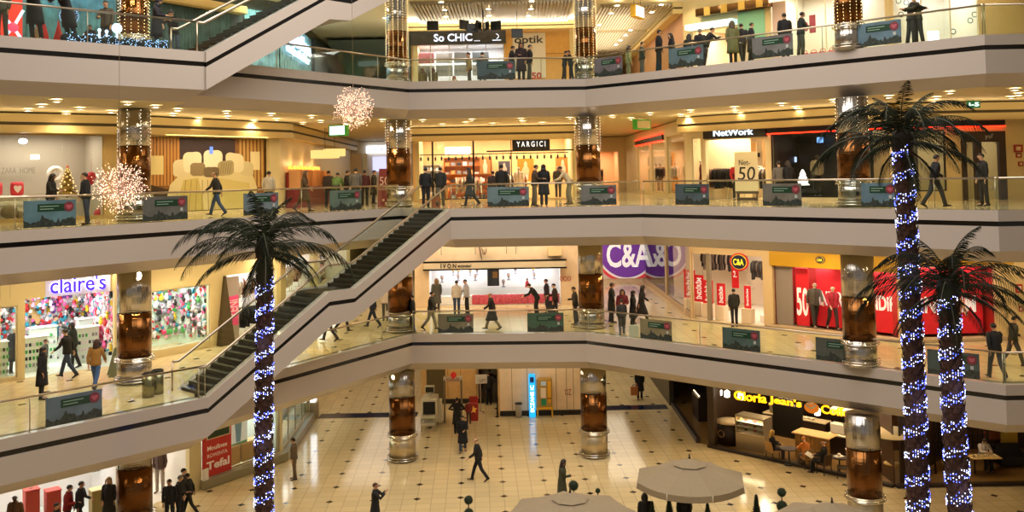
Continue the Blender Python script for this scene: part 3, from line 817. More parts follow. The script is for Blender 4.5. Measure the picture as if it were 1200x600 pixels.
t, w, h = poster('shop_sign', 'lilac backed sign with violet lettering above the accessories shop', 'sign', WL1, 0, 0, 0, 0, mat('lilac_sign_panel', '#c9c4dc', .4, em=.25), u=(u0-.15, u1+.2), z=(9.0, 9.86))
text("claire's", .15, w-.2, .12, .76, emis('white_sign_glow', '#f0e8ff', 3.2), t, -.02, .045, .02, 'lettering_outline')
text("claire's", .15, w-.2, .12, .76, emis('violet_sign_face', '#3c10e0', 2.2), t, -.06, .012, .02)
for k in range(5):
    b = MB(); b.box(-.006, .006, -.012, 0, 9.05, zc-.05); o = struct(b.build('trim_%d' % (20+k), cm('#b9a773'), None, WL1.pt(-.6+k*.33 if k < 4 else 4.2, 0, 0), WL1.a))
# goods on the peg walls
pegs = []
m = MB(); m.box(-.07, .07, -.02, .02, -.13, .1, .012); m.mi = 0; m.torus((0, -.03, .0), .05, .018, 12, 6, 'y'); pegs.append(m.mesh('hair_accessory', [M_black]))
m = MB(); m.ball((0, -.04, 0), .09, .06, .1, 8, 6); m.ball((0, -.05, .11), .05, .045, .05, 8, 5); pegs.append(m.mesh('hair_accessory', [M_black]))
m = MB(); m.box(-.1, .1, -.05, .02, -.08, .08, .03); m.torus((0, -.02, .1), .06, .012, 12, 5, 'y'); pegs.append(m.mesh('hair_accessory', [M_black]))
def peg_wall(W, u0, u1, z0, z1, v, nx, nz, cols, lab, grp, sc=1.):
    for i in range(nx):
        for j in range(nz):
            if random.random() < .1: continue
            o = put_at(random.choice(pegs), 'hair_accessory', lab, 'accessory', W, u0+(u1-u0)*(i+.5+random.uniform(-.25, .25))/nx, z0+(z1-z0)*(j+.5)/nz, v, grp, random.uniform(-.3, .3), CL[random.choice(cols)])
            o.scale = [sc*random.uniform(.9, 1.45)]*3
peg_wall(WL1, -.3, .9, 6.9, 8.9, 4.38, 3, 6, ['#7b4bb0', '#8f8f99', '#222026', '#f0e9e4'], 'small packed accessory hung on the purple end of the deep peg wall', 'accessories on the purple end')
peg_wall(WL1, .95, 2.0, 6.9, 8.95, 4.38, 4, 6, ['#222026', '#8f8f99', '#f0e9e4', '#c22b2b'], 'small dark accessory hung on the deep peg wall behind the coated woman', 'dark accessories on the peg wall')
peg_wall(WL1, 2.4, 4.25, 6.9, 8.95, 4.38, 8, 7, ['#d6336c', '#e85d9a', '#f2a7c3', '#efe6ee', '#c22b2b', '#f2a7c3', '#7b4bb0', '#222026', '#e2c22d'], 'small pink accessory hung on the deep peg wall under the violet sign', 'pink accessories on the peg wall')
peg_wall(WL2, 1.6, 4.5, 6.4, 8.9, 2.38, 11, 8, ['#2a8fa8', '#8f8f99', '#d6336c', '#f0e9e4', '#45a04d', '#222026', '#e2c22d', '#8f8f99', '#cfd8d4' if 0 else '#f0e9e4'], 'small accessory hung in the mint window beside the chrome pillar', 'accessories in the mint window')
def peg_side(W, u, v0, v1, z0, z1, nx, nz, cols, lab, grp):
    for i in range(nx):
        for j in range(nz):
            if random.random() < .08: continue
            o = put_at(random.choice(pegs), 'hair_accessory', lab, 'accessory', W, u, z0+(z1-z0)*(j+.5)/nz, v0+(v1-v0)*(i+.5+random.uniform(-.25, .25))/nx, grp, -pi/2+random.uniform(-.3, .3), CL[random.choice(cols)])
            o.scale = [random.uniform(.9, 1.45)]*3
peg_side(WL1, 4.22, .35, 4.1, 6.5, 8.95, 9, 8, ['#e85d9a', '#f2a7c3', '#efe6ee', '#f0e9e4', '#c22b2b', '#d6336c', '#222026', '#f2a7c3', '#8f8f99', '#e2c22d'], 'small pink or white accessory hung on the side wall of the accessories shop', 'accessories on the side wall')
peg_side(WL2, 4.52, .3, 2.1, 6.4, 8.9, 5, 7, ['#8f8f99', '#f0e9e4', '#45a04d', '#222026', '#2a8fa8', '#efe6ee'], 'small muted accessory hung on the side wall of the mint window', 'accessories on the mint side wall')
sm_ = MB(); rr = random.Random(5)
def small(W, u, v, z):
    p = W.pt(u, v, z); s = rr.uniform(.035, .07); sm_.mi = rr.randrange(8); sm_.box(p.x-s, p.x+s, p.y-s, p.y+s, p.z-s*1.2, p.z+s*1.2, s*.4)
for k in range(330): small(WL1, rr.uniform(-.3, 4.2), 4.14, rr.uniform(6.6, 8.95))
for k in range(300): small(WL1, 4.24, rr.uniform(.35, 4.1), rr.uniform(6.3, 8.95))
for k in range(260): small(WL2, rr.uniform(1.55, 4.5), 2.4, rr.uniform(6.35, 8.9))
for k in range(160): small(WL2, 4.54, rr.uniform(.3, 2.3), rr.uniform(6.35, 8.9))
tag(sm_.build('small_accessories', [CL[c] for c in ('#e85d9a', '#f2a7c3', '#f0e9e4', '#c22b2b', '#8f8f99', '#2a8fa8', '#222026', '#efe6ee')]), 'countless tiny coloured accessories filling the peg walls of the accessories shop', 'accessories', None, 'stuff')
b = MB(); b.box(0, .42, 0, .03, 0, 1.5, .01); b.mi = 1
for k in range(2): b.box(.03, .39, -.006, 0, .05+.72*k, .7+.72*k)
wobj(b, 'notice_board', [cm('#b58f57'), cm('#caa66c')], 'tan notice board on the peg wall between dark and pink goods', 'board', WL1, 2.02, 7.4, 4.3)
def gondola(label, W, u, v, w, h, z=Z2, goods=True, rz=0):
    t = wthing('display_stand', label, 'display stand', W, u, z, v, None, rz)
    b = MB(); b.box(0, w, 0, .5, 0, .12, .01); b.box(.02, w-.02, .02, .48, .12, h-.03, .01); cb_ = b.build('cabinet', cm('#dfece2'), t)
    b = MB(); b.box(-.02, w+.02, -.02, .52, h-.03, h, .01); b.build('top_panel', cm('#f2f6f0'), t)
    for k in range(4):
        b = MB()
        for j in range(int(w/.13)):
            b.mi = random.randrange(4); x = .05+j*.13; b.box(x, x+.08, -.03, .02, .2+k*(h-.3)/4, .2+k*(h-.3)/4+.13, .01)
        b.build('card_row', [CL['#8f8f99'], CL['#222026'], CL['#efe6ee'], CL['#45a04d']], cb_)
    return t
gondola('white display stand of small cards just inside the accessories shop door', WL1, 1.15, 1.3, .9, 1.35)
gondola('white display stand under the tan notice board', WL1, 1.7, 2.6, 1.0, 1.5)
gondola('mint lit display stand behind the man in black', WL1, 3.05, 1.6, 1.0, 1.45)
gondola('tall white display stand at the end of the pink goods', WL1, 3.6, 3.0, .7, 1.6)
gondola('blue grey display stand behind the narrow cream window', WL1, -.15, .7, .65, 1.4)
b = MB(); b.lathe([(.26, 0), (.26, .08), (.05, .1), (.05, 1.9)], 16)
for k in range(6): b.torus((0, 0, .4+k*.28), .2, .02, 16, 6)
wobj(b, 'spinner_rack', cm('#b9c4c4'), 'grey spinner rack at the lower corner of the mint window', 'rack', WL2, 2.0, 6.05, 1.0)
# dark tapering fin and the next shop with the pink sale banner
b = MB(); b.loft([[(-.42, -.3, 0), (.38, -.3, 0), (.38, .0, 0), (-.42, .0, 0)], [(-.03, -.12, 3.05), (.03, -.12, 3.05), (.03, 0, 3.05), (-.03, 0, 3.05)]], smooth=False)
wobj(b, 'shop_front_fin', cm('#4d4026'), 'dark olive pointed fin between the two shop fronts behind the stairs', 'fin', WL2, WL2.hit(262, 350)[0], Z2, -.02)
shop_room(WL2, 5.25, 8.28, Z2, 9.4, 3.2, cm('#e8e2d8'), None, 300, COOLW)
t, w, h = poster('sale_banner', 'grey banner with a hot pink block behind the lower stair flight', 'banner', WL2, 0, 0, 0, 0, cm('#a79c98'), u=(5.42, 6.15), z=(6.1, 8.95), v=.15)
board_shape(t, [(.06, .75), (w-.06, .6), (w-.06, 2.0), (.06, 1.95)], cm('#f2559a'), .01)
text('YENi', .12, w-.1, 1.0, 1.8, cm('#fbd9e6'), t, -.02, .01, .004, vert=True)
clothes_rack('clothes rack of pale tops beside the pink banner', 'pale top hanging on the high rack beside the pink banner', WL2, 6.3, 7.55, 1.2, 1.6, ['#efe7df', '#e2d4c8', '#f1ecea', '#8a5b4a'], 1.2)
clothes_rack('clothes rack of dark trousers below the pale tops', 'dark garment hanging on the low rack beside the pink banner', WL2, 6.3, Z2, 1.0, 1.6, ['#1e1e24', '#2c2a33', '#15151a'], 1.35)
shelf_unit('white shelves with shoe boxes at the back of the pink banner shop', WL2, 6.2, Z2, 2.9, 1.9, 3.0, 6, cm('#ece6dc'), [CL['#efe6ee'], CL['#c22b2b'], CL['#8f8f99']], 'folded pile on the white shelves behind the pink banner')
# corridor shop seen above the stairs
facade('wall_corridor', WCL, 0, WCL.L, Z2, zc, [(1.2, 9.0, 6.1, 9.2), (10.2, 24, 6.1, 9.2)], M_cream)
shop_room(WCL, 1.2, 9.0, Z2, 9.3, 2.5, cm('#f0eee6'), None, 420, COOLW, panels=2)
shop_room(WCL, 10.2, 24, Z2, 9.3, 2.5, cm('#f3eadc'), None, 600, NEUT, panels=3)
for k in range(3):
    clothes_rack('clothes rack %s in the bright corridor shop above the landing' % ('of blue tops', 'of cream tops', 'of mixed tops')[k], '%s garment on a corridor shop rack above the stairs' % ('blue', 'cream', 'mixed')[k], WCL, 1.8+k*2.4, 7.2, .8, 1.9, [['#3a6fae', '#cfd8e2', '#2a4a7a'], ['#e6dcc8', '#c9b08a', '#e9e4da'], ['#c9a08a', '#d8cdbd', '#7a5a4a']][k], 1.4)
for k in range(4):
    shelf_unit('cream shelves of folded clothes, bay %s of the far corridor shop' % ('one', 'two', 'three', 'four')[k], WCL, 10.6+k*3.3, Z2, 1.6, 2.6, 3., 6, cm('#f0e4cc'), [CL['#efe6ee'], CL['#f2a7c3'], CL['#8f8f99'], CL['#222026'], cm('#c98a5a')], 'folded pile on the far corridor shop shelves, bay %s' % ('one', 'two', 'three', 'four')[k])
# ------------------------------------------------------------ LOWEST GALLERY, jewellery counter
U = lambda W, x, y: W.hit(x, y)[0]
ja, jb = U(WB, 503, 340), U(WB, 657, 340)
facade('wall_front', WB, -.1, WB.L, Z2, zc, [(ja, jb, 6.05, 8.15)], M_woodlt)
shop_room(WB, ja, jb, Z2, 8.25, 1.3, cm('#f4f4f6'), None, 330, (1., .97, .95), panels=2)
b = MB(); b.box(-.25, jb-ja+.3, -.35, 0, 8.14, 8.52, .02); b.mi = 1; b.box(-.3, jb-ja+.35, -.38, 0, 8.5, 8.58, .01); b.box(-.3, jb-ja+.35, -.38, 0, 8.08, 8.15, .01)
t = wthing('shop_canopy', 'long cream header with dark edges over the white jewellery window', 'canopy', WB, ja, 0)
b.build('header', [cm('#d9c6a4'), M_black], t)
text('I V O N', U(WB, 517, 311)-ja, U(WB, 535, 311)-ja, 8.2, 8.45, M_black, t, -.36, .02, .01)
text('MUCEVHERAT', U(WB, 537, 311)-ja, U(WB, 553, 311)-ja, 8.23, 8.36, M_black, t, -.36, .01, .01)
b = MB(); b.box(0, .66, .3, .36, 0, 1.1, .01); b.mi = 1; b.box(.05, .61, .27, .3, .05, 1.05)
b.mi = 2; b.box(.3, .58, .24, .27, .45, .8)
wobj(b, 'display_niche', [M_dark, cm('#3a4660'), cm('#a88a66')], 'dark framed niche in the middle of the white jewellery window', 'niche', WB, U(WB, 571, 330), 7.1, .0)
t = wthing('display_counter', 'long white jewellery counter inside the window', 'counter', WB, ja+.15, 6.06, .35)
b = MB(); b.box(0, jb-ja-.3, 0, .5, 0, .5, .02); b.build('cabinet', cm('#f3f1f2'), t)
b = MB(); b.box(0, jb-ja-.3, .0, .5, .5, .9, .01); b.build('glass_top', M_pane, t)
wv = MB(); X0 = U(WB, 553, 352); X9 = U(WB, 656, 352); n = 60; r0 = []; r1 = []; r2 = []
for k in range(n+1):
    x = (X9-X0)*k/n; y = .05*sin(k*1.7); r0.append((x, -.02+y, 0.)); r1.append((x, .02+y*.7, .42)); r2.append((x, .1, .52))
for k in range(n):
    o = len(wv.v); wv.add([r0[k], r0[k+1], r1[k+1], r1[k], r2[k+1], r2[k]], [(0, 1, 2, 3), (3, 2, 4, 5)], True)
wobj(wv, 'festive_drape', mat('red_drape', '#c9505e', .7, noise=.5, nscale=16), 'gathered pink red drape along the foot of the jewellery window', 'drape', WB, X0, 6.1, .2)
bm = MB(); bm.lathe([(.07, 0), (.07, .015), (.02, .03), (.025, .1), (.06, .16), (.055, .22), (.02, .25)], 12); bm.mi = 1; bm.torus((0, -.02, .17), .055, .008, 12, 5)
bme = bm.mesh('necklace_bust', [cm('#8a8494'), mat('gold', '#d9a93e', .25, 1.)])
for (x, y) in ((531, 319), (537, 319), (551, 319), (559, 318), (537, 325), (557, 325), (604, 317), (625, 317), (596, 324), (626, 323), (518, 327), (590, 332)):
    u, z = WB.hit(x, y, .9); put_at(bme, 'necklace_bust', 'small grey necklace bust on a ledge in the white jewellery window', 'bust', WB, u, z-.2, .9, 'necklace busts in the jewellery window').scale = (1.6, 1.6, 1.7)
for zz in (7.45, 7.7):
    b = MB(); b.box(ja+.1, jb-.1, .82, .98, zz-.14, zz-.125); 
b = MB(); b.lathe([(.13, 0), (.12, .05), (.1, .25), (.03, .38)], 14); b.mi = 1; b.ball((0, 0, .43), .06, .06, .08, 8, 6)
wobj(b, 'festive_doll', [cm('#d8404a'), cm('#6b5a5e')], 'little red robed doll standing in the jewellery window', 'doll', WB, U(WB, 618, 333), 6.98, .5)
t = wthing('shop_emblem', 'dark curled emblem sculpture hanging above the jewellery window', 'emblem', WB, U(WB, 564, 300), 8.7, -.3)
b = MB(); b.tube([(-.12, 0, .75), (-.06, 0, .5), (0, 0, .1), (.04, 0, -.1)], [.05, .055, .045, .015], 8); b.tube([(.06, 0, .55), (.1, 0, .3), (.2, 0, .22), (.28, 0, .34), (.3, 0, .55)], .035, 8); b.tube([(.16, 0, .5), (.19, 0, .24)], .03, 8)
b.build('emblem_curl', cm('#7a6450'), t)
b = MB(); b.tube([(.03, .0, .5), (.03, .0, 1.35)], .012, 6); b.build('hanging_rod', M_dark, t)
for x in (517, 557, 593.5, 604.5):
    b = MB(); b.box(-.012, .012, -.02, 0, 0, .5 if x != 557 else .4); struct(b.build('trim_%d' % (40+x), M_dark, None, WB.pt(U(WB, x, 292), 0, 8.9), WB.a))
b = MB(); b.box(-.4, .4, -.3, 0, 0, .5, .03); wobj(b, 'ceiling_box', cm('#d9b987'), 'pale boxed duct on the wood wall beside the jewellery window', 'duct', WB, U(WB, 650, 293), 8.75, 0)
text('OCIO', U(WB, 656, 331), U(WB, 669, 331), 7.35, 7.6, cm('#b8263a'), wthing('wall_lettering', 'small red letters on the wood wall beside the chrome pillar', 'sign', WB, 0, 0), -.03, .0, .01)
struct(facade('wall_corridor', WBL, 0, WBL.L, Z2, zc, [], M_cream)); facade('wall_corridor', WBR, 0, WBR.L, Z2, zc, [], M_woodlt)
# ------------------------------------------------------------ LOWEST GALLERY, red sale store
WCE = Wall((2.5, 62.5), (8.6, 62.5))
facade('wall_corridor_end', WCE, 0, WCE.L, Z2, zc, [], cm('#f2ddc6'))
t, w, h = poster('fashion_poster', 'huge round purple and red store emblem on the corridor end', 'poster', WCE, 705, 757, 270, 326, cm('#f6eeee'), v=-.05)
cx = WCE.hit(734, 292)[0] - WCE.hit(705, 270, -.05)[0]; cz = 1.95; RR = 1.95
for r, c, d in ((RR*1.13, '#e2434f', .0), (RR*1.03, '#f6eeee', .01), (RR*.96, '#7a3fb0', .02)):
    pts = [(min(max(cx+r*cos(a*pi/24), .01), w-.01), min(max(cz+r*sin(a*pi/24), .01), h-.01)) for a in range(48)]
    board_shape(t, pts, mat('emblem_'+c[1:], c, .4, em=.25), .02+d)
text('C&A', cx-1.35, cx+1.6, cz-1.2, cz+.5, mat('emblem_letters', '#f8f4f2', .4, em=.5), t, -.06, .02, .006)
# glazed side wall of that store, with the second emblem
facade('wall_corridor', WCR, 0, 13.2, Z2, zc, [], cm('#f0d9c0'))
facade('wall_corridor', WCR, 13.2, WCR.L, Z2, zc, [(13.5, 22.2, 6.25, 9.6), (22.5, WCR.L-.08, 6.25, 9.6)], cm('#b99f80'), .15)
win(WCR, 13.5, 22.2, 6.25, 9.6, cm('#8d7a62')); win(WCR, 22.5, WCR.L-.08, 6.25, 9.6, cm('#8d7a62'))
ra = U(WR1, 826, 330); rb = U(WR1, 894, 330); rc = U(WR1, 905, 330)
facade('wall_front', WR1, 0, WR1.L, Z2, zc, [(.06, rb, Z2, 9.25), (rc, 10.3, 6.13, 8.88)], cm('#d9bf94'))
b = MB(); b.box(-.1, .1, -.1, .1, 0, 3.3, .01); wobj(b, 'entrance_post', cm('#8f8270'), 'grey post standing in the red sale store entrance', 'post', WR1, U(WR1, 830, 340), Z2, .1)
shop_room(WR1, .2, rb+.1, Z2, 9.6, 6.0, cm('#f3e2cf'), None, 620, NEUT, panels=2, mfl=cm('#efe2d2', .25), left=False)
yb = mat('mustard_fascia', '#c99a1e', .4)
b = MB(); b.box(rc-.1, WR1.L+.1, -.06, 0, 8.88, 9.55, .01); o = wobj(b, 'shop_fascia', yb, 'mustard yellow band over the red sale window', 'fascia', WR1, 0, 0)
b = MB(); b.box(0, 4.9, -.06, 0, 9.15, 9.6, .01); o = wobj(b, 'shop_fascia', yb, 'mustard yellow band behind the palm crowns', 'fascia', WR2, 0, 0)
def oval_sign(label, W, x, y, rx, rz, ring, face, s, v, letter='#f2e23c', em=.6):
    u, z = W.hit(x, y, v); t = wthing('oval_sign', label, 'sign', W, u, z, v)
    for k, (c, q, d) in enumerate(((ring, 1., 0), (letter, .84, .02), (face, .78, .04))):
        b = MB(); r = [[(rx*q*cos(a*pi/16), y_, rz*q*sin(a*pi/16)) for a in range(32)] for y_ in (.06, -d)]
        b.loft(list(reversed(r)), smooth=False); b.build(('rim', 'gold_line', 'face')[k], mat('oval_'+c[1:], c, .4, em=em*.4), t)
    text(s, -rx*.56, rx*.56, -rz*.36, rz*.36, mat('oval_letters', letter, .4, em=em), t, -.06, .02, .008)
oval_sign('oval red rimmed store sign over the sale store entrance', WR1, 866, 307, .5, .42, '#c8232c', '#141a3a', 'C&A', -.15)
oval_sign('small dark oval sign on the mustard band', WR1, 961, 304.5, .22, .17, '#4a1830', '#2a1030', 'C&A', -.1)
RED = mat('sale_red', '#d81f2c', .5, em=.12); WHT = mat('sale_white', '#fbf3ee', .5, em=.3)
def sale_board(label, x0, x1, y0, y1, v, W=WR1):
    u0, z1 = W.hit(x0, y0, v); u1, z0 = W.hit(x1, y1, v); z0 = max(z0, Z2+.7); t = wthing('sale_board', label, 'sign', W, u0, Z2+.012, v, 'red sale boards')
    b = MB(); b.box(0, u1-u0, 0, .04, z0-Z2, z1-Z2, .006); b.build('board', RED, t)
    text('İNDİRİM', .12, u1-u0-.12, z0-Z2+.12, z1-Z2-.15, WHT, t, -.012, .03, .005, vert=True)
    b = MB(); c = (u1-u0)/2; b.box(c-.25, c+.25, -.2, .25, 0, z0-Z2, .02); b.build('plinth', cm('#e8d3bb'), t)
sb = [('innermost', 801, 815, 316, 350, 1.3), ('second', 812.5, 825, 322, 356, 1.0), ('third', 823, 836, 328, 363, .7), ('fourth', 839.5, 850.5, 332, 370, .5), ('', 871.5, 880.5, 335, 372, .4)]
for nme, x0, x1, y0, y1, v in sb:
    sale_board(('red upright sale board, %s of the row in the store entrance' % nme) if nme else 'red upright sale board standing alone beside the striding shop dummy', x0, x1, y0, y1, v)
t, w, h = poster('hanging_banner', 'narrow red banner hanging below the oval store sign', 'banner', WR1, 857, 866, 312, 338, RED, v=1.2)
text('2.', .1, w-.1, h*.5, h*.8, WHT, t, -.01, .02, .004)
shelf_unit('wooden shelves of folded goods at the back of the sale store', WR1, 2.9, 7.3, 5.6, 2.0, 2.1, 5, cm('#d9b088'), [CL['#222026'], CL['#8f8f99'], CL['#efe6ee'], cm('#7a4a3a')], 'folded pile on the sale store back shelves')
clothes_rack('clothes rack of mixed dark tops seen through the slanting side window', 'dark top hanging behind the slanting side window', WR1, -2.6, 7.2, 5.2, 2.8, ['#2a2624', '#6a5a50', '#8a7a70', '#3a2a2a', '#c9b8a8'], 1.6)
clothes_rack('clothes rack of dark coats deep in the sale store', 'dark coat hanging deep in the sale store', WR1, .6, 7.0, 5.0, 2.2, ['#2a2624', '#43352c', '#1d1b20', '#5a4636'], 1.5)
# display window: grey side panel, red panels, lettering
shop_room(WR1, rc, 10.3, 6.1, 8.9, 1.1, cm('#a8201f'), None, 190, NEUT, panels=2, v=.2)
u, z = WR1.hit(905, 330, .3)
b = MB(); b.box(0, U(WR1, 926, 340)-rc-.05, 0, .08, 0, 2.7, .01); wobj(b, 'display_screen', cm('#8f8480'), 'plain grey panel at the edge of the red sale window', 'display panel', WR1, rc+.02, 6.15, .25)
t, w, h = poster('sale_poster', 'red poster reading fifty beside the grey display panel', 'poster', WR1, 0, 0, 0, 0, RED, u=(U(WR1, 927, 340), U(WR1, 942, 340)), z=(6.16, 8.8), v=.45)
text('50', .03, w-.03, .45, 1.75, WHT, t, -.01, .02, .004)
for k, (xa, xb) in enumerate(((946, 988), (1003, 1054))):
    t, w, h = poster('sale_poster', ('red poster with big white sale lettering behind the two dressed dummies', 'red sale poster in the window right of the chrome pillar, behind palm fronds')[k].replace('right of', 'past'), 'poster', WR1, 0, 0, 0, 0, RED, u=(U(WR1, xa, 340), U(WR1, xb, 340)), z=(6.16, 8.85), v=.9)
    text('iNDiRiM', .1, w-.05, .95, 1.6, WHT, t, -.01, .03, .004)
facade('wall_front', WR2, 0, WR2.L, Z2, zc, [(.2, 4.1, 6.13, 9.1)], cm('#dcc48e'))
shop_room(WR2, .2, 4.1, 6.1, 9.15, 1.0, cm('#b3241f'), None, 110, NEUT, v=.2)
t, w, h = poster('fashion_poster', 'pale photograph poster in the window beside the red panel', 'poster', WR2, 0, 0, 0, 0, cm('#d8bfae'), u=(.25, .85), z=(6.16, 9.0), v=.8)
board_shape(t, [(.1, .2), (.5, .2), (.5, 1.3), (.38, 1.7), (.22, 1.7), (.1, 1.3)], cm('#8f6a5c'), .01)
t, w, h = poster('sale_poster', 'red sale poster behind the short palm crown', 'poster', WR2, 0, 0, 0, 0, RED, u=(.95, 3.95), z=(6.16, 9.0), v=.8)
text('iNDiRiM', .3, w-.3, .9, 1.6, WHT, t, -.01, .03, .004)
b = MB(); b.box(rc-.3, 10.4, -.25, 0, 6.0, 6.15, .02); wobj(b, 'window_ledge', cm('#b5a082'), 'stone ledge under the red sale window', 'ledge', WR1, 0, 0)
b = MB(); b.box(0, 4.4, -.25, 0, 6.0, 6.15, .02); wobj(b, 'window_ledge', cm('#b5a082'), 'stone ledge below the posters behind the palms', 'ledge', WR2, .05, 0)
for (x, y, s, z_) in ((1194, 338, .3, 0), (1196, 362, .18, 0)):
    u, z = WR2.hit(x, y); b = MB(); b.box(-s/2, s/2, -.03, 0, -s*.6, s*.6, .01); b.mi = 1; b.box(-s*.3, s*.3, -.04, -.03, -s*.35, s*.35)
    wobj(b, 'fire_sign', [cm('#b3201c'), cm('#e9d8cc')], 'red fire safety sign on the cream wall by the %s' % ('dark walker, the larger upper one' if s > .2 else 'dark walker, the small lower one'), 'sign', WR2, u, z)
# ------------------------------------------------------------ MIDDLE GALLERY
zc3 = CEIL[3]; HD = 15.25
M_gold = mat('warm_bulkhead', '#cdb57a', .55); M_groove = mat('bulkhead_groove', '#4c3f22', .7)
def bulkhead(W, u0, u1, z0, z1, label=None):
    b = MB(); b.box(u0, u1, -.5, 0, z0+.02, z0+(z1-z0)*.42, .01); b.box(u0, u1, -.5, 0, z0+(z1-z0)*.58, z1); b.mi = 1; b.box(u0, u1, -.42, 0, z0+(z1-z0)*.42, z0+(z1-z0)*.58)
    WN[0] += 1
    return struct(b.build('trim_%d' % (60+WN[0]), [M_gold, M_groove], None, (W.P.x, W.P.y, 0), W.a))
for W, a, b_ in ((WL0, 0, WL0.L), (WL1, 0, WL1.L), (WL2, 0, WL2.L+.4), (WB, -.5, WB.L+.3), (WR1, -.2, WR1.L), (WR2, 0, WR2.L)): bulkhead(W, a, b_, HD, zc3)
facade('wall_front', WL0, 0, WL0.L, Z3, zc3, [], M_cream)
facade('wall_front', WL1, 0, WL1.L, Z3, zc3, [(-.02, 3.75, 12.0, HD)], mat('home_shop_frame', '#b79c62', .5))
facade('wall_front', WL2, 0, WL2.L, Z3, zc3, [(1.45, 7.9, 12.0, HD)], M_cream)
M_hg = mat('home_shop_wall', '#b6ab9a', .6)
shop_room(WL1, -.3, 3.8, Z3, HD+.1, 2.6, M_hg, None, 330, NEUT, mfl=cm('#d8cdb8', .3))
win(WL1, -.02, 3.75, 12.0, HD, mat('home_shop_frame', '#b79c62', .5))
def onW(W, x, y, v): return W.hit(x, y, v)
u, z = onW(WL1, 2, 200, 2.5); u2, _ = onW(WL1, 42, 200, 2.5)
text('ZARA  HOME', u, u2, z-.12, z+.12, cm('#8d8373'), wthing('wall_lettering', 'faint grey lettering on the back wall of the homeware window', 'sign', WL1, 0, 0), 2.58, 0, .008)
u, z = onW(WL1, 65, 204, 1.8); b = MB(); b.torus((0, 0, 0), .24, .1, 24, 10, 'y'); wobj(b, 'feather_wreath', mat('white_feathers', '#f1e9dc', .8, noise=.3, nscale=30), 'round white wreath hanging in the homeware window', 'wreath', WL1, u, z, 1.8)
u, z = onW(WL1, 79, 229, 1.5)
t = wthing('christmas_tree', 'small golden decorated tree between two shoppers in the homeware window', 'tree', WL1, u, z-.1, 1.5)
b = MB()
for k in range(5): b.lathe([(.42-.07*k, .12+.2*k), (.06, .42+.2*k)], 14)
b.build('foliage', mat('gold_tinsel_tree', '#a98a35', .5, noise=.5, nscale=20), t)
b = MB(); b.tube([(0, 0, 0), (0, 0, .2)], .04, 8); b.build('trunk', cm('#4a3018'), t)
b = MB()
for k in range(40):
    a = k*2.4; q = k/40; b.ball((cos(a)*(.42-.36*q), sin(a)*(.42-.36*q), .15+q), .03, nu=6, nv=4)
o = b.build('bauble', emis('tree_bauble', '#ffcf8a', 2.2), t); o['kind'] = 'stuff'
b = MB(); b.ball((0, 0, 1.25), .05, .03, .09, 5, 4); b.build('star', cm('#c94a2a'), t)
def cushion(label, x0, x1, y0, y1, c, v, heart=None):
    u0, z1 = onW(WL1, x0, y0, v); u1, z0 = onW(WL1, x1, y1, v); w = u1-u0; h = z1-z0
    t = wthing('cushion', label, 'cushion', WL1, (u0+u1)/2, z0, v)
    b = MB(); n = 9
    for s in (1, -1):
        vs = []; 
        for i in range(n):
            for j in range(n):
                p, q = i/(n-1)*2-1, j/(n-1)*2-1; k = 1-.1*(p*p*q*q)
                vs.append((p*w/2*k, -s*.1*max(0, (1-p**4)*(1-q**4))**.5, h/2+q*h/2*k))
        fs = [(i*n+j, (i+1)*n+j, (i+1)*n+j+1, i*n+j+1) for i in range(n-1) for j in range(n-1)]
        b.add(vs, fs if s > 0 else [tuple(reversed(f)) for f in fs], True)
    b.build('cover', cm(c), t)
    if heart:
        hp = []
        for k in range(24):
            a = k*2*pi/24; hp.append((.16*sin(a)**3*w/.55, h/2+(.13*cos(a)-.05*cos(2*a)-.02*cos(3*a))*h/.5))
        b = MB(); b.prism_xz(hp, -.115, -.095); b.build('heart_patch', cm(heart), t)
u0, z0 = onW(WL1, -6, 262, 1.1); u1, z1 = onW(WL1, 36, 228, 1.1)
t = wthing('bed', 'white made bed at the edge of the homeware window', 'bed', WL1, u0, Z3+.02, 1.0)
b = MB(); b.box(0, u1-u0, 0, 1.2, .12, .55, .05); b.build('base', cm('#e8ddc8'), t)
b = MB(); b.box(-.03, u1-u0+.03, -.05, 1.2, .5, .82, .12); b.build('mattress', cm('#f2ece0'), t)
b = MB(); b.box(.05, u1-u0-.02, -.06, .7, .78, .98, .1); b.build('quilt', mat('white_quilt', '#f5efe6', .9, noise=.15), t)
b = MB()
for x in (.1, u1-u0-.1): b.box(x-.05, x+.05, .02, .12, 0, .14, .01); b.box(x-.05, x+.05, 1.05, 1.15, 0, .14, .01)
b.build('foot', cm('#6b5138'), t)
cushion('red cushion with a white heart on the shop bed', 12, 28, 213, 229, '#cf2b33', 1.35, '#f3e6dc'); cushion('red cushion cut by the picture edge on the shop bed', -9, 3, 214, 229, '#cf2b33', 1.5)
u, z = onW(WL1, 10, 250, .9); b = MB(); b.ball((0, 0, .28), .3, .2, .3, 12, 8); b.ball((.35, 0, .15), .16, .14, .16, 10, 6); wobj(b, 'woven_basket', mat('woven_wicker', '#8a7a5c', .9, noise=.4, nscale=40), 'grey wicker ball basket on the homeware window floor', 'basket', WL1, u, 12.02, .75)
for (x, y, s, lab) in ((107, 207, .2, 'upper'), (117, 251, .24, 'lower')):
    u, z = onW(WL1, x, y, .8); b = MB(); b.ball((0, 0, 0), s, s*.7, s, 10, 7); b.ball((0, 0, -s), s*.55, s*.5, s*.7, 8, 6)
    b.tube([(0, 0, s), (0, 0, s+.5)], .006, 4); wobj(b, 'hanging_ornament', cm('#b3202e'), 'red hanging ornament near the starburst light, the %s one' % lab, 'ornament', WL1, u, z, .8)
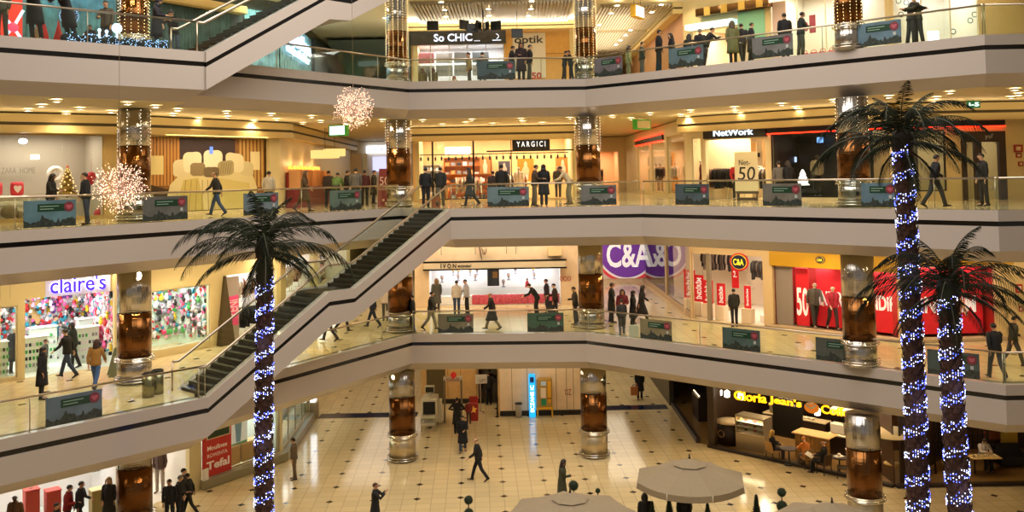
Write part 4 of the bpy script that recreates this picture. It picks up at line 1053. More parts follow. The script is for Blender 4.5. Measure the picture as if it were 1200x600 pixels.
u, z = onW(WL1, 41, 184, 2.3); b = MB(); b.box(-.17, .17, -.05, .05, -.1, .1, .02); wobj(b, 'wall_lamp', emis('square_lamp_shade', '#ffe9c2', 3.), 'small square lit lamp high on the homeware back wall', 'lamp', WL1, u, z, 2.3)
u, z = onW(WL1, 27, 161, .6); b = MB(); b.ball((0, 0, 0), .16, .14, .1, 10, 6); wobj(b, 'window_spotlight', emis('blue_white_spot', '#dfe6ff', 18.), 'bright bluish spotlight at the top of the homeware window', 'lamp', WL1, u, z-.15, .6)
# giant bed picture in the next window
t = wthing('bed_poster', 'huge picture of a made bed with pillows filling the window beside the chrome pillar', 'poster', WL2, 1.5, 12.03, .28)
PW, PH = 6.35, 3.2
bg = MB(); bg.box(0, PW, 0, .05, 0, PH, .01); bg.build('board', mat('poster_drape_brown', '#8a5c2a', .5, noise=.3, nscale=3), t)
def pr(pts, c, d): board_shape(t, [(x*PW, z*PH) for x, z in pts], mat('poster_'+c[1:], c, .45), d)
for k in range(9): pr([(.02+k*.026, .35), (.036+k*.026, .35), (.036+k*.026, 1), (.02+k*.026, 1)], '#c08a45', .006)
for k in range(7): pr([(.76+k*.034, .3), (.778+k*.034, .3), (.778+k*.034, 1), (.76+k*.034, 1)], '#c9a25a', .006)
pr([(.25, .66), (.72, .66), (.72, 1), (.25, 1)], '#3a2a2e', .006)
pr([(.02, .5), (.12, .5), (.12, .75), (.02, .75)], '#e0cf92', .008); pr([(.86, .55), (.95, .55), (.95, .82), (.86, .82)], '#eedfae', .008)
pr([(.0, 0), (.27, 0), (.27, .45), (.15, .3), (0, .38)], '#3b2a17', .008)
pr([(.12, 0), (.9, 0), (.92, .3), (.88, .48), (.72, .56), (.4, .57), (.25, .5), (.17, .36)], '#d9cc9a', .012)
pr([(.2, 0), (.45, 0), (.4, .45), (.28, .42)], '#c7b56a', .014); pr([(.5, .0), (.86, 0), (.85, .36), (.52, .46)], '#cdbd78', .014)
def pil(x, z_, w_, hh, c, d, tilt=0.):
    pts = []
    for k in range(32):
        a = k*pi/16; ca, sa = cos(a), sin(a); q = (abs(ca)**2.6+abs(sa)**2.6)**(-1/2.6)*(1-.07*cos(4*a-pi)*.0) ; q *= 1+.06*cos(4*(a-pi/4))
        pts.append((x+w_/2+ca*q*w_/2, z_+hh/2+sa*q*hh/2+tilt*ca))
    pr(pts, c, d)
pil(.19, .47, .15, .24, '#d8cba2', .015, .02); pil(.27, .52, .16, .29, '#e8dfbe', .0175, .01); pil(.44, .54, .17, .3, '#efe7ca', .018); pil(.63, .52, .17, .28, '#e3d8b2', .0185, -.02); pil(.76, .46, .13, .22, '#d3c596', .0175, -.02)
pil(.33, .47, .13, .19, '#8c7a58', .0205); pil(.56, .47, .15, .22, '#a89a70', .021, .015); pil(.44, .45, .14, .15, '#6f6048', .0225)
for k in range(5): pr([(.585+k*.02, .5), (.59+k*.02, .5), (.605+k*.02, .66), (.6+k*.02, .66)], '#7d6f4c', .0235)
for k in range(6): pr([(.26+k*.055, 0), (.268+k*.055, 0), (.3+k*.045, .42), (.294+k*.045, .42)], '#a8985c', .02)
light('poster window lamp', 'AREA', WL2.pt(4.6, -.6, 15.3), 90, WARM, 5.5, .3, (radians(0), 0, WL2.a))
u, z = onW(WL2, 248, 176, .2); b = MB(); b.box(-.09, .09, -.01, .01, -.16, .16, .004); wobj(b, 'sticker', emis('blue_sticker', '#7fa4ff', 1.2), 'small blue sticker on the bed picture window', 'sticker', WL2, u, z, .22)
# corridor with the lamp counter
facade('wall_corridor', WCL, 0, WCL.L, Z3, zc3, [], mat('corridor_wall_cream', '#e6d3a4', .5))
bulkhead(WCL, 0, WCL.L, 15.3, zc3)
t = wthing('lamp_counter', 'long dark red counter along the corridor wall under a row of small lamps', 'counter', WCL, 1.2, Z3, -.75)
b = MB(); b.box(0, 9.5, 0, .7, 0, 1.0, .02); b.build('cabinet', cm('#7d1f22'), t)
b = MB(); b.box(0, 9.5, .55, .7, 1.0, 1.75, .01); b.build('back_board', cm('#8f2a20'), t)
for k in range(9):
    b = MB(); b.box(k*1.18-.02+.03, k*1.18+.05, .0, .6, .95, 1.85, .006); b.build('divider', cm('#d8a06a'), t)
lm = MB(); lm.lathe([(.05, 0), (.05, .02), (.012, .03), (.012, .2)], 10); lm.mi = 1; lm.lathe([(.1, .16), (.07, .34)], 14)
lme = lm.mesh('counter_lamp', [M_dark, emis('orange_lamp_shade', '#ff8a30', 4.)])
for k in range(9):
    put_at(lme, 'counter_lamp', 'small glowing orange lamp on the row above the dark red counter', 'lamp', WCL, 1.6+k*1.02, Z3+1.76, -.18, 'lamps over the red counter')
    if k % 3 == 1: light('counter lamp glow', 'POINT', WCL.pt(1.6+k*1.02, -.35, Z3+2.2), 15, (1., .62, .25), .1)
for (x, y, w_, lab) in ((381, 181, .75, 'wide drum pendant lamp over the corridor counter, the larger one in front'), (392, 179, .62, 'drum pendant lamp over the corridor, half hidden behind the larger one')):
    p = at_y(x, y, 49. if w_ > .7 else 53.)
    t = thing('pendant_lamp', lab, 'pendant lamp', (p.x, p.y, p.z-.2))
    b = MB(); b.lathe([(w_, 0), (w_, .42)], 28); b.build('lamp_shade', emis('cream_drum_shade', '#ffcf7a', 1.3), t)
    b = MB(); b.tube([(0, 0, .42), (0, 0, zc3-p.z+.2)], .012, 6); b.build('cable', M_dark, t)
def hang_sign(label, x, y, Y, w, h, rz, face, edge, zc_):
    p = at_y(x, y, Y); t = thing('directional_sign', label, 'sign', (p.x, p.y, p.z-h/2), rz)
    b = MB(); b.box(-w/2, w/2, -.14, .14, 0, h, .02); b.build('casing', edge, t)
    b = MB(); b.box(-w/2+.08, w/2-.08, -.152, -.138, .06, h-.06, .004); b.build('face', face, t)
    b = MB()
    for s in (-.35, .35): b.tube([(s*w, 0, h), (s*w, 0, zc_-p.z+h/2)], .012, 6)
    b.build('suspension_rod', M_dark, t)
    return t
GRN = mat('sign_green', '#3fa02f', .4, em=.25)
t = hang_sign('green edged lit direction sign hanging near the pink starburst', 397, 153, 46., 1.05, .55, radians(-25), emis('sign_face_white', '#e6f0ff', 2.2), GRN, zc3)
text('Cinema', -.3, .3, .2, .36, cm('#3a4a8a'), t, -.155, 0, .004)
hang_sign('cream direction sign with a green end in front of the corridor', 752, 146, 46., 1.0, .5, radians(35), cm('#e9d9a8'), GRN, zc3)
facade('wall_back_panel', Wall((-12.4, 70), (-5.9, 70)), 0, 6.5, Z3, zc3, [], cm('#e9dcc6'))
WV = Wall((-12.4, 69.8), (-5.9, 69.8))
t, w, h = poster('lit_shop_sign', 'white lit shop sign at the end of the corridor beside the chrome pillar', 'sign', WV, 429, 454, 171, 179.5, emis('white_sign_box', '#e8f2ff', 2.4))
text('VEYAL', .5, w-.15, h*.3, h*.68, cm('#25303f'), t, -.02, .01, .01); text('@', .15, .42, h*.25, h*.7, cm('#25303f'), t, -.02, .0, .01)
b = MB(); b.box(0, 1.6, 0, .1, 0, 1.1, .01); wobj(b, 'screen_sign', emis('violet_screen', '#c9c8f2', 1.4), 'pale violet screen under the lit corridor sign', 'screen', WV, WV.hit(437, 197)[0], 13.75, -.12)  # a display screen, set slightly clear of the end wall
for k, (x0, x1) in enumerate(((394, 405), (405, 424), (424.5, 431))):
    t, w, h = poster('shop_door_panel', ('white panel with a black socket plate at the corridor end', 'striped pale panel at the corridor end', 'narrow white door frame at the corridor end')[k], 'panel', WV, x0, x1, 180, 232, cm(('#f2e6d8', '#eccfae', '#f6efe2')[k]), v=-.15)
t = thing('standing_banner', 'dark red standing banner reading fifty beside the chrome pillar', 'banner', (*at_y(450, 243, 45.6).xy, Z3), radians(-4))
b = MB(); b.loft([[(-.3, -.1, 0), (.3, -.1, 0), (.3, -.02, 0), (-.3, -.02, 0)], [(-.26, .2, 1.85), (.34, .2, 1.85), (.34, .26, 1.85), (-.26, .26, 1.85)]], smooth=False); b.build('board', cm('#7c211c'), t)
text('50', -.2, .26, 1.05, 1.45, cm('#e6c7b0'), t, .02, .0, .01); text('indirim', -.22, .22, .78, .95, cm('#c79a80'), t, -.02, 0, .01); b = MB(); b.ball((0, -.1, .3), .07, .03, .07, 8, 5); b.build('emblem', cm('#d8b69c'), t)
# glass fronted clothes shop in the middle
facade('wall_front', WB, -.1, WB.L, Z3, zc3, [(.05, 8.9, 12.0, 15.6)], mat('middle_shop_frame', '#e5bd84', .5))
shop_room(WB, .05, 8.9, Z3, 15.7, 4.2, mat('warm_shop_wall', '#f0c58c', .6), None, 1700, (1., .84, .6), panels=3, mfl=cm('#e8cfa4', .25))
ym = [U(WB, 507, 200), U(WB, 555, 200)]
WN[0] += 1; o = frame_window(WN[0], WB, .05, ym[0], 12.0, 15.6, M_dark); WN[0] += 1; frame_window(WN[0], WB, ym[0], ym[1], 12.0, 15.6, M_dark); WN[0] += 1; frame_window(WN[0], WB, ym[1], U(WB, 600, 200), 12.0, 15.6, M_dark)
t, w, h = poster('shop_sign', 'black sign with white letters over the warm lit clothes shop', 'sign', WB, 600, 644.5, 162, 175.5, mat('sign_black', '#262320', .4), th=.12, v=-.12)
text('Y A R G I C I', .25, w-.25, h*.28, h*.72, emis('sign_letters_white', '#fff6ea', 1.6), t, -.02, .01, .02)
# beam above the open part
b = MB(); b.box(U(WB, 570, 170), U(WB, 672, 170), -.02, .05, 14.62, 14.7, .01); wobj(b, 'track_beam', M_dark, 'dark rail above the open entrance of the warm lit shop', 'beam', WB, 0, 0)
sm = MB(); sm.tube([(0, 0, .25), (0, 0, .1)], .012, 6); sm.lathe([(.045, -.1), (.06, .1)], 10); sme = sm.mesh('track_spotlight', [M_dark])
for k in range(22):
    put_at(sme, 'track_spotlight', 'small black track spotlight under the warm lit shop ceiling', 'spotlight', WB, .3+k*.39, 14.3, .6+.25*(k % 3), 'track spotlights of the warm lit shop', 0)
for v_ in (.6, .85, 1.1):
    b = MB(); b.box(.2, 8.7, v_-.02, v_+.02, 14.52, 14.56); wobj(b, 'track_rail', M_dark, 'black lighting track over the clothes shop, %s from the glass' % {.6: 'first', .85: 'second', 1.1: 'third'}[v_], 'track', WB, 0, 0)
shelf_unit('glowing orange shelves left of the entrance, behind the tall glass'.replace('left of the entrance, ', ''), WB, 1.35, Z3, 3.6, 2.9, 2.5, 5, mat('orange_shelf_wood', '#c9752a', .5), [CL['#efe6ee'], CL['#8f8f99'], cm('#d9a05a'), CL['#222026']], 'folded pile on the orange shelves behind the tall glass')
shelf_unit('white display shelves by the chrome pillar in the warm lit shop', WB, .12, Z3, 3.4, 1.1, 2.1, 6, cm('#f3e4cf'), [CL['#222026'], CL['#efe6ee']], 'small dark goods on the white shelves by the chrome pillar', dep=.35)
t, w, h = poster('lit_name_board', 'glowing white lettering board above the orange shelves', 'sign', WB, 0, 0, 0, 0, emis('white_name_board', '#fff6e0', 5.), u=(U(WB, 518, 173), U(WB, 549, 173)), z=(14.55, 15.0), v=2.2)
for k, (x0, x1, y0, y1, c1, c2, nm) in enumerate(((562, 575, 184, 204, '#c98a4a', '#f3dfc4', 'orange'), (584, 598, 189, 206, '#5b5560', '#e8c9b8', 'grey'), (606, 626, 186, 212, '#d9912e', '#f0d2a8', 'amber'), (651, 668, 184, 210, '#c97f3a', '#e9d5c0', 'copper'))):
    t, w, h = poster('fashion_poster', '%s fashion photograph of a standing figure inside the warm lit shop' % nm, 'poster', WB, x0, x1, y0, y1, cm(c1), v=2.6)
    board_shape(t, [(w*.35, .05), (w*.65, .05), (w*.72, h*.5), (w*.6, h*.68), (w*.6, h*.8), (w*.5, h*.9), (w*.4, h*.8), (w*.4, h*.68), (w*.28, h*.5)], cm(c2), .01)
clothes_rack('clothes rack of mixed garments inside the warm lit shop entrance', 'mixed garment on the rack inside the warm lit shop', WB, 4.3, Z3, 2.0, 2.0, ['#5a3a30', '#d8c6b0', '#8a4a3a', '#2a2422', '#efe2d2'], 1.4)
clothes_rack('clothes rack of pale blouses near the glass of the warm lit shop', 'pale blouse on the rack near the glass', WB, 2.2, Z3, 1.6, 1.5, ['#efe2d2', '#d8b8a0', '#c98a6a'], 1.3)
t = wthing('display_table', 'low wooden table of folded knitwear behind the tall glass', 'table', WB, 1.6, Z3, 1.4)
b = MB(); b.box(0, 1.6, 0, .7, .68, .74, .01); b.build('tabletop', M_wood, t)
for x in (.06, 1.54):
    for y in (.06, .64): b = MB(); b.box(x-.03, x+.03, y-.03, y+.03, 0, .69, .005); b.build('leg', M_wood, t)
facade('wall_corridor', WBL, 0, WBL.L, Z3, zc3, [], M_cream); facade('wall_corridor', WBR, 0, WBR.L, Z3, zc3, [], M_cream)
# corridor shop on the far side and glazed corner shop
zz = 15.3
facade('wall_corridor_end', Wall((2.5, 70), (8.6, 70)), 0, 6.1, Z3, zc3, [(1.8, 5.5, Z3, 14.9)], cm('#eed3a4'))
WQ = Wall((2.5, 70), (8.6, 70)); shop_room(WQ, 1.8, 5.5, Z3, 15., 3., cm('#f6c79a'), None, 330, (1., .78, .5))
clothes_rack('clothes rack of brown coats at the end of the corridor with orange panels', 'brown coat hanging at the corridor end', WQ, 2.2, Z3, .8, 2.2, ['#4a2f28', '#3a2a26', '#5a3c30'], 1.7)
t, w, h = poster('fashion_poster', 'small dark photograph above the brown coats at the corridor end', 'poster', WQ, 0, 0, 0, 0, cm('#5c2f3a'), u=(2.4, 4.3), z=(13.75, 14.5), v=1.6)
facade('wall_corridor', WCR, 0, WCR.L, Z3, zc3, [(12, 17.5, 12.05, zz), (18.2, 23.2, 12.05, zz), (23.8, WCR.L-.5, 12.05, zz)], mat('pale_stone_pilaster', '#e6d5ac', .5))
shop_room(WCR, 12, WCR.L-.4, Z3, zz+.05, 3.0, cm('#f0d8ae'), None, 900, (1., .84, .6), panels=3)
win(WCR, 12, 17.5, 12.05, zz, cm('#c9b27a')); win(WCR, 18.2, 23.2, 12.05, zz, cm('#c9b27a')); win(WCR, 23.8, WCR.L-.5, 12.05, zz, cm('#c9b27a'))
b = MB(); b.box(0, .3, -.05, .1, 0, 2.4, .01)
for k, uu in enumerate((13.2, 20.4)): wobj(b, 'display_panel_board', cm('#e59a1e'), ('orange upright panel behind the dark dressed dummies in the corridor window', 'second orange upright panel beside the pale dressed dummy')[k], 'board', WCR, uu, 12.05, .9)
u0 = .35; u1 = U(WR1, 822, 190); n0 = U(WR1, 826, 150); n1 = U(WR1, 899, 150)
facade('wall_front', WR1, 0, WR1.L, Z3, zc3, [(.3, u1, 12.05, HD-.25), (n0, n1-.15, Z3, 14.85), (n1+.15, 10.2, 12.05, 15.0)], mat('pale_stone_pilaster', '#e6d5ac', .5))
shop_room(WR1, .3, n1-.1, Z3, HD, 4., cm('#ecd2a6'), None, 1000, (1., .84, .6), panels=2, mfl=cm('#d8c49a', .2))
shop_room(WR1, n1+.1, 10.25, Z3, 15.1, 2.6, mat('dark_shop_wall', '#2b2a24', .5), None, 60, NEUT)
win(WR1, .3, u1, 12.05, HD-.25, cm('#d8cba4')); win(WR1, n1+.15, 10.2, 12.05, 15.0, M_dark)
z0, z1 = WR1.hit(862, 161.5)[1], WR1.hit(862, 149)[1]
t, w, h = poster('shop_sign', 'long black sign with white lettering over the racks of dark coats', 'sign', WR1, 0, 0, 0, 0, mat('sign_black', '#262320', .4), u=(n0, n1), z=(z0, z1), th=.2, v=-.2)
text('NetWork', w*.18, w*.82, h*.2, h*.82, emis('sign_letters_blue_white', '#e6f4ff', 1.7), t, -.02, .02, .02)
t, w, h = poster('standing_price_board', 'cream standing board with the number fifty before the coat racks', 'sign', WR1, 0, 0, 0, 0, cm('#efe3bd'), u=(U(WR1, 868, 200), U(WR1, 895, 200)), z=(12.35, 14.2), v=-.55)
text('Net-', w*.2, w*.68, h*.66, h*.8, cm('#4a4436'), t, -.012, 0, .005); text('50', w*.14, w*.86, h*.28, h*.62, cm('#2a2620'), t, -.012, 0, .005, shear=.12)
b = MB(); b.box(.05, w-.05, -.02, .12, -.12, 0, .01); b.box(.1, w-.1, .0, .1, -.44, -.3, .01); 
for s in (.1, w-.1): b.box(s-.03, s+.03, .02, .08, -.45, 0, .004)
b.build('foot', cm('#4a4030'), t)
clothes_rack('clothes rack of black coats under the black shop sign', 'black coat hanging under the black shop sign', WR1, n0+.1, Z3, .5, 1.7, ['#15161a', '#1d1e22', '#1a1614'], 1.55)
clothes_rack('clothes rack of dark red and brown jackets in the corner window', 'brown jacket hanging in the corner window', WR1, .5, Z3, 1.0, 1.2, ['#5a2018', '#7a3a24', '#6a5040'], 1.5)
b = MB(); b.box(0, .18, 0, .02, 0, .22, .005); b.mi = 1; b.box(.02, .16, -.004, 0, .02, .2); b.mi = 0
for k in range(6):
    wobj(b, 'small_picture', [M_dark, M_dark], 'small dark framed picture in the row behind the black coats', 'picture', WR1, n0+.25+k*.34, 14.0, 3.9, 'small pictures behind the coats')
shelf_unit('pale shelf bay at the back of the black sign shop', WR1, n1-1.5, Z3, 3.4, 1.2, 2.0, 4, cm('#e8d3a8'), [CL['#222026'], cm('#7a5a3a')], 'folded pile on the black sign shop shelves')
# black band with red glowing edges
M_redneon = emis('red_neon_edge', '#ff2a12', 5.)
for W, a, c, nm in ((WR1, n1+.05, 10.35, 'beside the black shop sign'), (WR2, .1, 4.75, 'past the tall palm crown'), (WCR, 12, 23, 'over the corridor windows')):
    t = wthing('shop_fascia', 'black band with thin red glowing edges %s' % nm, 'fascia', W, a, 14.98 if W is not WCR else 15.1, -.12)
    b = MB(); b.box(0, c-a, 0, .12, .06, .36, .01); b.build('band', mat('band_black', '#1c0d0c', .4), t)
    b = MB(); b.box(0, c-a, -.01, .06, 0, .05); b.build('lower_neon', M_redneon, t); b = MB(); b.box(0, c-a, -.01, .06, .37, .42); b.build('upper_neon', M_redneon, t)
t = wthing('christmas_tree', 'white glowing paper tree in the dark window', 'tree', WR1, WR1.hit(941, 215, .7)[0], WR1.hit(941, 217, .7)[1], .7)
b = MB()
for k in range(4): b.lathe([(.3-.05*k, .0+.16*k), (.1-.02*k, .24+.16*k)], 12)
b.build('tier', emis('white_tree_glow', '#fff4e0', 3.), t)
for k, (x, y, c) in enumerate(((918, 159, '#ffe69a'), (914, 171, '#ffe69a'), (921, 182, '#ff9a6a'), (930, 187, '#bcd2ff'), (961, 164, '#7ab2ff'))):
    u, z = WR1.hit(x, y, 2.4); b = MB(); b.box(-.16, .16, -.03, .03, -.13, .13, .02)
    wobj(b, 'lit_cube_shelf', emis('lit_cube_'+c[1:], c, 1.6), ('yellow lit cube, topmost in the dark window', 'yellow lit cube, second in the dark window', 'orange lit cube in the dark window', 'pale blue lit cube in the dark window', 'sky blue screen in the dark window')[k], 'display', WR1, u, z, 2.4)
facade('wall_front', WR2, 0, WR2.L, Z3, zc3, [(.3, 2.2, 12.3, 14.9), (3.0, 4.65, Z3, 14.6)], mat('cream_side_wall', '#dcc68c', .5))
shop_room(WR2, .3, 4.7, Z3, 15., 2.5, cm('#cdbb88'), None, 130, NEUT)
win(WR2, .3, 2.2, 12.3, 14.9, M_dark)
t = wthing('door_frame', 'dark brown doorway frame with small lettering beyond the tall palm', 'door', WR2, 2.85, Z3, -.1)
b = MB(); b.box(0, 1.9, 0, .2, 2.45, 2.9, .01); b.build('lintel_panel', cm('#3b2c24'), t)
for x in (0, .55, 1.6): b = MB(); b.box(x, x+.3 if x else .2, 0, .2, 0, 2.5, .01); b.build('upright', cm('#3b2c24'), t)
text('ysf', .95, 1.4, .3, .6, cm('#d6ccc0'), t, -.01, 0, .005); text('ysf', 1.0, 1.35, 2.55, 2.78, cm('#cfc4b6'), t, -.01, 0, .005)
u, z = WR2.hit(1141, 122, -1.5); t = wthing('exit_sign', 'small green exit sign hanging from the middle gallery ceiling', 'sign', WR2, u-.28, z-.16, -1.5)
b = MB(); b.box(0, .56, 0, .06, 0, .3, .01); b.build('casing', mat('exit_green', '#0f5a38', .4, em=.5), t)
text('i-5', .08, .5, .07, .23, emis('exit_white', '#e8fff0', 2.), t, -.01, .02, .005)
b = MB(); b.tube([(.28, .03, .3), (.28, .03, 1.2)], .01, 6); b.build('hanging_rod', M_dark, t)
for (x, y, s) in ((1193, 174, .2), (1193.5, 182, .13), (1196, 192, .12)):
    u, z = WR2.hit(x, y); b = MB(); b.box(-s, s, -.03, 0, -s*.8, s*.8, .01); b.mi = 1; b.box(-s*.5, s*.5, -.04, -.03, -s*.4, s*.4)
    wobj(b, 'fire_sign', [cm('#a33020'), cm('#e0c9a0')], 'red safety sign on the cream wall past the dark doorway, %s' % {.2: 'the biggest', .13: 'the middle one', .12: 'the lowest'}[s], 'sign', WR2, u, z)

clothes_rack('clothes rack of pale and dark suits deeper in the black sign shop', 'suit hanging deeper in the black sign shop', WR1, n0+.2, Z3, 1.7, 2.2, ['#2a2a30', '#8a7a6a', '#3a3026', '#c9b89a'], 1.5)
clothes_rack('clothes rack of grey tops by the back wall of the black sign shop', 'grey top hanging by the back wall of the black sign shop', WR1, n0-.6, Z3, 3.0, 2.0, ['#6a6a6c', '#4a4a50', '#b0a898'], 1.6)
clothes_rack('clothes rack of olive garments in the corridor window nearest the corner', 'olive garment in the corridor window nearest the corner', WCR, 24.4, 12.06, 1.6, 2.6, ['#6a6a3a', '#4a4a2e', '#8a7a4a', '#c98a2e'], 1.5)
for k in range(3):
    b = MB(); b.box(0, .9, 0, .04, 0, 1.5, .01); b.mi = 1; b.box(.05, .85, -.01, 0, .05, 1.45)
    wobj(b, 'wall_niche', [cm('#d8bd8a'), cm(('#c79a5e', '#b98f5a', '#d2aa70')[k])], '%s wall niche above the coats of the black sign shop' % ('first tan', 'second tan', 'third tan')[k], 'niche', WR1, n0-.3+k*1.2, 13.3, 3.9)
# ------------------------------------------------------------ TOP GALLERY
zc4 = CEIL[4]
M_teal = mat('teal_bead_curtain', '#4a7c86', .4, noise=.5, nscale=2.)
def curtain(label, W, u0, u1, z0, z1, v=-.06, m=None):
    b = MB(); n = int((u1-u0)/.06); ff = []; r0 = []; r1 = []
    for k in range(n+1):
        x = u0+(u1-u0)*k/n; y = .035*sin(k*1.9)+.02*sin(k*.7); r0.append((x, v+y, z0)); r1.append((x, v+y, z1))
    b.add(r0+r1, [(k, k+1, n+2+k, n+1+k) for k in range(n)], True)
    b.add([(p[0], p[1]+.02, p[2]) for p in r0+r1], [(k+1, k, n+1+k, n+2+k) for k in range(n)], True)
    return wobj(b, 'bead_curtain', m or M_teal, label, 'curtain', W, 0, 0)
M_l4 = mat('upper_wall_dark', '#3a3f3e', .5)
facade('wall_front', WL0, 0, WL0.L, Z4, zc4, [], M_l4)
facade('wall_front', WL1, 0, WL1.L, Z4, zc4, [], M_l4)
facade('wall_front', WL2, 0, WL2.L, Z4, zc4, [], M_l4)
curtain('blue bead curtain behind the men on the top gallery', WL1, .6, 4.2, Z4+.02, 21.2)
curtain('dim teal bead curtain behind the two leaning people on the top gallery', WL2, .9, 5.6, Z4+.02, 20.9, m=mat('dim_teal_curtain', '#35565a', .5, noise=.5, nscale=2.))
light('curtain washer', 'AREA', WL1.pt(2.4, -.8, 21.4), 70, (.6, .85, 1.), 3.4, .3, (0, 0, WL1.a))
t, w, h = poster('neon_backdrop', 'glowing red panel behind the neon figure on the top gallery', 'panel', WL1, 0, 0, 0, 0, mat('neon_red_panel', '#e0301f', .5, em=.6), u=(-.5, .75), z=(17.85, 21.0), v=-.1)
b = MB(); b.box(0, 5., -.5, 0, 0, .35, .02); wobj(b, 'cove_beam', M_gold, 'pale lit beam above the dim curtain on the top gallery', 'beam', WL2, 1.2, 20.95)
facade('wall_corridor', WCL, 0, WCL.L, Z4, zc4, [], mat('corridor_dark_glass', '#2b2a28', .15))
curtain('bright blue bead curtain wall with glowing letters under the upper stairs', WL2, 6.4, 8.5, Z4+.02, 21.3, m=mat('blue_curtain', '#7fb4c4', .4, noise=.5, nscale=2.5))
curtain('blue bead curtain wall turning into the corridor of the top gallery', WCL, .05, 8.5, Z4+.02, 21.3, m=mat('blue_curtain', '#7fb4c4', .4, noise=.5, nscale=2.5))
light('blue curtain washer', 'AREA', WCL.pt(3.8, -1.2, 21.5), 150, (.7, .9, 1.), 7., .4, (0, 0, WCL.a)); light('blue curtain washer', 'AREA', WL2.pt(7.3, -.9, 21.5), 60, (.7, .9, 1.), 2., .4, (0, 0, WL2.a))
NEON = emis('neon_blue_white', '#cfe4ff', 2.4)
t = wthing('neon_lettering', 'large glowing white letters across the blue curtain under the upper stairs', 'sign', WCL, .2, 19.75, -.3)
text('mabiko', 0, 6.6, .35, 1.15, NEON, t, 0, .02, .05); text('cafe & bar', .2, 6.4, -.15, .28, NEON, t, 0, .02, .05)
b = MB(); b.box(0, 4.5, -.25, 0, 0, 3.6, .02); wobj(b, 'slate_screen', mat('slate_panel', '#2f3338', .3), 'dark slate panel between the blue curtain and the sloped lit ceiling', 'panel', WCL, 8.6, Z4+.02)
b = MB(); b.box(0, 9, -.2, 0, 0, 3.4, .02); wobj(b, 'gloss_screen', mat('grey_gloss_panel', '#5b6066', .2), 'glossy grey panel beyond the dark slate panel on the top gallery', 'panel', WCL, 13.2, Z4+.02)
b = MB(); b.loft([[(-11.2, 56, 21.7), (-5.8, 56, 21.7), (-5.8, 56.2, 21.7), (-11.2, 56.2, 21.7)], [(-11.2, 74, 18.6), (-5.8, 74, 18.6), (-5.8, 74.2, 18.6), (-11.2, 74.2, 18.6)]], smooth=False); struct(b.build('ceiling_sloped', mat('sloped_ceiling', '#7d8a84', .5)))
light('corridor blue lamp', 'AREA', (-8.5, 60, 20.6), 60, (.7, .9, .95), 3, 6)
# jewellery shop with black sign, optician, wood wall
s0, s1 = U(WB, 483, 60), U(WB, 591, 60)
facade('wall_front', WB, -.1, WB.L, Z4, zc4, [(s0, s1, Z4+.05, 20.75)], mat('upper_wood_wall', '#c99a50', .5, noise=.08))
shop_room(WB, s0, s1, Z4, 20.8, 2.2, cm('#e6e4e6'), None, 420, COOLW, panels=2)
t, w, h = poster('shop_sign', 'wide black sign with white letters over the top gallery jewellery shop', 'sign', WB, 0, 0, 0, 0, mat('sign_black', '#262320', .4), u=(s0-.1, s1+.1), z=(20.72, 21.45), th=.2, v=-.2)
LET = emis('sign_letters_cool', '#eef2ff', 1.5)
text('So CHIC', w*.25, w*.65, h*.22, h*.82, LET, t, -.02, .02, .02); text('...', w*.67, w*.73, h*.2, h*.26, LET, t, -.02, .03, .02)
b = MB(); b.torus((w*.9, -.04, h*.55), .13, .02, 14, 6, 'y', -1.5, 1.7); b.box(w*.86, w*.95, -.05, -.02, h*.22, h*.28); b.build('emblem', LET, t)
WN[0] += 1; frame_window(WN[0], WB, s0, s1, Z4+.05, 20.75, cm('#d8d6d4'), 4)
for k in range(4):
    t = wthing('display_case', 'white jewellery case %s along the top gallery shop' % ('nearest the chrome pillar', 'with the second pane', 'with the third pane', 'next to the wood wall')[k], 'display case', WB, s0+.2+k*1.05, Z4+.02, .8)
    b = MB(); b.box(0, .95, 0, .4, 0, .95, .02); b.build('cabinet', cm('#f2f1f4'), t); b = MB(); b.box(0, .95, 0, .4, 1.25, 1.85, .02); b.build('upper_case', cm('#c9ccd6'), t)
    b = MB(); b.box(.0, .95, .1, .35, 2.0, 2.6, .02); b.build('picture_panel', cm(('#d98a96', '#e9e4e6', '#b9bcc4', '#9ba3b0')[k]), t)
    b = MB()
    for q in range(4): b.torus((.14+q*.22, -.01, 1.5), .06, .012, 10, 5, 'y')
    b.build('necklace', cm('#54505a'), t)
t, w, h = poster('optician_sign', 'white panel with dark optician lettering behind the gallery couple', 'sign', WB, 600.5, 640, 39, 91, mat('optician_white', '#e4ddd2', .5))
text('optik', .1, w-.1, h*.72, h*.94, cm('#2a2624'), t, -.01, .02, .01)
t2 = wthing('wall_lettering', 'red number fifty low on the white optician panel', 'sign', WB, U(WB, 623, 88), 18.78, -.08); text('50', 0, .55, -.1, .28, cm('#b02a30'), t2, 0, .02, .01)
b = MB(); b.box(0, 1.4, -.02, 0, 0, .03); wobj(b, 'wall_groove', cm('#7a5626'), 'dark seam across the wood wall beside the optician panel', 'seam', WB, U(WB, 640, 62), 20.1, 0)
facade('wall_corridor', WBL, 0, WBL.L, Z4, zc4, [], M_cream); facade('wall_corridor', WBR, 0, WBR.L, Z4, zc4, [], M_cream)
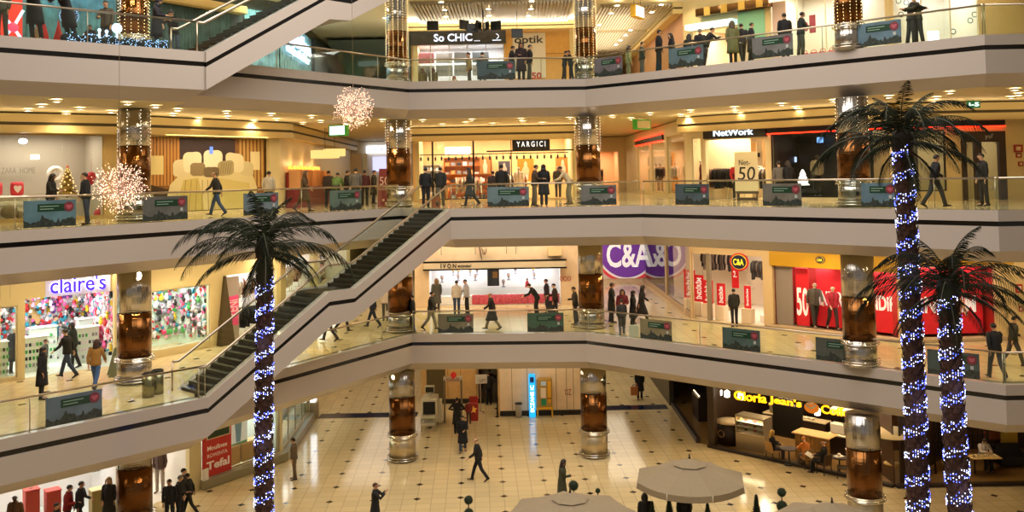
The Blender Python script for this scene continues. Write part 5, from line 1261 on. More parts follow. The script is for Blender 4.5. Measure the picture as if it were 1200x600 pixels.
# hanging screens
scr = MB(); scr.box(-.3, .3, -.05, .05, -.24, .24, .02); scr.mi = 1; scr.box(-.27, .27, -.056, -.05, -.21, .21); scrm = scr.mesh('hanging_screen', [M_dark, cm('#2c3033', .15)])
t = thing('screen_mount', 'dark hanging pole with arms for the cluster of screens', 'mount', (*at_y(566, 30, 47).xy, 20.75))
b = MB(); b.tube([(0, 0, 0), (0, 0, 1.2)], .03, 8); b.build('pole', M_dark, t)
for k in range(6): b = MB(); a = k*pi/3; b.tube([(0, 0, .0), (cos(a)*.55, sin(a)*.55, .05)], .02, 6); b.build('arm', M_dark, t)
for k, (x, y, a, nm) in enumerate(((544, 29, .7, 'turned to the void on the cluster pole'), (553, 33, .2, 'facing the void on the cluster pole'), (561, 30, 1.2, 'edge on beside the cluster pole'), (570, 31, -1.15, 'edge on past the cluster pole'), (581, 30, -.5, 'turned away at the end of the cluster'), (507, 30, .0, 'alone above the black jewellery sign'), (606, 39, .1, 'hanging over the optician lettering'))):
    p = at_y(x, y, 47+.1*k); t = thing('hanging_screen', 'small dark screen %s' % nm, 'screen', tuple(p), a)
    o = put('display', scrm, t); b = MB(); b.tube([(0, 0, .2), (0, 0, zc4-p.z)], .012, 6) if k > 4 else b.box(-.04, .04, .04, .12, -.1, .1, .01); b.build('bracket', M_dark, t)
# slatted ceiling fields
M_slat = mat('slat_taupe', '#b3a68c', .5)
for nm, (x0, x1, y0, y1, n) in {'a': (-4.9, 3.2, 45.0, 50.6, 46), 'b': (4.6, 8.5, 46.6, 54., 24), 'c': (4.6, 8.5, 55, 66, 24)}.items():
    b = MB(); b.box(x0, x1, y0, y1, 21.8, 21.89)
    for k in range(n): x = x0+(x1-x0)*(k+.5)/n; b.box(x-.05, x+.05, y0, y1, 21.7, 21.8)
    struct(b.build('ceiling_slat_field', M_slat))
hang_sign('yellow edged lit sign box hanging under the top gallery ceiling', 747, 14, 45, 1.1, .62, radians(58), emis('sign_face_pale_blue', '#dfeaff', 1.8), mat('sign_yellow', '#d9a81e', .4), zc4)
bulkhead(WB, -.5, WB.L+.2, 21.45, zc4); bulkhead(WCR, 0, WCR.L, 21.3, zc4)
# shops on the far side of the top gallery
a0 = [U(WR1, x, 40) for x in (812, 850, 852, 897, 902, 978)]
facade('wall_corridor', WCR, 0, WCR.L, Z4, zc4, [], mat('terracotta_wall', '#b07a48', .5))
facade('wall_front', WR1, 0, WR1.L, Z4, zc4, [(a0[0], a0[1]+.6, Z4+.02, 20.3), (a0[4], WR1.L-.2, Z4+.02, 21.6)], cm('#cdb98a'))
shop_room(WR1, a0[0]-.1, a0[1]+.7, Z4, 20.5, 3., cm('#f3e2c8'), None, 380, NEUT)
b = MB(); b.box(a0[0]-.15, a0[1]+.7, -.5, 0, 20.35, 20.62, .02); wobj(b, 'shop_canopy', mat('pale_aqua_glass', '#bfe6ea', .3, em=.9), 'pale aqua glowing canopy edge over the first shop past the brown wall', 'canopy', WR1, 0, 0)
b = MB(); b.box(a0[1]+.75, a0[3], -.06, 0, 19.6, 20.9, .01); wobj(b, 'wall_cladding', mat('sea_green_panel', '#7fb89c', .4), 'sea green wall panel between two top gallery shops', 'panel', WR1, 0, 0)
b = MB(); b.box(a0[1]+.75, a0[3], -.05, 0, 17.85, 19.55, .01); wobj(b, 'wall_cladding', cm('#cdbba2'), 'beige wall panel below the sea green one', 'panel', WR1, 0, 0)
b = MB(); b.box(1.0, 5.0, -.4, 0, 20.95, 21.35, .02); wobj(b, 'mirror_band', mat('bronze_mirror', '#8a6a4a', .1, 1.), 'bronze mirrored band above the first far shops', 'band', WR1, 0, 0)
for k in range(4):
    b = MB(); b.box(0, .35, -.42, -.38, 0, .42, .01); wobj(b, 'ceiling_bracket', cm('#c9a24a'), 'golden block on the bronze mirrored band', 'block', WR1, 1.5+k*.95, 20.95, 0, 'golden blocks on the mirror band')
b = MB(); b.tube([(0, 0, 0), (.75, 0, .55), (1.5, 0, 0)], .05, 6); b.box(.02, 1.48, -.02, .06, -1.4, -.02, .02); wobj(b, 'paper_house', cm('#d99a6a'), 'orange house shaped display in the first far shop', 'display', WR1, a0[0]+.7, 19.5, 2.2)
shop_room(WR1, a0[4]-.1, WR1.L-.15, Z4, 21.7, 3.4, cm('#f2ead6'), None, 620, COOLW, panels=2)
WN[0] += 1; frame_window(WN[0], WR1, a0[4], WR1.L-.2, Z4+.02, 21.6, cm('#e9dfc6'), 3)
facade('wall_front', WR2, 0, WR2.L, Z4, zc4, [(.15, 3.9, Z4+.02, 21.4)], cm('#dcc690'))
shop_room(WR2, .1, 4.0, Z4, 21.5, 3., cm('#f4efe2'), None, 420, COOLW)
WN[0] += 1; frame_window(WN[0], WR2, .15, 3.9, Z4+.02, 21.4, cm('#e9dfc6'), 2)
t, w, h = poster('pink_banner', 'pale pink patterned banner at the edge of the handbag shop', 'banner', WR1, 0, 0, 0, 0, cm('#f0cfc9'), u=(a0[4]+.05, a0[4]+.75), z=(17.9, 21.2), v=.2)
board_shape(t, [(.2, 1.2), (.5, 1.1), (.55, 1.8), (.3, 2.0)], cm('#c9606a'), .01)
t, w, h = poster('price_banner', 'dark pink hanging banner above the red handbags', 'banner', WR1, 948, 956, 18, 38, cm('#b04a5c'), v=1.0)
text('50', -.5, -.05, .1, .55, cm('#b04a5c'), t, 0, .02, .01)
bg = MB(); bg.box(-.2, .2, -.09, .09, 0, .27, .06); bg.torus((0, 0, .27), .12, .015, 14, 6, 'y', 0, pi); bgm = bg.mesh('handbag', [CL['#c22b2b']])
t = wthing('display_table', 'white table of red handbags in the top gallery shop', 'table', WR1, a0[4]+1.1, Z4+.02, .5)
b = MB(); b.box(0, 2.3, 0, .8, .55, .62, .01); b.build('tabletop', cm('#f3efe4'), t)
for x in (.06, 2.24): b = MB(); b.box(x-.04, x+.04, .05, .75, 0, .56, .005); b.build('leg', cm('#f3efe4'), t)
for k in range(5): put_at(bgm, 'handbag', 'red handbag on the white display table of the top gallery shop', 'handbag', WR1, a0[4]+1.35+k*.44, Z4+.64, .75, 'red handbags', .2*k)
for k, (c, x, z_) in enumerate((('#d8434f', 1.0, 0), ('#222026', 2.2, 0), ('#8a4a2a', 2.5, .3))):
    o = put_at(bgm, 'handbag', ('pink red bag on the low plinth in the white shop window', 'black bag beside the pink red one in the white shop window', 'brown bag beside the black one in the white shop window')[k], 'handbag', WR2, x, Z4+.55, .6, None, .3, CL.get(c) or cm(c))
b = MB(); b.box(.5, 3.2, .3, 1.0, 0, .53, .02); wobj(b, 'display_plinth', cm('#efe9dc'), 'long cream plinth in the white shop window', 'plinth', WR2, 0, Z4+.02)
b = MB(); b.box(0, .5, 0, .06, 0, 1.1, .02); wobj(b, 'light_box', emis('white_lit_panel', '#f4f8ff', 3.), 'small white lit panel in the bright shop beside the hugging couple', 'panel', WR2, U(WR2, 1094, 40), Z4+.3, .5)
rg = MB(); rg.torus((0, 0, 0), .11, .018, 16, 6, 'y'); rgm = rg.mesh('hanging_ring', [cm('#3e6f76')])
for k, (x, y) in enumerate(((1042, 2), (1053, 1), (1062, 3), (1142, 17), (1151, 19), (1137, 24), (1056, 17), (1117, 37))):
    u, z = WR2.hit(x, y, .3); t = put_at(rgm, 'hanging_ring', 'small teal ring hanging in the bright shop window', 'ring', WR2, u, z, .3, 'teal rings in the bright window')
# neon figure, red cones, blue light tree on the top gallery
t = wthing('neon_figure', 'red and white neon reindeer cross on the top gallery', 'neon figure', WL1, U(WL1, 15, 24), Z4+.02, -3.4)
p = at_y(15, 26, 29.3); t.location = (p.x, p.y, Z4+.02)
NR = emis('neon_red', '#ff2030', 7.)
b = MB(); b.tube([(-.3, 0, .1), (.05, 0, .6), (.3, 0, 1.1)], .045, 8); b.build('white_tube', NEON, t); b = MB(); b.tube([(.3, 0, .1), (0, 0, .55), (-.25, 0, .85)], .045, 8); b.build('second_white_tube', NEON, t)
b = MB(); b.ball((0, -.05, .52), .16, .1, .16, 10, 7); b.build('nose', NR, t); b = MB(); b.box(-.28, .28, -.1, .1, 0, .06, .02); b.build('base', M_dark, t)
for k, (x, y, hh) in enumerate(((48, 45, 1.05), (68.5, 46.5, .72))):
    q = at_z(x, y, Z4+.0); q.y += 1.15; q.x = at_y(x, y, q.y).x; t = thing('red_cone', ('tall red felt cone with a gnome face behind the glass', 'shorter red felt cone beside the blue light tree')[k], 'cone', (q.x, q.y, Z4+.005))
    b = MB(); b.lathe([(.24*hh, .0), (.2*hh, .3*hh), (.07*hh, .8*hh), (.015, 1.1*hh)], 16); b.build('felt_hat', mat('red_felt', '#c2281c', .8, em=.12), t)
    if k == 0: b = MB(); b.ball((.05, -.22, .32), .14, .1, .22, 10, 7); b.ball((.05, -.3, .42), .04, .04, .04, 6, 5); b.build('gnome_face', cm('#cdb391'), t)
q = at_z(81, 47, Z4); q.y += 1.35; t = thing('light_tree', 'ball shaped tree of small blue white lights on the top gallery', 'light tree', (at_y(81, 40, q.y).x, q.y, Z4+.02))
b = MB(); b.tube([(0, 0, 0), (0, 0, .75)], .025, 8); b.lathe([(.2, 0), (.2, .04), (.03, .06)], 14); b.build('stem', M_dark, t)
b = MB(); b.ball((0, 0, .98), .27, .27, .26, 14, 9); b.build('ball', mat('dark_blue_ball', '#15203a', .7), t)
b = MB()
for k in range(130):
    a = k*2.39996; zz_ = 1-2*(k+.5)/130; r_ = sqrt(1-zz_*zz_); b.ball((cos(a)*r_*.29, sin(a)*r_*.29, .98+zz_*.28), .009, nu=5, nv=3)
o = b.build('light_bulb', emis('blue_led', '#9cc4ff', 4., False), t); o['kind'] = 'stuff'
for k, (x, y, s) in enumerate(((116.5, 38, .5), (125, 42, .45), (137, 40, .55))):
    q = at_y(x, y, 30.3); b = MB(); b.tube([(0, 0, 0), (0, 0, s)], .035, 8); b.ball((0, 0, s+.05), .06 if k < 2 else .17, nu=10, nv=6)
    o = tag(b.build('neon_lamp', NEON, None, (q.x, q.y, Z4+.02)), ('tall slim white neon lamp on the top gallery', 'short pointed white neon lamp on the top gallery', 'round headed white neon lamp beside the golden pillar')[k], 'lamp')
# ------------------------------------------------------------ GROUND FLOOR
zc1 = CEIL[1]
GR = Wall((9.3, 45.45), (15.75, 39.3)); GR2 = Wall((15.75, 39.3), (28, 39.4)); GBK = Wall((-5.5, 54.8), (-.95, 54.8)); GB = Wall((-.95, 51.8), (3.6, 51.8))
M_dkwood = mat('dark_cafe_wood', '#2a1a0f', .45, noise=.2, nscale=3)
facade('wall_corridor', WBL, 0, 21.2, 0, zc1, [], M_wood)
b = MB(); b.box(-.95-.1, -.95, 51.8, 54.8, 0, zc1); struct(b.build('wall_return', M_wood))
facade('wall_back_recess', GBK, 0, GBK.L, 0, zc1, [(U(GBK, 561, 450), U(GBK, 583, 450), 0, 2.55)], M_wood)
facade('wall_back_centre', GB, 0, GB.L, 0, zc1, [], M_woodlt)
facade('wall_corridor', WBR, 0, WBR.L, 0, zc1, [], M_woodlt)
for nm, W, a, c in (('baseboard_back', GB, 0, GB.L), ('baseboard_recess', GBK, 0, GBK.L-1.0)):
    b = MB(); b.box(a, c, -.06, -.001, 0, .28, .01); struct(b.build(nm, mat('dark_marble', '#1d1712', .2), None, (W.P.x, W.P.y, 0), W.a))
b = MB(); b.box(-1.15, -1.05, 51.6, 54.7, 0, .35); struct(b.build('baseboard_side', mat('dark_marble', '#1d1712', .2)))
for W, xs in ((GB, (600, 618, 652, 664, 672)), (GBK, (540, 558.5, 525))):
    for k, x in enumerate(xs):
        b = MB(); b.box(-.012, .012, -.012, 0, .3, zc1-.05); WN[0] += 1; struct(b.build('trim_%d' % (100+WN[0]), cm('#7a5a2c'), None, W.pt(U(W, x, 460), 0, 0), W.a))
e0, e1 = U(GBK, 561, 450), U(GBK, 583, 450)
t = wthing('lift_door', 'mirrored lift doors in the wood recess with a person standing before them', 'lift door', GBK, e0, 0, .02)
for k in (0, 1): b = MB(); b.box(.03+k*(e1-e0)/2, (k+1)*(e1-e0)/2-.03, 0, .05, .02, 2.5, .01); b.build('door_leaf', mat('smoked_mirror', '#4a4438', .12, .9), t)
b = MB(); b.box(-.08, 0, -.05, .1, 0, 2.6, .01); b.box(e1-e0, e1-e0+.08, -.05, .1, 0, 2.6, .01); b.box(-.08, e1-e0+.08, -.05, .1, 2.55, 2.65, .01); b.build('frame', M_steel, t)
b = MB(); b.box(0, 1.1, -.05, -.01, 0, 3.0, .01); wobj(b, 'dark_door', mat('olive_brown_door', '#5a4a2a', .4), 'olive brown service door behind the red topped gate', 'door', GBK, U(GBK, 500, 450), .28)
t = wthing('wall_lettering', 'small red letters on the pale wood wall beside the ground floor pillar', 'sign', GB, U(GB, 662, 459), 0); text('OZ', 0, .34, zof(GB, 665, 463), zof(GB, 665, 456), cm('#a02a1e'), t, -.01, 0, .01)
# totem, kiosk, bin
u, z = GB.hit(624, 491, -.5)
t = wthing('light_totem', 'tall glowing blue totem beside the yellow kiosk', 'totem', GB, u-.17, 0, -.45)
b = MB(); b.box(0, .36, 0, .2, 0, 2.35, .05); b.build('casing', emis('totem_blue', '#18a6f0', 1.5), t)
text('ECZANE iC', .08, .28, .3, 1.75, emis('totem_white', '#f0fbff', 3.), t, -.01, .01, .005, vert=True)
b = MB(); b.box(.07, .29, -.012, 0, 1.9, 2.2, .02); b.build('emblem_plate', cm('#123a7a'), t)
t = wthing('info_kiosk', 'yellow and grey kiosk machine standing beside the blue totem', 'kiosk', GB, u+.28, 0, -.5)
b = MB(); b.box(0, .82, .05, .4, .55, 2.1, .03); b.build('cabinet', cm('#b08a3e'), t)
b = MB(); b.box(-.03, .85, 0, .45, .42, .56, .02); b.box(-.03, .05, 0, .1, 0, .45, .01); b.box(.77, .85, 0, .1, 0, .45, .01); b.build('stand', cm('#e0a81e'), t)
for nm, (x0, x1, z0, z1), c in (('screen', (.22, .5, 1.72, 1.95), '#bcd8f0'), ('notice', (.2, .48, 1.05, 1.6), '#e8d8c4'), ('green_notice', (.22, .5, .65, 1.0), '#1f8a62'), ('side_strip', (.6, .76, .8, 1.95), '#e5a516'), ('slot', (.58, .78, .98, 1.06), '#1c1712')):
    b = MB(); b.box(x0, x1, .03, .05, z0, z1, .005); b.build(nm, cm(c), t)
t = wthing('litter_bin', 'clear cylindrical litter bin by the pale wall corner', 'bin', GB, U(GB, 608, 490), 0, -.35)
b = MB(); b.lathe([(.17, 0), (.19, .75)], 18); b.build('drum', mat('smoky_plastic', '#a59a86', .15, spec=.6), t); b = MB(); b.torus((0, 0, .76), .19, .03, 20, 6); b.lathe([(.18, .74), (.1, .8)], 16); b.build('lid', M_dark, t)
# security gate, x-ray machine, red stand, pole sign
def onG(x, y): return at_z(x, y, 0)
q = onG(521.5, 495); t = thing('entrance_gate', 'slim metal gate with a white beam and red dome lamp beside the scanner', 'gate', (q.x, q.y, 0), 0)
for x in (0, .92): b = MB(); b.box(x-.04, x+.04, -.25, .25, 0, 2.3, .02); b.build('post', mat('warm_grey_metal', '#8a7a62', .35, .6), t)
b = MB(); b.box(-.05, .97, -.12, .12, 2.2, 2.46, .02); b.build('beam', cm('#e3d6bc'), t)
text('GiRiS', .12, .8, 2.24, 2.4, cm('#b4231c'), t, -.125, .01, .005)
b = MB(); b.ball((.5, 0, 2.5), .17, .17, .2, 14, 8); b.build('dome_lamp', mat('red_dome', '#c8241c', .3, em=.3), t)
q = onG(502, 506); t = thing('baggage_scanner', 'white baggage scanner with a dark mouth and monitor near the pillar', 'scanner', (q.x, q.y+.1, 0), 0)
b = MB(); b.box(-.42, .42, .5, 1.7, .35, 1.55, .04); b.box(-.36, .36, -.1, 2.2, .3, .42, .02); b.build('housing', cm('#d6cbb0'), t)
b = MB(); b.box(-.32, .32, .47, .52, .75, 1.4, .02); b.build('tunnel_mouth', cm('#15130f'), t)
b = MB(); b.box(-.36, .36, -.12, .55, .66, .74, .02); b.build('roller_belt', cm('#bdb394'), t)
b = MB(); b.box(-.25, .25, .9, 1.25, 1.75, 2.12, .03); b.mi = 1; b.box(-.21, .21, .885, .9, 1.8, 2.08); b.mi = 0; b.box(-.05, .05, 1., 1.15, 1.55, 1.76, .01); b.build('monitor', [cm('#c9bd9f'), cm('#22201c', .2)], t)
for x in (-.36, .36):
    for y in (-.05, 1.6): b = MB(); b.box(x-.03, x+.03, y-.03, y+.03, 0, .66, .005); b.build('leg', cm('#a89c80'), t)
b = MB(); b.box(.42, .62, .9, 1.5, .2, 1.35, .02); b.build('side_console', cm('#e0d6bd'), t)
q = onG(554, 493); t = thing('toy_stand', 'red stand with a yellow star by the children near the lift', 'stand', (q.x, q.y, 0), 0)
b = MB(); b.box(-.14, .3, -.1, .35, 0, .95, .03); b.box(-.2, .3, .2, .35, .9, 1.25, .04); b.build('cabinet', cm('#a82a20'), t)
sp_ = []
for k in range(10): r_ = .22 if k % 2 == 0 else .1; sp_.append((.05+r_*sin(k*pi/5), .62+r_*cos(k*pi/5)))
b = MB(); b.prism_xz(sp_, -.14, -.1); b.build('star', mat('star_yellow', '#e8a23a', .5, em=.2), t)
q = onG(563.5, 483.5); t = thing('pole_sign', 'white sign on a slim pole stand in front of the lift', 'sign', (q.x, q.y, 0), radians(8))
b = MB(); b.tube([(0, 0, 0), (0, 0, 2.0)], .025, 8); b.build('pole', M_steel, t); b = MB(); b.lathe([(.22, 0), (.2, .04), (.04, .06)], 16); b.build('foot', M_steel, t)
b = MB(); b.box(-.28, .38, -.05, 0, 1.62, 2.12, .01); b.build('board', cm('#e9e2d4'), t); text('LiFT', -.05, .3, 1.72, 1.86, cm('#5a4a3a'), t, -.055, 0, .004)
# polished thresholds across both corridors
for (xa, xb, y0, nm) in ((-11.1, -5.6, 52., 'corridor of the white shop'), (3.7, 8.5, 52.6, 'corridor of the shopper')):
    b = MB(); b.box(xa, xb, y0, y0+1.0, .0, .006); struct(b.build('floor_threshold', mat('blue_black_granite', '#1c2440', .06)))
# left shops on the ground floor
M_gw = cm('#ece8e2')
facade('wall_front', WL0, 0, WL0.L, 0, zc1, [], M_cream)
facade('wall_front', WL1, 0, WL1.L, 0, zc1, [(-.02, 4.25, .12, 3.6)], M_cream)
shop_room(WL1, -.6, 4.3, 0, 3.7, 3.4, M_gw, None, 420, COOLW, panels=2, mfl=cm('#d8dcd4', .2))
g2 = [U(WL2, x, 540) for x in (180, 222, 236, 271)]
facade('wall_front', WL2, 0, WL2.L, 0, zc1, [(1.3, g2[1], 0, 3.3), (g2[2], WL2.L-.1, .42, 3.4)], M_cream)
shop_room(WL2, 1.2, g2[1]+.1, 0, 3.5, 5.0, M_gw, None, 330, NEUT, mfl=cm('#efe9e0', .2))
shop_room(WL2, g2[2], WL2.L-.15, 0, 3.5, 2.2, cm('#dcebe4'), None, 260, COOLW)
facade('wall_corridor', WCL, 0, WCL.L, 0, zc1, [(.1, 7.3, .42, 3.4)], M_cream)
shop_room(WCL, .2, 7.4, 0, 3.5, 2.4, cm('#e3f0ea'), None, 380, COOLW, panels=2)
win(WL2, g2[3]+.02, WL2.L-.1, .42, 3.4, M_steel); win(WCL, .1, 7.3, .42, 3.4, M_steel, 3)
for W, a, c, nm in ((WL2, g2[2]-.1, WL2.L+.1, 'below the red brand board'), (WCL, -.05, 7.5, 'along the ground floor corridor window')):
    b = MB(); b.box(a, c, -.3, .02, 0, .4, .03); wobj(b, 'window_ledge', mat('olive_stone', '#8c8468', .3), 'olive stone ledge %s' % nm, 'ledge', W, 0, 0)
t = wthing('brand_board', 'tall red board with white brand lettering and a dark screen', 'sign', WL2, g2[2]+.03, .42, -.06)
bw = g2[3]-g2[2]-.06
b = MB(); b.box(0, bw, 0, .06, 0, 2.95, .01); b.build('board', mat('brand_red', '#b0281f', .45, em=.06), t)
b = MB(); b.box(.12*bw, .95*bw, -.03, 0, 1.6, 2.15, .01); sf_ = b.build('screen_frame', cm('#c9b48c'), t); b = MB(); b.box(.16*bw, .91*bw, -.035, -.028, 1.65, 2.1); b.build('screen', cm('#2b3a26', .2), sf_)
WB_ = cm('#f2e6dc')
text('SHOPS', .2*bw, .9*bw, 2.3, 2.55, WB_, t, -.01, .01, .005); text('Moulinex', .15*bw, .85*bw, 1.12, 1.32, WB_, t, -.01, .015, .005); text('ROWENTA', .15*bw, .85*bw, .82, .98, WB_, t, -.01, .0, .005); text('Tefal', .12*bw, .92*bw, .3, .66, WB_, t, -.01, .03, .005)
b = MB(); b.box(0, .3, -.3, -.26, 0, .5, .01); wobj(b, 'floor_notice', cm('#e3ddd0'), 'small white notice leaning at the foot of the red board', 'notice', WL2, g2[2]-.15, .41)
t, w, h = poster('health_poster', 'white and teal poster of a blue figure in the appliance window', 'poster', WL2, 0, 0, 0, 0, mat('poster_white', '#e9f0ee', .5, em=.15), u=(g2[3]+.25, g2[3]+1.35), z=(1.05, 3.1), v=.5)
board_shape(t, [(w*.4, .3), (w*.62, .3), (w*.7, h*.55), (w*.58, h*.8), (w*.44, h*.8), (w*.34, h*.55)], cm('#7fb2d8'), .01)
board_shape(t, [(.05, .05), (w-.05, .05), (w-.05, .3), (.05, .25)], cm('#5cb88c'), .012); board_shape(t, [(w*.3, h*.84), (w*.95, h*.84), (w*.95, h*.96), (w*.3, h*.96)], cm('#2aa090'), .012)
for k in range(3):
    t = wthing('display_cabinet', 'tan wooden cabinet in the appliance window, %s' % ('next to the red board', 'below the teal poster', 'near the window corner')[k], 'cabinet', WL2, g2[3]+.12+k*.78, .42, .35)
    b = MB(); b.box(0, .66, 0, .5, 0, .78, .02); b.build('body', cm('#c29a5e'), t); b = MB(); b.box(-.03, .69, -.03, .53, .78, .84, .01); b.build('top_board', cm('#dcbf8a'), t)
ap = []
m = MB(); m.lathe([(.1, 0), (.13, .05), (.13, .2), (.08, .27)], 14); m.tube([(.12, 0, .06), (.2, 0, .12), (.12, 0, .2)], .018, 6); ap.append(m.mesh('kitchen_kettle', [CL['#efe6ee']]))
m = MB(); m.box(-.16, .16, -.1, .1, 0, .2, .05); m.box(-.12, .12, -.02, .02, .19, .215, .004); ap.append(m.mesh('toaster', [CL['#efe6ee']]))
m = MB(); m.lathe([(.09, 0), (.1, .12), (.06, .14), (.1, .34), (.1, .36)], 14); ap.append(m.mesh('blender', [CL['#efe6ee']]))
for k in range(20):
    me = ap[k % 3]; nm_ = me.name.split('.')[0]
    put_at(me, nm_, 'small white %s on a glass shelf of the corridor appliance window' % nm_.replace('_', ' '), nm_.split('_')[-1], WCL, .55+.33*k, 1.22 if k % 2 else 1.82, .7, nm_+'s in the corridor window', .3*k, CL['#efe6ee'] if k % 4 else CL['#c22b2b'])
for zz in (1.2, 1.8):
    b = MB(); b.box(.3, 7.2, .45, 1.0, zz-.02, zz, .004); wobj(b, 'glass_shelf', mat('frosted_shelf', '#cfe6de', .2), '%s glass shelf in the corridor appliance window' % ('lower' if zz < 1.5 else 'upper'), 'shelf', WCL, 0, 0)
b = MB(); b.box(0, .6, -.25, .3, 0, 2.7, .04); wobj(b, 'light_box', emis('white_light_box', '#f6fbff', 3.2), 'bright white light box at the corridor window end', 'light box', WCL, 7.5, .9)
b = MB(); b.box(-.05, .7, -.35, .35, 0, .88, .03); wobj(b, 'light_box_plinth', cm('#9c8a66'), 'tan plinth under the bright white light box', 'plinth', WCL, 7.45, 0)
for k, (x0, x1, y0, c) in enumerate(((30, 47, 577, '#d2544a'), (55, 72, 578, '#d2544a'), (108, 123, 577, '#a08a4e'))):
    u0_, z1 = WL1.hit(x0, y0, .6); u1_, _ = WL1.hit(x1, y0, .6)
    t = wthing('display_plinth', ('coral plinth with a small bowl, the outer one', 'coral plinth with a phone, beside the person in red', 'olive tan plinth with a white tablet beside the dark jacket')[k], 'plinth', WL1, u0_, .13, .6)
    b = MB(); b.box(0, u1_-u0_, 0, .5, 0, z1-.13, .02); b.build('body', cm(c), t); b = MB(); b.box(-.02, u1_-u0_+.02, -.02, .52, z1-.13, z1-.09, .01); b.build('top_board', cm(c if k < 2 else '#e3d2a0'), t)
    b = MB(); b.lathe([(.05, 0), (.12, .06), (.1, .12), (.07, .14)], 12) if k == 0 else b.box(-.14, .14, -.09, .09, 0, .03, .008); wobj(b, ('bowl', 'phone', 'tablet')[k], [cm(('#6b4a2a', '#dfe8f0', '#f2f2f2')[k])], ('brown bowl on the outer coral plinth', 'pale phone lying on the coral plinth', 'white tablet on the olive tan plinth')[k], ('bowl', 'phone', 'tablet')[k], WL1, (u0_+u1_)/2, z1-.088, .85)
for k, (x0, x1) in enumerate(((60, 72), (108, 129))):
    u0_, _ = WL1.hit(x0, 570, 2.4); u1_, _ = WL1.hit(x1, 570, 2.4); b = MB(); b.box(0, u1_-u0_, 0, .1, 0, 1.5, .02); wobj(b, 'wall_screen', cm('#3c4648', .3), ('dark screen behind the coral plinths', 'dark screen behind the olive tan plinth')[k], 'screen', WL1, u0_, 1.3, 2.4)
# café under the gallery
facade('wall_corridor', WCR, 0, 22.6, 0, zc1, [], mat('cafe_side_wall', '#3a352a', .4))
b = MB(); b.box(8.75, 8.95, 46.0, 53.2, 0, .25, .01); struct(b.build('trim_90', M_dkwood)); b = MB(); b.box(8.75, 8.95, 46.0, 53.2, 3.6, zc1, .01); struct(b.build('trim_91', M_dkwood))
b = MB(); b.box(0, GR.L, -.25, .0, 0, .14, .01); struct(b.build('trim_92', M_dkwood, None, GR.P, GR.a))
b = MB(); b.box(0, 13, -.25, .0, 0, .14, .01); struct(b.build('trim_93', M_dkwood, None, GR2.P, GR2.a))
b = MB(); b.prism([(8.9, 53.2), (8.95, 46), (9.35, 45.5), (15.8, 39.4), (28, 39.5), (28, 53)], .0, .02); struct(b.build('floor_cafe', mat('cafe_floor_tan', '#8a6a3c', .3)))
shop_room(GR, -.2, GR.L+.1, 0, 3.75, 6.2, M_dkwood, None, 0)
for k, (u_, v_, p_) in enumerate(((1.6, 2.2, 80), (4., 2.0, 80), (6.6, 2.0, 90), (8.3, 4., 60))): light('cafe lamp', 'POINT', GR.pt(u_, v_, 3.3), p_*2.6, (1., .76, .48), .15)
light('cafe lamp', 'POINT', GR2.pt(3.2, 1.6, 3.2), 130, (1., .74, .44), .15)
b = MB(); b.box(0, .34, -.15, .15, 0, 3.9, .02); wobj(b, 'corner_post', mat('cafe_post_brown', '#3a2a18', .4), 'dark brown corner post of the café', 'post', GR, .02, .0)
t = wthing('dark_cabinet', 'dark wooden service cabinet behind the corridor side of the café', 'cabinet', WCR, 24.6, 0, .9)
b = MB(); b.box(0, 1.6, 0, .7, 0, 1.25, .02); b.build('body', M_dkwood, t); b = MB()
for k in range(14): b.ball((.08+k*.11, .1, 1.33), .025, nu=6, nv=4)
o = b.build('fairy_bulb', emis('warm_bulb', '#ffd9a0', 6.), t); o['kind'] = 'stuff'
t = wthing('cafe_sign', 'glowing yellow café lettering hanging under the gallery edge', 'sign', GR, 0, 0, .05)
YL = emis('cafe_yellow', '#ffb40a', 2.6)
def ctext(s, x0, x1, ya, yb, yc, yd):
    u0_, z1 = GR.hit(x0, ya, .05); _, z0 = GR.hit(x0, yb, .05); u1_, z3 = GR.hit(x1, yc, .05)
    text(s, u0_, u1_, z0, z1, YL, t, 0, .02, .03, z_tilt=(z3-z1))
ctext('Gloria', 860, 898, 457.5, 468, 462, 0); ctext("Jean's", 901, 939, 463, 474, 469, 0); ctext('Coffees', 962, 1008, 474, 484, 481, 0)
b = MB(); u_, z_ = GR.hit(951, 478, .05); b.loft([[(u_+.34*cos(a*pi/12), y_, z_+.24*sin(a*pi/12)) for a in range(24)] for y_ in (.05, -.02)], smooth=False); b.build('emblem_oval', emis('cafe_orange', '#e87a1a', .8), t)
b = MB(); b.tube([(u_-.25, -.03, z_+.1), (u_, -.03, z_-.02), (u_+.22, -.03, z_+.15)], .045, 6); b.tube([(u_-.2, -.03, z_+.18), (u_+.1, -.03, z_+.2)], .03, 6); b.build('emblem_swirl', cm('#eef2f2'), t)
def cu(x, y, v): return GR.hit(x, y, v)
u0_, _ = cu(862, 520, .55); u1_, _ = cu(896, 520, .55)
t = wthing('pastry_case', 'steel fronted pastry case with lit glass in the café', 'display case', GR, u0_, .02, .55)
w_ = u1_-u0_
b = MB(); b.box(0, w_, 0, .8, 0, .78, .02); b.build('steel_front', mat('satin_steel', '#b8a888', .3, .7), t)
b = MB(); b.box(0, .05, 0, .8, .78, 1.55, .01); b.box(w_-.05, w_, 0, .8, .78, 1.55, .01); b.box(0, w_, 0, .8, 1.5, 1.58, .01); b.box(0, w_, .75, .8, .78, 1.5); b.build('frame', mat('satin_steel', '#b8a888', .3, .7), t)
b = MB(); b.box(.05, w_-.05, .01, .02, .8, 1.5); b.build('glass_front', M_pane, t)
for zz in (.82, 1.05, 1.28): b = MB(); b.box(.06, w_-.06, .05, .74, zz-.012, zz, .003); b.build('shelf', cm('#e6dcc6'), t)
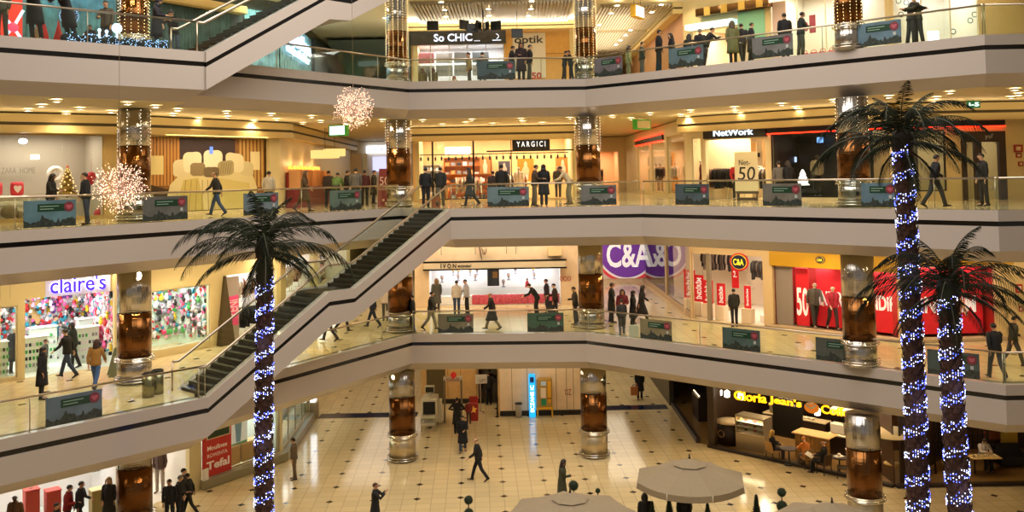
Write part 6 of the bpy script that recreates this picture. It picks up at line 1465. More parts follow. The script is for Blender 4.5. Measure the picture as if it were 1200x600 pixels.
light('pastry lamp', 'AREA', GR.pt(u0_+w_/2, .75, 1.49), 14, (1., .82, .5), w_*.8, .3, (0, 0, GR.a))
cb = [MB(), MB(), MB()]; cb[0].lathe([(.06, 0), (.085, .03), (.085, .08), (.02, .1)], 12); cb[1].ball((0, 0, .04), .08, .05, .045, 10, 6); cb[2].torus((0, 0, .035), .055, .03, 14, 7)
cbm = [q.mesh('cake', [cm('#d9a05a')]) for q in cb]; cn = ('cake', 'pastry', 'ring_cake')
for k in range(18):
    put_at(cbm[k % 3], cn[k % 3], 'small %s on the lit shelves of the café pastry case' % cn[k % 3].replace('_', ' '), 'cake', GR, u0_+.15+(k % 6)*(w_-.3)/5, (.84, 1.07, 1.3)[k//6], .85, cn[k % 3]+'s in the pastry case', 0, cm(('#d9a05a', '#8a4a26', '#f0dcc0', '#c9575a')[k % 4]))
t = wthing('round_counter', 'dark rounded counter end with a pale top beside the corner post', 'counter', GR, u0_-.62, .02, 1.05)
b = MB(); b.lathe([(.6, 0), (.6, 1.02)], 28); b.build('drum', M_dkwood, t); b = MB(); b.lathe([(.66, 1.02), (.66, 1.08)], 28); b.build('counter_top', cm('#d8bf92'), t)
b = MB(); b.torus((-.1, -.6, .55), .16, .025, 18, 6, 'y'); b.build('emblem', cm('#a8875a'), t)
b = MB(); b.box(0, 1.5, 0, .12, 0, 2.6, .01); t = wthing('menu_board', 'black menu wall with three pale lines of writing', 'menu', GR, cu(906, 500, 2.)[0], .6, 2.0); b.build('board', cm('#15100c'), t)
for k, s in enumerate(('KAHVE CESiTLERi', 'ESPRESSO', 'iCE LATTE')): text(s, .35, 1.2, 2.05-k*.3, 2.15-k*.3, mat('menu_white', '#e3d5b8', .5, em=.6), t, -.005, 0, .004)
u0_, _ = cu(931, 515, .9); u1_, _ = cu(972, 515, .9)
t = wthing('wood_counter', 'tan gathered front counter with a wooden top behind the seated guests', 'counter', GR, u0_, .02, .95)
b = MB(); n = 40; r0 = []; r1 = []
for k in range(n+1):
    x = (u1_-u0_)*k/n; y = -.06*sin(pi*k/n)*3+.03*sin(k*1.5); r0.append((x, y, 0)); r1.append((x, y*.9, 1.15))
b.add(r0+r1, [(k, k+1, n+2+k, n+1+k) for k in range(n)], True); b.build('gathered_front', mat('tan_gathered', '#a87a38', .6, noise=.3, nscale=6), t)
b = MB(); b.box(-.05, u1_-u0_+.05, -.25, .75, 1.15, 1.22, .02); b.build('counter_top', cm('#d9b070'), t)
u0_, _ = cu(969, 500, 2.2); t = wthing('coffee_station', 'white coffee machines on a pale worktop beside the café pillar', 'coffee station', GR, u0_, .02, 2.2)
b = MB(); b.box(0, 1.4, 0, .6, 0, .95, .02); b.build('cabinet', M_dkwood, t); b = MB(); b.box(-.03, 1.43, -.05, .62, .95, 1.02, .01); b.build('worktop', cm('#e9dcc0'), t)
b = MB(); b.box(.1, .75, .1, .5, 1.02, 1.5, .04); b.box(.85, 1.3, .1, .5, 1.02, 1.75, .03); b.mi = 1; b.box(.9, 1.25, .085, .1, 1.2, 1.6); b.mi = 0; b.box(.1, 1.3, .1, .5, 1.9, 2.2, .04); b.build('machine', [cm('#efe8d8'), cm('#7a3a20')], t)
lamp = MB(); lamp.lathe([(.05, .34), (.14, .26), (.13, .02), (.09, 0)], 14); lamp.mi = 1; lamp.tube([(0, 0, .34), (0, 0, .9)], .008, 5)
lme = lamp.mesh('pendant_lamp', [emis('cafe_pendant_glow', '#fff0d0', 7.), M_dark])
for k, (x, y, v) in enumerate(((843, 461, 1.5), (852, 463, 1.2), (868, 466, .9), (958, 484, .9), (1042, 504, 1.))):
    u_, z_ = cu(x, y, v); put_at(lme, 'pendant_lamp', ('small white pendant lamp nearest the café corner post', 'small white pendant lamp second from the corner post', 'small white pendant lamp over the pastry case', 'small white pendant lamp over the gathered counter', 'small white pendant lamp past the big pillar')[k], 'pendant lamp', GR, u_, min(z_-.1, 3.1), v)
def chair(label, x, y, rz, c='#a8814a', grp=None):
    q = at_z(x, y, 0); t = thing('cafe_chair', label, 'chair', (q.x, q.y, .02), radians(rz))
    b = MB(); b.box(-.24, .24, -.24, .24, .4, .47, .03); b.build('seat', cm(c), t)
    b = MB(); b.loft([[(-.23, -.22, .45), (.23, -.22, .45), (.23, -.17, .45), (-.23, -.17, .45)], [(-.21, -.32, .9), (.21, -.32, .9), (.21, -.28, .9), (-.21, -.28, .9)]], smooth=False); b.build('backrest', cm(c), t)
    for sx in (-.2, .2):
        for sy in (-.2, .2): b = MB(); b.tube([(sx, sy, .42), (sx*1.1, sy*1.1, 0)], .02, 6); b.build('leg', M_dkwood, t)
    return t
def table(label, x, y, r=.38, c='#3a2616', z=.02):
    q = at_z(x, y, 0); t = thing('cafe_table', label, 'table', (q.x, q.y, z))
    b = MB(); b.lathe([(r, .7), (r, .735), (r*.96, .74)], 24); b.build('tabletop', cm(c), t)
    b = MB(); b.tube([(0, 0, .02), (0, 0, .7)], .035, 8); b.build('stem', M_dark, t); b = MB(); b.lathe([(.24, 0), (.22, .03), (.04, .05)], 18); b.build('foot', M_dark, t)
    return t
chair('tan café chair under the blonde woman', 906, 540, -60); chair('tan café chair turned away beside the orange haired guest', 946, 549, 10); chair('dark café chair under the bald reader', 966, 556, 25, '#4a3420')
chair('dark café chair half hidden by the big pillar', 988, 560, 70, '#3a2818')
table('dark round café table between the blonde woman and the guests', 925, 545); table('dark round café table with the white tray beside the pillar', 984, 556, .36)
q = at_z(984, 556, 0); b = MB(); b.box(-.2, .2, -.14, .14, 0, .03, .01); b.ball((.0, 0, .09), .09, .07, .07, 8, 6); tag(b.build('serving_tray', cm('#efe6d6'), None, (q.x, q.y, .765), .3), 'white tray with a bun on the table beside the pillar', 'tray')
# café part beyond the pillar
shop_room(GR2, .1, 12, 0, 3.75, 4.6, mat('cafe_back_brown', '#4a3018', .5), None, 0)
b = MB(); b.lathe([(.9, 0), (.95, .12), (.5, .2)], 28); u_, z_ = GR2.hit(1046, 507, .8); wobj(b, 'disc_lamp_canopy', mat('cream_disc', '#d9bb80', .5, em=.25), 'cream disc canopy hanging in the dark café part', 'canopy', GR2, u_, z_-.1, .9)
b = MB(); b.tube([(0, 0, .2), (0, 0, 1.2)], .02, 6); 
for k, (x0, x1) in enumerate(((1096, 1108), (1134, 1150))):
    u0_, _ = GR2.hit(x0, 520, 2.4-1.0*(k == 0)); t = wthing('lattice_screen', ('dark lattice screen between the two palm trunks', 'dark lattice screen behind the man in the white shirt')[k], 'screen', GR2, u0_, .02, 2.4-1.0*(k == 0), None, .5*(k == 0))
    b = MB()
    for i in range(7): b.box(0, .9, 0, .03, .75+i*.28, .79+i*.28)
    for i in range(5): b.box(i*.215, i*.215+.04, 0, .03, .75, 2.5)
    b.build('lattice', M_dark, t); b = MB(); b.box(-.05, 0, -.02, .05, 0, 2.6, .01); b.box(.9, .95, -.02, .05, 0, 2.6, .01); b.build('frame', M_dkwood, t)
u0_, _ = GR2.hit(1174, 530, 3.); b = MB(); b.box(0, .75, 0, .1, 0, 3.6, .01); wobj(b, 'yellow_partition', cm('#c9a238'), 'yellow painted wall piece behind the dark sofa', 'partition', GR2, u0_, .02, 3.0)
t, w, h = poster('framed_picture', 'orange framed picture above the man in the white shirt', 'picture', GR2, 1153, 1173, 506, 515, cm('#8a4a2a'), v=4.4)
t = wthing('sofa', 'dark sofa at the yellow wall piece in the café', 'sofa', GR2, GR2.hit(1172, 545, 2.)[0], .02, 1.9)
b = MB(); b.box(0, 1.2, 0, .75, .1, .45, .06); b.build('seat', cm('#1d1612'), t); b = MB(); b.box(0, 1.2, .6, .8, .3, .9, .07); b.build('backrest', cm('#1d1612'), t)
for x in (0, 1.05): b = MB(); b.box(x, x+.16, 0, .75, .1, .65, .05); b.build('armrest', cm('#1d1612'), t)
u_, z_ = GR2.hit(1152, 535, 1.4); t = wthing('cafe_table', 'pale topped café table of the man in the white shirt', 'table', GR2, u_, .02, 1.35)
b = MB(); b.box(-.65, .65, -.35, .35, .7, .75, .03); b.build('tabletop', cm('#d9b878'), t); b = MB(); b.tube([(-.4, 0, 0), (-.4, 0, .7)], .03, 6); b.tube([(.4, 0, 0), (.4, 0, .7)], .03, 6); b.build('leg', M_dark, t)
cup = MB(); cup.lathe([(.03, 0), (.042, .08), (.038, .085), (.03, .02)], 10); cup.torus((.055, 0, .045), .022, .007, 10, 5, 'y'); cupm = cup.mesh('cup', [cm('#efe4cc')])
for k in range(5): put_at(cupm, 'cup', 'small white cup on the table of the man in the white shirt', 'cup', GR2, u_-.45+k*.22, .77, 1.25+.08*(k % 2), 'cups on the white shirt table')
u_, z_ = GR2.hit(1047, 548, .6); t = wthing('cafe_table', 'small pale round table glimpsed past the big pillar', 'table', GR2, u_, .02, .7)
b = MB(); b.lathe([(.35, .7), (.35, .74)], 20); b.build('tabletop', cm('#c9a860'), t); b = MB(); b.tube([(0, 0, 0), (0, 0, .7)], .03, 8); b.build('stem', M_dark, t)
light('corridor ceiling lamp', 'AREA', (-8.4, 60, 4.1), 200, (1., .86, .72), 3.5, 14); light('corridor ceiling lamp', 'AREA', (6., 60, 4.1), 240, (1., .86, .66), 3, 14)
light('corridor ceiling lamp', 'AREA', (-8.4, 56, 10.0), 220, (1., .88, .7), 3.5, 12); light('corridor ceiling lamp', 'AREA', (6., 55, 10.0), 300, (1., .84, .7), 3, 13)
light('corridor ceiling lamp', 'AREA', (-8.4, 60, 15.9), 160, (1., .8, .52), 3, 12); light('corridor ceiling lamp', 'AREA', (6., 58, 15.9), 220, (1., .8, .5), 2.5, 14)
light('corridor ceiling lamp', 'AREA', (6., 58, 21.6), 200, (1., .84, .6), 2.5, 14)

# café back bar
t = wthing('back_bar', 'cluttered back bar with machines behind the pastry case', 'bar', GR, .9, .02, 3.6)
b = MB(); b.box(0, 3.3, 0, .6, 0, 1.0, .02); b.build('cabinet', M_dkwood, t); b = MB(); b.box(-.03, 3.33, -.05, .62, 1.0, 1.06, .01); b.build('worktop', cm('#c9b48c'), t)
b = MB(); b.box(.3, 1.2, .08, .5, 1.06, 1.55, .05); b.box(.3, 1.2, .0, .2, 1.42, 1.6, .03); b.build('espresso_machine', mat('satin_steel', '#b8a888', .3, .7), t)
b = MB(); b.lathe([(.1, 1.06), (.1, 1.4), (.14, 1.45), (.12, 1.75), (.05, 1.8)], 14, (1.55, .3, 0)); b.lathe([(.1, 1.06), (.1, 1.4), (.14, 1.45), (.12, 1.75), (.05, 1.8)], 14, (1.9, .3, 0)); b.build('grinder', M_dark, t)
b = MB(); b.box(0, 3.3, .3, .6, 1.95, 1.99, .005); b.box(0, 3.3, .3, .6, 2.4, 2.44, .005); b.build('wall_shelf', cm('#8a6a3c'), t)
bt = MB(); bt.lathe([(.05, 0), (.055, .02), (.055, .2), (.025, .27), (.025, .34), (.0, .345)], 12); btm = bt.mesh('bottle', [cm('#7a4a1c')])
for k in range(18): put_at(btm, 'bottle', 'syrup bottle on the shelves of the café back bar', 'bottle', GR, 1.05+(k % 9)*.35, 2.012 if k < 9 else 2.462, 4.05, 'syrup bottles on the back bar', 0, cm(('#7a4a1c', '#c9b48c', '#3a5a3a', '#8a2a1c', '#e0d2b0')[k % 5]))
for k in range(10): put_at(cupm, 'cup', 'small white cup standing on the café back bar', 'cup', GR, 2.95+(k % 5)*.13, 1.082+.0*(k//5), 3.75+.16*(k//5), 'cups on the back bar')
light('back bar lamp', 'AREA', GR.pt(2.5, 3.3, 3.5), 60, (1., .8, .5), 2.6, .3, (0, 0, GR.a))
# ================================================================== posters hung on the gallery glass
RUN = {(2, 0): (E2[0], E2[1]), (2, 2): (E2[3], E2[4]), (2, 3): (E2[4], E2[5]), (2, 1): (E2[2], E2[3]), (3, 0): (E3[0], E3[1]), (3, 3): (E3[3], E3[4]), (3, 4): (E3[4], E3[5]),
       (4, 3): (E4[3], E4[4]), (4, 4): (E4[4], E4[5])}
def rail_poster(lv, run, x0, x1, y, where, dark):
    W = Wall(*RUN[(lv, run)]); z = (0, 0, Z2, Z3, Z4)[lv]
    u0 = W.hit(x0, y)[0]; u1 = W.hit(x1, y)[0]; w = u1-u0; h = .86
    t = wthing('railing_poster', 'skyline poster on the glass rail, %s' % where, 'poster', W, u0, z+.05, .085, 'skyline posters on the railings')
    b = MB(); b.box(0, w, 0, .012, 0, h, .003); b.build('board', mat('poster_slate_%s' % dark.strip('#'), dark, .18, noise=.25, nscale=1.5), t)
    pts = [(.0, .0), (w, .0), (w, h*.36)]
    rr = random.Random(int(x0)); n = 26
    for k in range(n+1):
        x = w*(1-k/n); pts.append((max(0, x), h*(.2+.1*rr.random()+(.16 if k in (9, 17) else 0)+.08*sin(k*.5))))
    b = MB(); b.prism_xz(pts, -.004, .0); b.build('skyline', mat('poster_skyline', '#343b36', .25, noise=.5, nscale=9), t)
    b = MB(); b.box(.26*w, .8*w, -.005, 0, .58*h, .86*h); gs_ = b.build('green_strip', mat('poster_green', '#1c3a2a', .25), t)
    b = MB()
    for k in range(2): b.box(.3*w, (.66-.1*k)*w, -.008, -.004, (.76-.1*k)*h, (.79-.1*k)*h)
    b.build('text_line', mat('poster_text', '#7d9a86', .4), gs_)
    cx, cz, r = w*.86, h*.74, h*.19
    b = MB(); b.loft([[(cx+r*cos(a*pi/12), y_, cz+r*sin(a*pi/12)) for a in range(24)] for y_ in (0, -.01)], smooth=False); bd_ = b.build('badge', mat('poster_badge', '#6e2c36', .3), t)
    hp = [(cx+r*.62*sin(a)**3, cz+r*.62*(.8*cos(a)-.3*cos(2*a)-.12*cos(3*a))) for a in [k*2*pi/24 for k in range(24)]]
    b = MB(); b.prism_xz(hp, -.016, -.008); b.build('heart', mat('poster_heart', '#a8505a', .3), bd_)
    if x0 > 150: b = MB(); b.box(cx-.05, cx+.05, -.006, 0, h*.36, h*.5); b.build('pale_square', mat('poster_pale', '#a9aaa6', .4), t)
RP = [(2, 0, 54.7, 121, 480, 'the lowest gallery opposite the coated woman', '#5a6a74'), (2, 2, 513, 554.5, 380, 'the lowest gallery beside the man in the dark coat', '#6f6c58'),
 (2, 2, 618, 660.5, 378, 'the lowest gallery next to the chrome pillar', '#3f5a48'), (2, 3, 749, 786, 388, 'the lowest gallery just past the child by the rail', '#7a7256'),
 (2, 3, 845.5, 889.5, 398, 'the lowest gallery below the striding shop dummy', '#4a5c58'), (2, 3, 955, 1006, 412, 'the lowest gallery touching the big pillar', '#4c5148'),
 (2, 3, 1086, 1147, 430, 'the lowest gallery between the palms and the dark walker', '#44504e'),
 (3, 0, 29, 90.5, 255, 'the middle gallery under the homeware lettering', '#56747c'), (3, 0, 169, 221.5, 248, 'the middle gallery below the bed picture, by the starburst', '#5c5c58'),
 (3, 0, 287, 328, 243, 'the middle gallery at the end of the bed picture', '#66757c'), (3, 0, 388, 425, 236, 'the middle gallery in front of the corridor group', '#5d6f62'),
 (3, 3, 571, 620, 232, 'the middle gallery below the warm shop sign', '#63777c'), (3, 3, 680.5, 722.5, 230, 'the middle gallery at the chrome pillar', '#6a6a66'),
 (3, 4, 790, 829.5, 230, 'the middle gallery before the coat racks', '#46545a'), (3, 4, 892.5, 938, 230, 'the middle gallery below the two seated backs', '#6a665c'), (3, 4, 1008, 1048, 232, 'the middle gallery behind the tall palm trunk', '#58707c'),
 (4, 3, 559, 604, 80, 'the top gallery below the optician lettering', '#46585a'), (4, 4, 695, 728, 76, 'the top gallery just past the chrome pillar', '#6a6468'),
 (4, 4, 782, 823, 64, 'the top gallery with people leaning above it', '#556a70'), (4, 4, 880, 928, 52, 'the top gallery below the green and beige wall', '#6a6a68'), (4, 4, 999.5, 1055, 38, 'the top gallery touching the golden pillar', '#5b727e')]
for r_ in RP: rail_poster(*r_)
# ================================================================== PEOPLE IN THE PLACE
def gal(lv, px, d, y=None):
    """point on a gallery floor, d metres behind the edge, in line with the photo column px"""
    z = (0, 0, Z2, Z3, Z4)[lv]; P = offs(EDGE[lv], d); yy = y or (0, 0, 390, 230, 60)[lv]
    best = None
    for i in range(len(P)-1):
        W = Wall(P[i], P[i+1]); u, _ = W.hit(px, yy)
        if -.01 <= u <= W.L+.01:
            q = W.pt(u)
            if q.y > 5 and (best is None or q.y > best.y): best = q
    return (best.x, best.y, z)
def gnd(px, py, z=0): q = at_z(px, py, z); return (q.x, q.y, z)
def inW(W, px, y, v, z): u, _ = W.hit(px, y, v); q = W.pt(u, v); return (q.x, q.y, z)
BK, NV, GY, OL, BR = '#17161a', '#1b2233', '#4b4a48', '#4a4a30', '#4a3626'
P_ = person
# middle gallery
P_('person in dark clothes standing beside the small golden tree', gal(3, 59, 3.2), 'R', 'stand2', 'jacket', BK, BK, 'long')
P_('person in black raising a hand to the face, beside the pink starburst', gal(3, 101, 1.0), 'L', 'phone', 'jacket', '#111114', '#23304a', 'short')
P_('person in a dark jacket and jeans walking past the bed picture', gal(3, 254, 2.2), 'L', 'walk', 'jacket', '#1c1712', '#2f4468', 'thin')
P_('person in a pale scarfed top at the edge of the bed picture', gal(3, 315, 2.6), 'A', 'stand', 'jacket', '#b5aa92', BK, 'short')
P_('person with long hair in a brown coat before the red lamp counter', gal(3, 356, 1.6), 'R', 'walk2', 'coat', '#4f3a1e', BR, 'long', '#5a3a1c')
P_('person in a dark top at the end of the red lamp counter', gal(3, 385, 4.5), 'A', 'stand', 'jacket', '#2a1d18', BK, 'short')
P_('person in a moss green jacket with the corridor group', gal(3, 394, 3.2), 'A', 'bend', 'jacket', '#4d6a2c', BK, 'short')
P_('person in black between the green and the grey jackets', gal(3, 406, 4.2), 'R', 'stand2', 'jacket', '#14130f', BK, 'short')
P_('tall person in a grey jacket seen from behind in the corridor group', gal(3, 417, 2.8), 'A', 'stand', 'jacket', '#5d5a52', '#2a2826', 'short', h=1.82)
P_('person in a wine red top at the edge of the corridor group', gal(3, 427.5, 4.0), 'A', 'stand', 'jacket', '#4a1c1c', BK, 'short')
P_('person in a dark coat near the white corridor doors', gal(3, 438, 6.0), 'R', 'stand', 'coat', '#2a2622', BK, 'short')
q = at_y(499, 225, 42.0); P_('person in a black jacket at the head of the stairs', (q.x, q.y, Z3), 'A', 'stand', 'jacket', '#101216', BK, 'short', h=1.76)
q = at_y(516, 225, 42.9); P_('person in a patterned dark jacket at the head of the stairs, nearer the clothes shop', (q.x, q.y, Z3), 'A', 'walk', 'jacket', '#22231f', '#5a5648', 'short', h=1.8)
P_('person with a pale scarf and dark coat walking before the tall glass', gal(3, 551.5, 2.4), 'L', 'walk2', 'coat', '#2a2a28', BK, 'long')
P_('short person in a dark top behind the rail poster of the warm shop', gal(3, 578, 3.0), 'A', 'stand', 'jacket', '#3a2a22', BK, 'short', h=1.55)
P_('tall person in black behind the rail poster of the warm shop', gal(3, 588, 2.4), 'A', 'stand', 'jacket', '#151210', BK, 'short', h=1.82)
P_('person in a tan dark jacket facing a companion in black at the rail', gal(3, 626.5, 1.2), 'R', 'stand2', 'jacket', '#4a3a28', '#6a5a42', 'short', h=1.78)
P_('person in a long black coat at the rail below the warm shop sign', gal(3, 637.5, 1.4), 'A', 'stand', 'coat', '#0f0e12', '#14131a', 'hood', '#15100e', h=1.78)
P_('person in a beige jacket stooping beside the chrome pillar', gal(3, 668, 2.0), 'L', 'bend', 'jacket', '#c9b48c', '#8a7a58', 'short', h=1.8)
P_('person in a grey jacket seen from behind before the dark window', gal(3, 914, 3.6), 'A', 'stand', 'jacket', '#6b6357', BK, 'short')
P_('person in black with dark hair beside the grey jacket', gal(3, 925, 3.8), 'A', 'stand2', 'jacket', '#141012', BK, 'long')
P_('person in black striding behind the tall palm trunk', gal(3, 1096, 1.2), 'R', 'walk', 'jacket', '#17171b', '#24262a', 'short', h=1.8)
P_('person in a dark jacket standing at the brown doorway past the palms', gal(3, 1153, 3.0), 'L', 'stand', 'jacket', '#171412', BK, 'short', h=1.8)
# top gallery
P_('person in a mottled jacket cut by the picture edge beside the neon figure', gal(4, 2, 1.0), 'C', 'stand', 'jacket', '#5b5a48', '#4a4636', 'short')
P_('person in black leaning on the top rail above the red cones', gal(4, 40, .55, 40), 'C', 'lean', 'coat', '#141013', '#1c1a1a', 'short', h=1.84)
P_('person in black leaning on the top rail above the blue light tree', gal(4, 79, .6, 40), 150, 'lean', 'coat', '#121114', '#17161a', 'short', h=1.82)
P_('person in an olive brown jacket before the blue curtain', gal(4, 125, 2.2, 40), 'C', 'stand2', 'jacket', '#4d4232', '#2a2c34', 'short')
P_('small seated child in dark clothes behind the neon lamps', gal(4, 108, 3.0, 40), 'C', 'sitlow', 'jacket', '#1c1a20', BK, 'short', h=1.3)
P_('hooded person in dark clothes beside the golden pillar on the top rail', gal(4, 183.5, .75, 40), 'R', 'stand2', 'coat', '#17131a', BK, 'hood', '#1a1518')
P_('person in black with a knit cap and jeans leaning at the upper stairs', gal(4, 204, .6, 40), 'C', 'lean', 'jacket', '#0f1013', '#40506a', 'cap', '#101012')
for k, (x, v, lab, c, hr) in enumerate(((495, .9, 'person in khaki at the jewellery cases, nearer the pillar', '#7a6a3c', 'long'), (507.5, 1.0, 'person in khaki at the jewellery cases, further from the pillar', '#6a5e3a', 'long'))): P_(lab, (*WB.pt(WB.hit(x, 85, .3)[0], .3).xy, Z4), 'A', 'stand', 'jacket', c, OL, hr, '#5a3a1c', h=1.6)
P_('child with reddish hair before the lit jewellery shop', (*WB.pt(WB.hit(533, 85)[0], -.5).xy, Z4), 'C', 'sitlow', 'jacket', '#c9b8a8', GY, 'long', '#8a3a1c', h=1.35)
P_('person in a khaki jacket facing the screens cluster', gal(4, 549.5, 3.8), 'L', 'stand', 'jacket', '#8a7850', '#3a3830', 'short', h=1.76)
P_('person in a grey jacket under the screens cluster', gal(4, 565, 4.2), 'A', 'stand', 'jacket', '#4c5052', GY, 'short', h=1.82)
P_('person in black at the edge of the optician panel', gal(4, 599, 1.2), 'R', 'stand2', 'jacket', '#16151c', BK, 'short', h=1.7)
P_('person with long hair in a dark coat before the optician panel', gal(4, 610.5, .9), 'C', 'stand2', 'coat', '#2a1a20', '#1d1c22', 'long', h=1.8)
P_('person in a dark top and olive trousers under the optician lettering', gal(4, 620, 1.3), 'R', 'stand', 'jacket', '#191618', '#4c4a36', 'short', h=1.75)
P_('child in black hugging another by the wood wall, nearer the optician', gal(4, 661, 1.0), 'R', 'hug', 'jacket', '#16161a', BK, 'short', h=1.4)
P_('child in black hugging another by the wood wall, nearer the pillar', gal(4, 668.5, 1.0), 'L', 'hug', 'jacket', '#1b1a1c', BK, 'short', h=1.42)
P_('person in pale green in the brown corridor past the pillar', gal(4, 736, 3.0), 'R', 'stand', 'jacket', '#7a8260', '#6a6a52', 'long')
P_('person in a dark green jacket beside the tall figure in black', gal(4, 752, 2.4), 'R', 'stand', 'jacket', '#2b3026', GY, 'short')
P_('tall person all in black at the head of the top rail row', gal(4, 772, .8), 'R', 'stand', 'jacket', '#0e0e12', '#121216', 'short', h=1.86)
P_('person with long dark hair next to the tall figure in black', gal(4, 788, 1.3), 'L', 'stand2', 'jacket', '#17141a', BK, 'long', h=1.72)
P_('person in black with dark hair above the top rail poster', gal(4, 808, 1.4), 'A', 'stand', 'jacket', '#131217', BK, 'long', h=1.6)
P_('person with pale hair and black coat behind the top rail poster', gal(4, 821, 1.3), 'A', 'stand', 'coat', '#15141a', BK, 'short', '#8a8276', h=1.74)
P_('person with dark hair beside the pale haired one', gal(4, 827.5, .9), 'R', 'lean', 'jacket', '#18181c', '#17171d', 'short')
P_('person in an olive green coat seen from behind before the bright shop', gal(4, 859, .9), 'A', 'stand', 'coat', '#6a6a40', '#22221e', 'long', '#4a3a1e', h=1.8)
P_('person in a black jacket close beside the olive coat', gal(4, 870, 1.3), 'A', 'walk', 'jacket', '#17171b', BK, 'short', h=1.74)
P_('person in dark clothes half hidden by the top rail poster and its post', gal(4, 880.5, .8), 'R', 'stand', 'coat', '#15151b', BK, 'short', h=1.6)
P_('person in a black jacket seen from behind beside the handbag shop', gal(4, 920.5, 1.1), 'A', 'stand', 'jacket', '#101012', BK, 'short', h=1.84)
P_('person with dark glasses and dark green jacket beside the red handbags', gal(4, 939, .9), 'R', 'stand2', 'jacket', '#20241f', '#4a4a40', 'short', h=1.76)
P_('person in dark clothes embracing at the top rail, turned to the palms', gal(4, 1069, 1.0), 'R', 'hug', 'jacket', '#1f2018', '#22231f', 'short', h=1.78)
P_('person in an olive jacket embracing at the top rail', gal(4, 1077, 1.2), 'L', 'hug', 'jacket', '#3b3a22', '#2a2a22', 'short', h=1.78)
# lowest gallery
P_('person in a long black coat walking before the accessories shop', gnd(49, 468, Z2), 'R', 'stand', 'coat', '#0d0c0f', BK, 'hood', '#0d0c0f', h=1.68)
P_('person in a black jacket and blue trousers looking at a phone outside the accessories shop', gnd(79, 443, Z2), 'L', 'walk', 'jacket', '#0f1013', '#2a3a55', 'short', h=1.78)
P_('person in a mustard jacket and jeans walking to the shop', gnd(112, 457, Z2), 'A', 'walk2', 'jacket', '#9a6f30', '#3a5a8a', 'long', '#3a1c10', h=1.7)
P_('person in dark green reaching up to the pink goods', inW(WL1, 87, 400, .95, Z2), 'L', 'reach', 'jacket', '#1d2a24', BK, 'long')
P_('person in a teal jacket between the white display stands', inW(WL1, 64, 385, 3.6, Z2), 'R', 'stand', 'jacket', '#2f8596', BK, 'short')
P_('person with white hair in black behind the narrow cream window', inW(WL1, 17, 400, 1.5, Z2), 'A', 'stand', 'coat', '#17181c', BK, 'short', '#d9cdb8')
P_('child in grey with dark hair inside the accessories shop door', inW(WL1, 52.5, 420, .6, Z2), 'R', 'stand', 'jacket', '#66706c', GY, 'short', h=1.25)
P_('person in dark clothes walking under the stair landing', gnd(386, 400, Z2), 'L', 'walk', 'jacket', '#15161b', '#16171d', 'short')
P_('person in dark trousers deeper under the stair landing', gnd(402, 389, Z2), 'R', 'walk2', 'jacket', '#1d1b1d', '#17171c', 'short')
P_('person in dark trousers striding beside the copper pillar under the stairs', gnd(437, 384, Z2), 'L', 'walk', 'jacket', '#1b2030', '#1d2536', 'short')
P_('person in a white top beside the copper pillar under the stairs', gnd(452, 376, Z2), 'A', 'stand', 'jacket', '#e2d6cc', GY, 'long', '#6a4a2c')
P_('person in a black top and grey trousers at the rail past the copper pillar', gal(2, 484, .7), 'L', 'stand', 'jacket', '#16181a', '#5a5a50', 'short', h=1.66)
P_('person in a dark brown jacket and beige trousers walking near the jewellery counter', gal(2, 505, 1.2), 'R', 'walk2', 'jacket', '#33302a', '#8a7d62', 'short', h=1.76)
P_('person in a long grey coat at the start of the jewellery window', gnd(512, 366, Z2), 'A', 'stand', 'coat', '#5a5954', GY, 'long', '#8a6a48')
P_('person in a white top and jeans at the jewellery window', gnd(535.5, 369, Z2), 'A', 'stand', 'jacket', '#e0d6d0', '#34496a', 'short')
P_('person in a blue and white top with a black bag at the jewellery window', gnd(547.5, 369, Z2), 'L', 'stand2', 'jacket', '#b9b6c2', '#1d1f26', 'short', h=1.78)
P_('person in a dark coat and beige trousers striding along the rail', gal(2, 577, 1.0), 'L', 'walk', 'coat', '#241a16', '#8a7a5e', 'thin', h=1.7)
P_('person in a dark jacket with a pale hood bending at the drape', gnd(630, 371, Z2), 'L', 'bend', 'jacket', '#1a1a1c', '#1c1b1e', 'short')
P_('person in dark blue beside the maroon jacket at the drape', gnd(641.5, 368, Z2), 'L', 'stand', 'jacket', '#2a2430', '#22242c', 'short', h=1.74)
P_('person in a maroon jacket with hand on a pushchair', gnd(651.5, 375, Z2), 'L', 'stand2', 'jacket', '#2e1a1e', '#24222a', 'short', h=1.74)
P_('person in grey reading while walking beside the chrome pillar', gnd(675, 381, Z2), 'L', 'stand2', 'jacket', '#3b3530', '#38332e', 'short', h=1.76)
P_('person in a long charcoal coat under the purple emblem', gnd(717, 378, Z2), 'R', 'stand', 'coat', '#22221f', BK, 'short', h=1.84)
P_('person with long hair in a dark red top under the purple emblem', gnd(730, 385, Z2), 'C', 'carry', 'jacket', '#6e1d28', '#2a2022', 'long', h=1.76)
P_('person in black beside the dark red top', gnd(742, 384, Z2), 'R', 'stand', 'coat', '#101013', BK, 'hood', '#101013', h=1.66)
P_('person in a long black coat striding away from the purple emblem', gnd(752, 380, Z2), 'R', 'walk', 'coat', '#17151a', BK, 'long', h=1.8)
P_('child in dark grey standing at the rail glass under the purple emblem', gal(2, 729, .55), 'A', 'stand', 'jacket', '#2e2c2e', '#3b3a3a', 'short', h=1.5)
P_('person in a dark jacket walking into the red sale store', gnd(861, 383, Z2), 'A', 'stand', 'jacket', '#24221e', BK, 'short', h=1.7)
P_('person in a dark jacket and jeans close to the rail past the palms', gal(2, 1166, .75, 400), 'A', 'walk2', 'jacket', '#121216', '#22242c', 'short', h=1.84)
P_('person in olive and grey behind the dark walker', gal(2, 1187, 2.8, 400), 'R', 'walk', 'jacket', '#3d3828', '#4a4640', 'short', h=1.76)
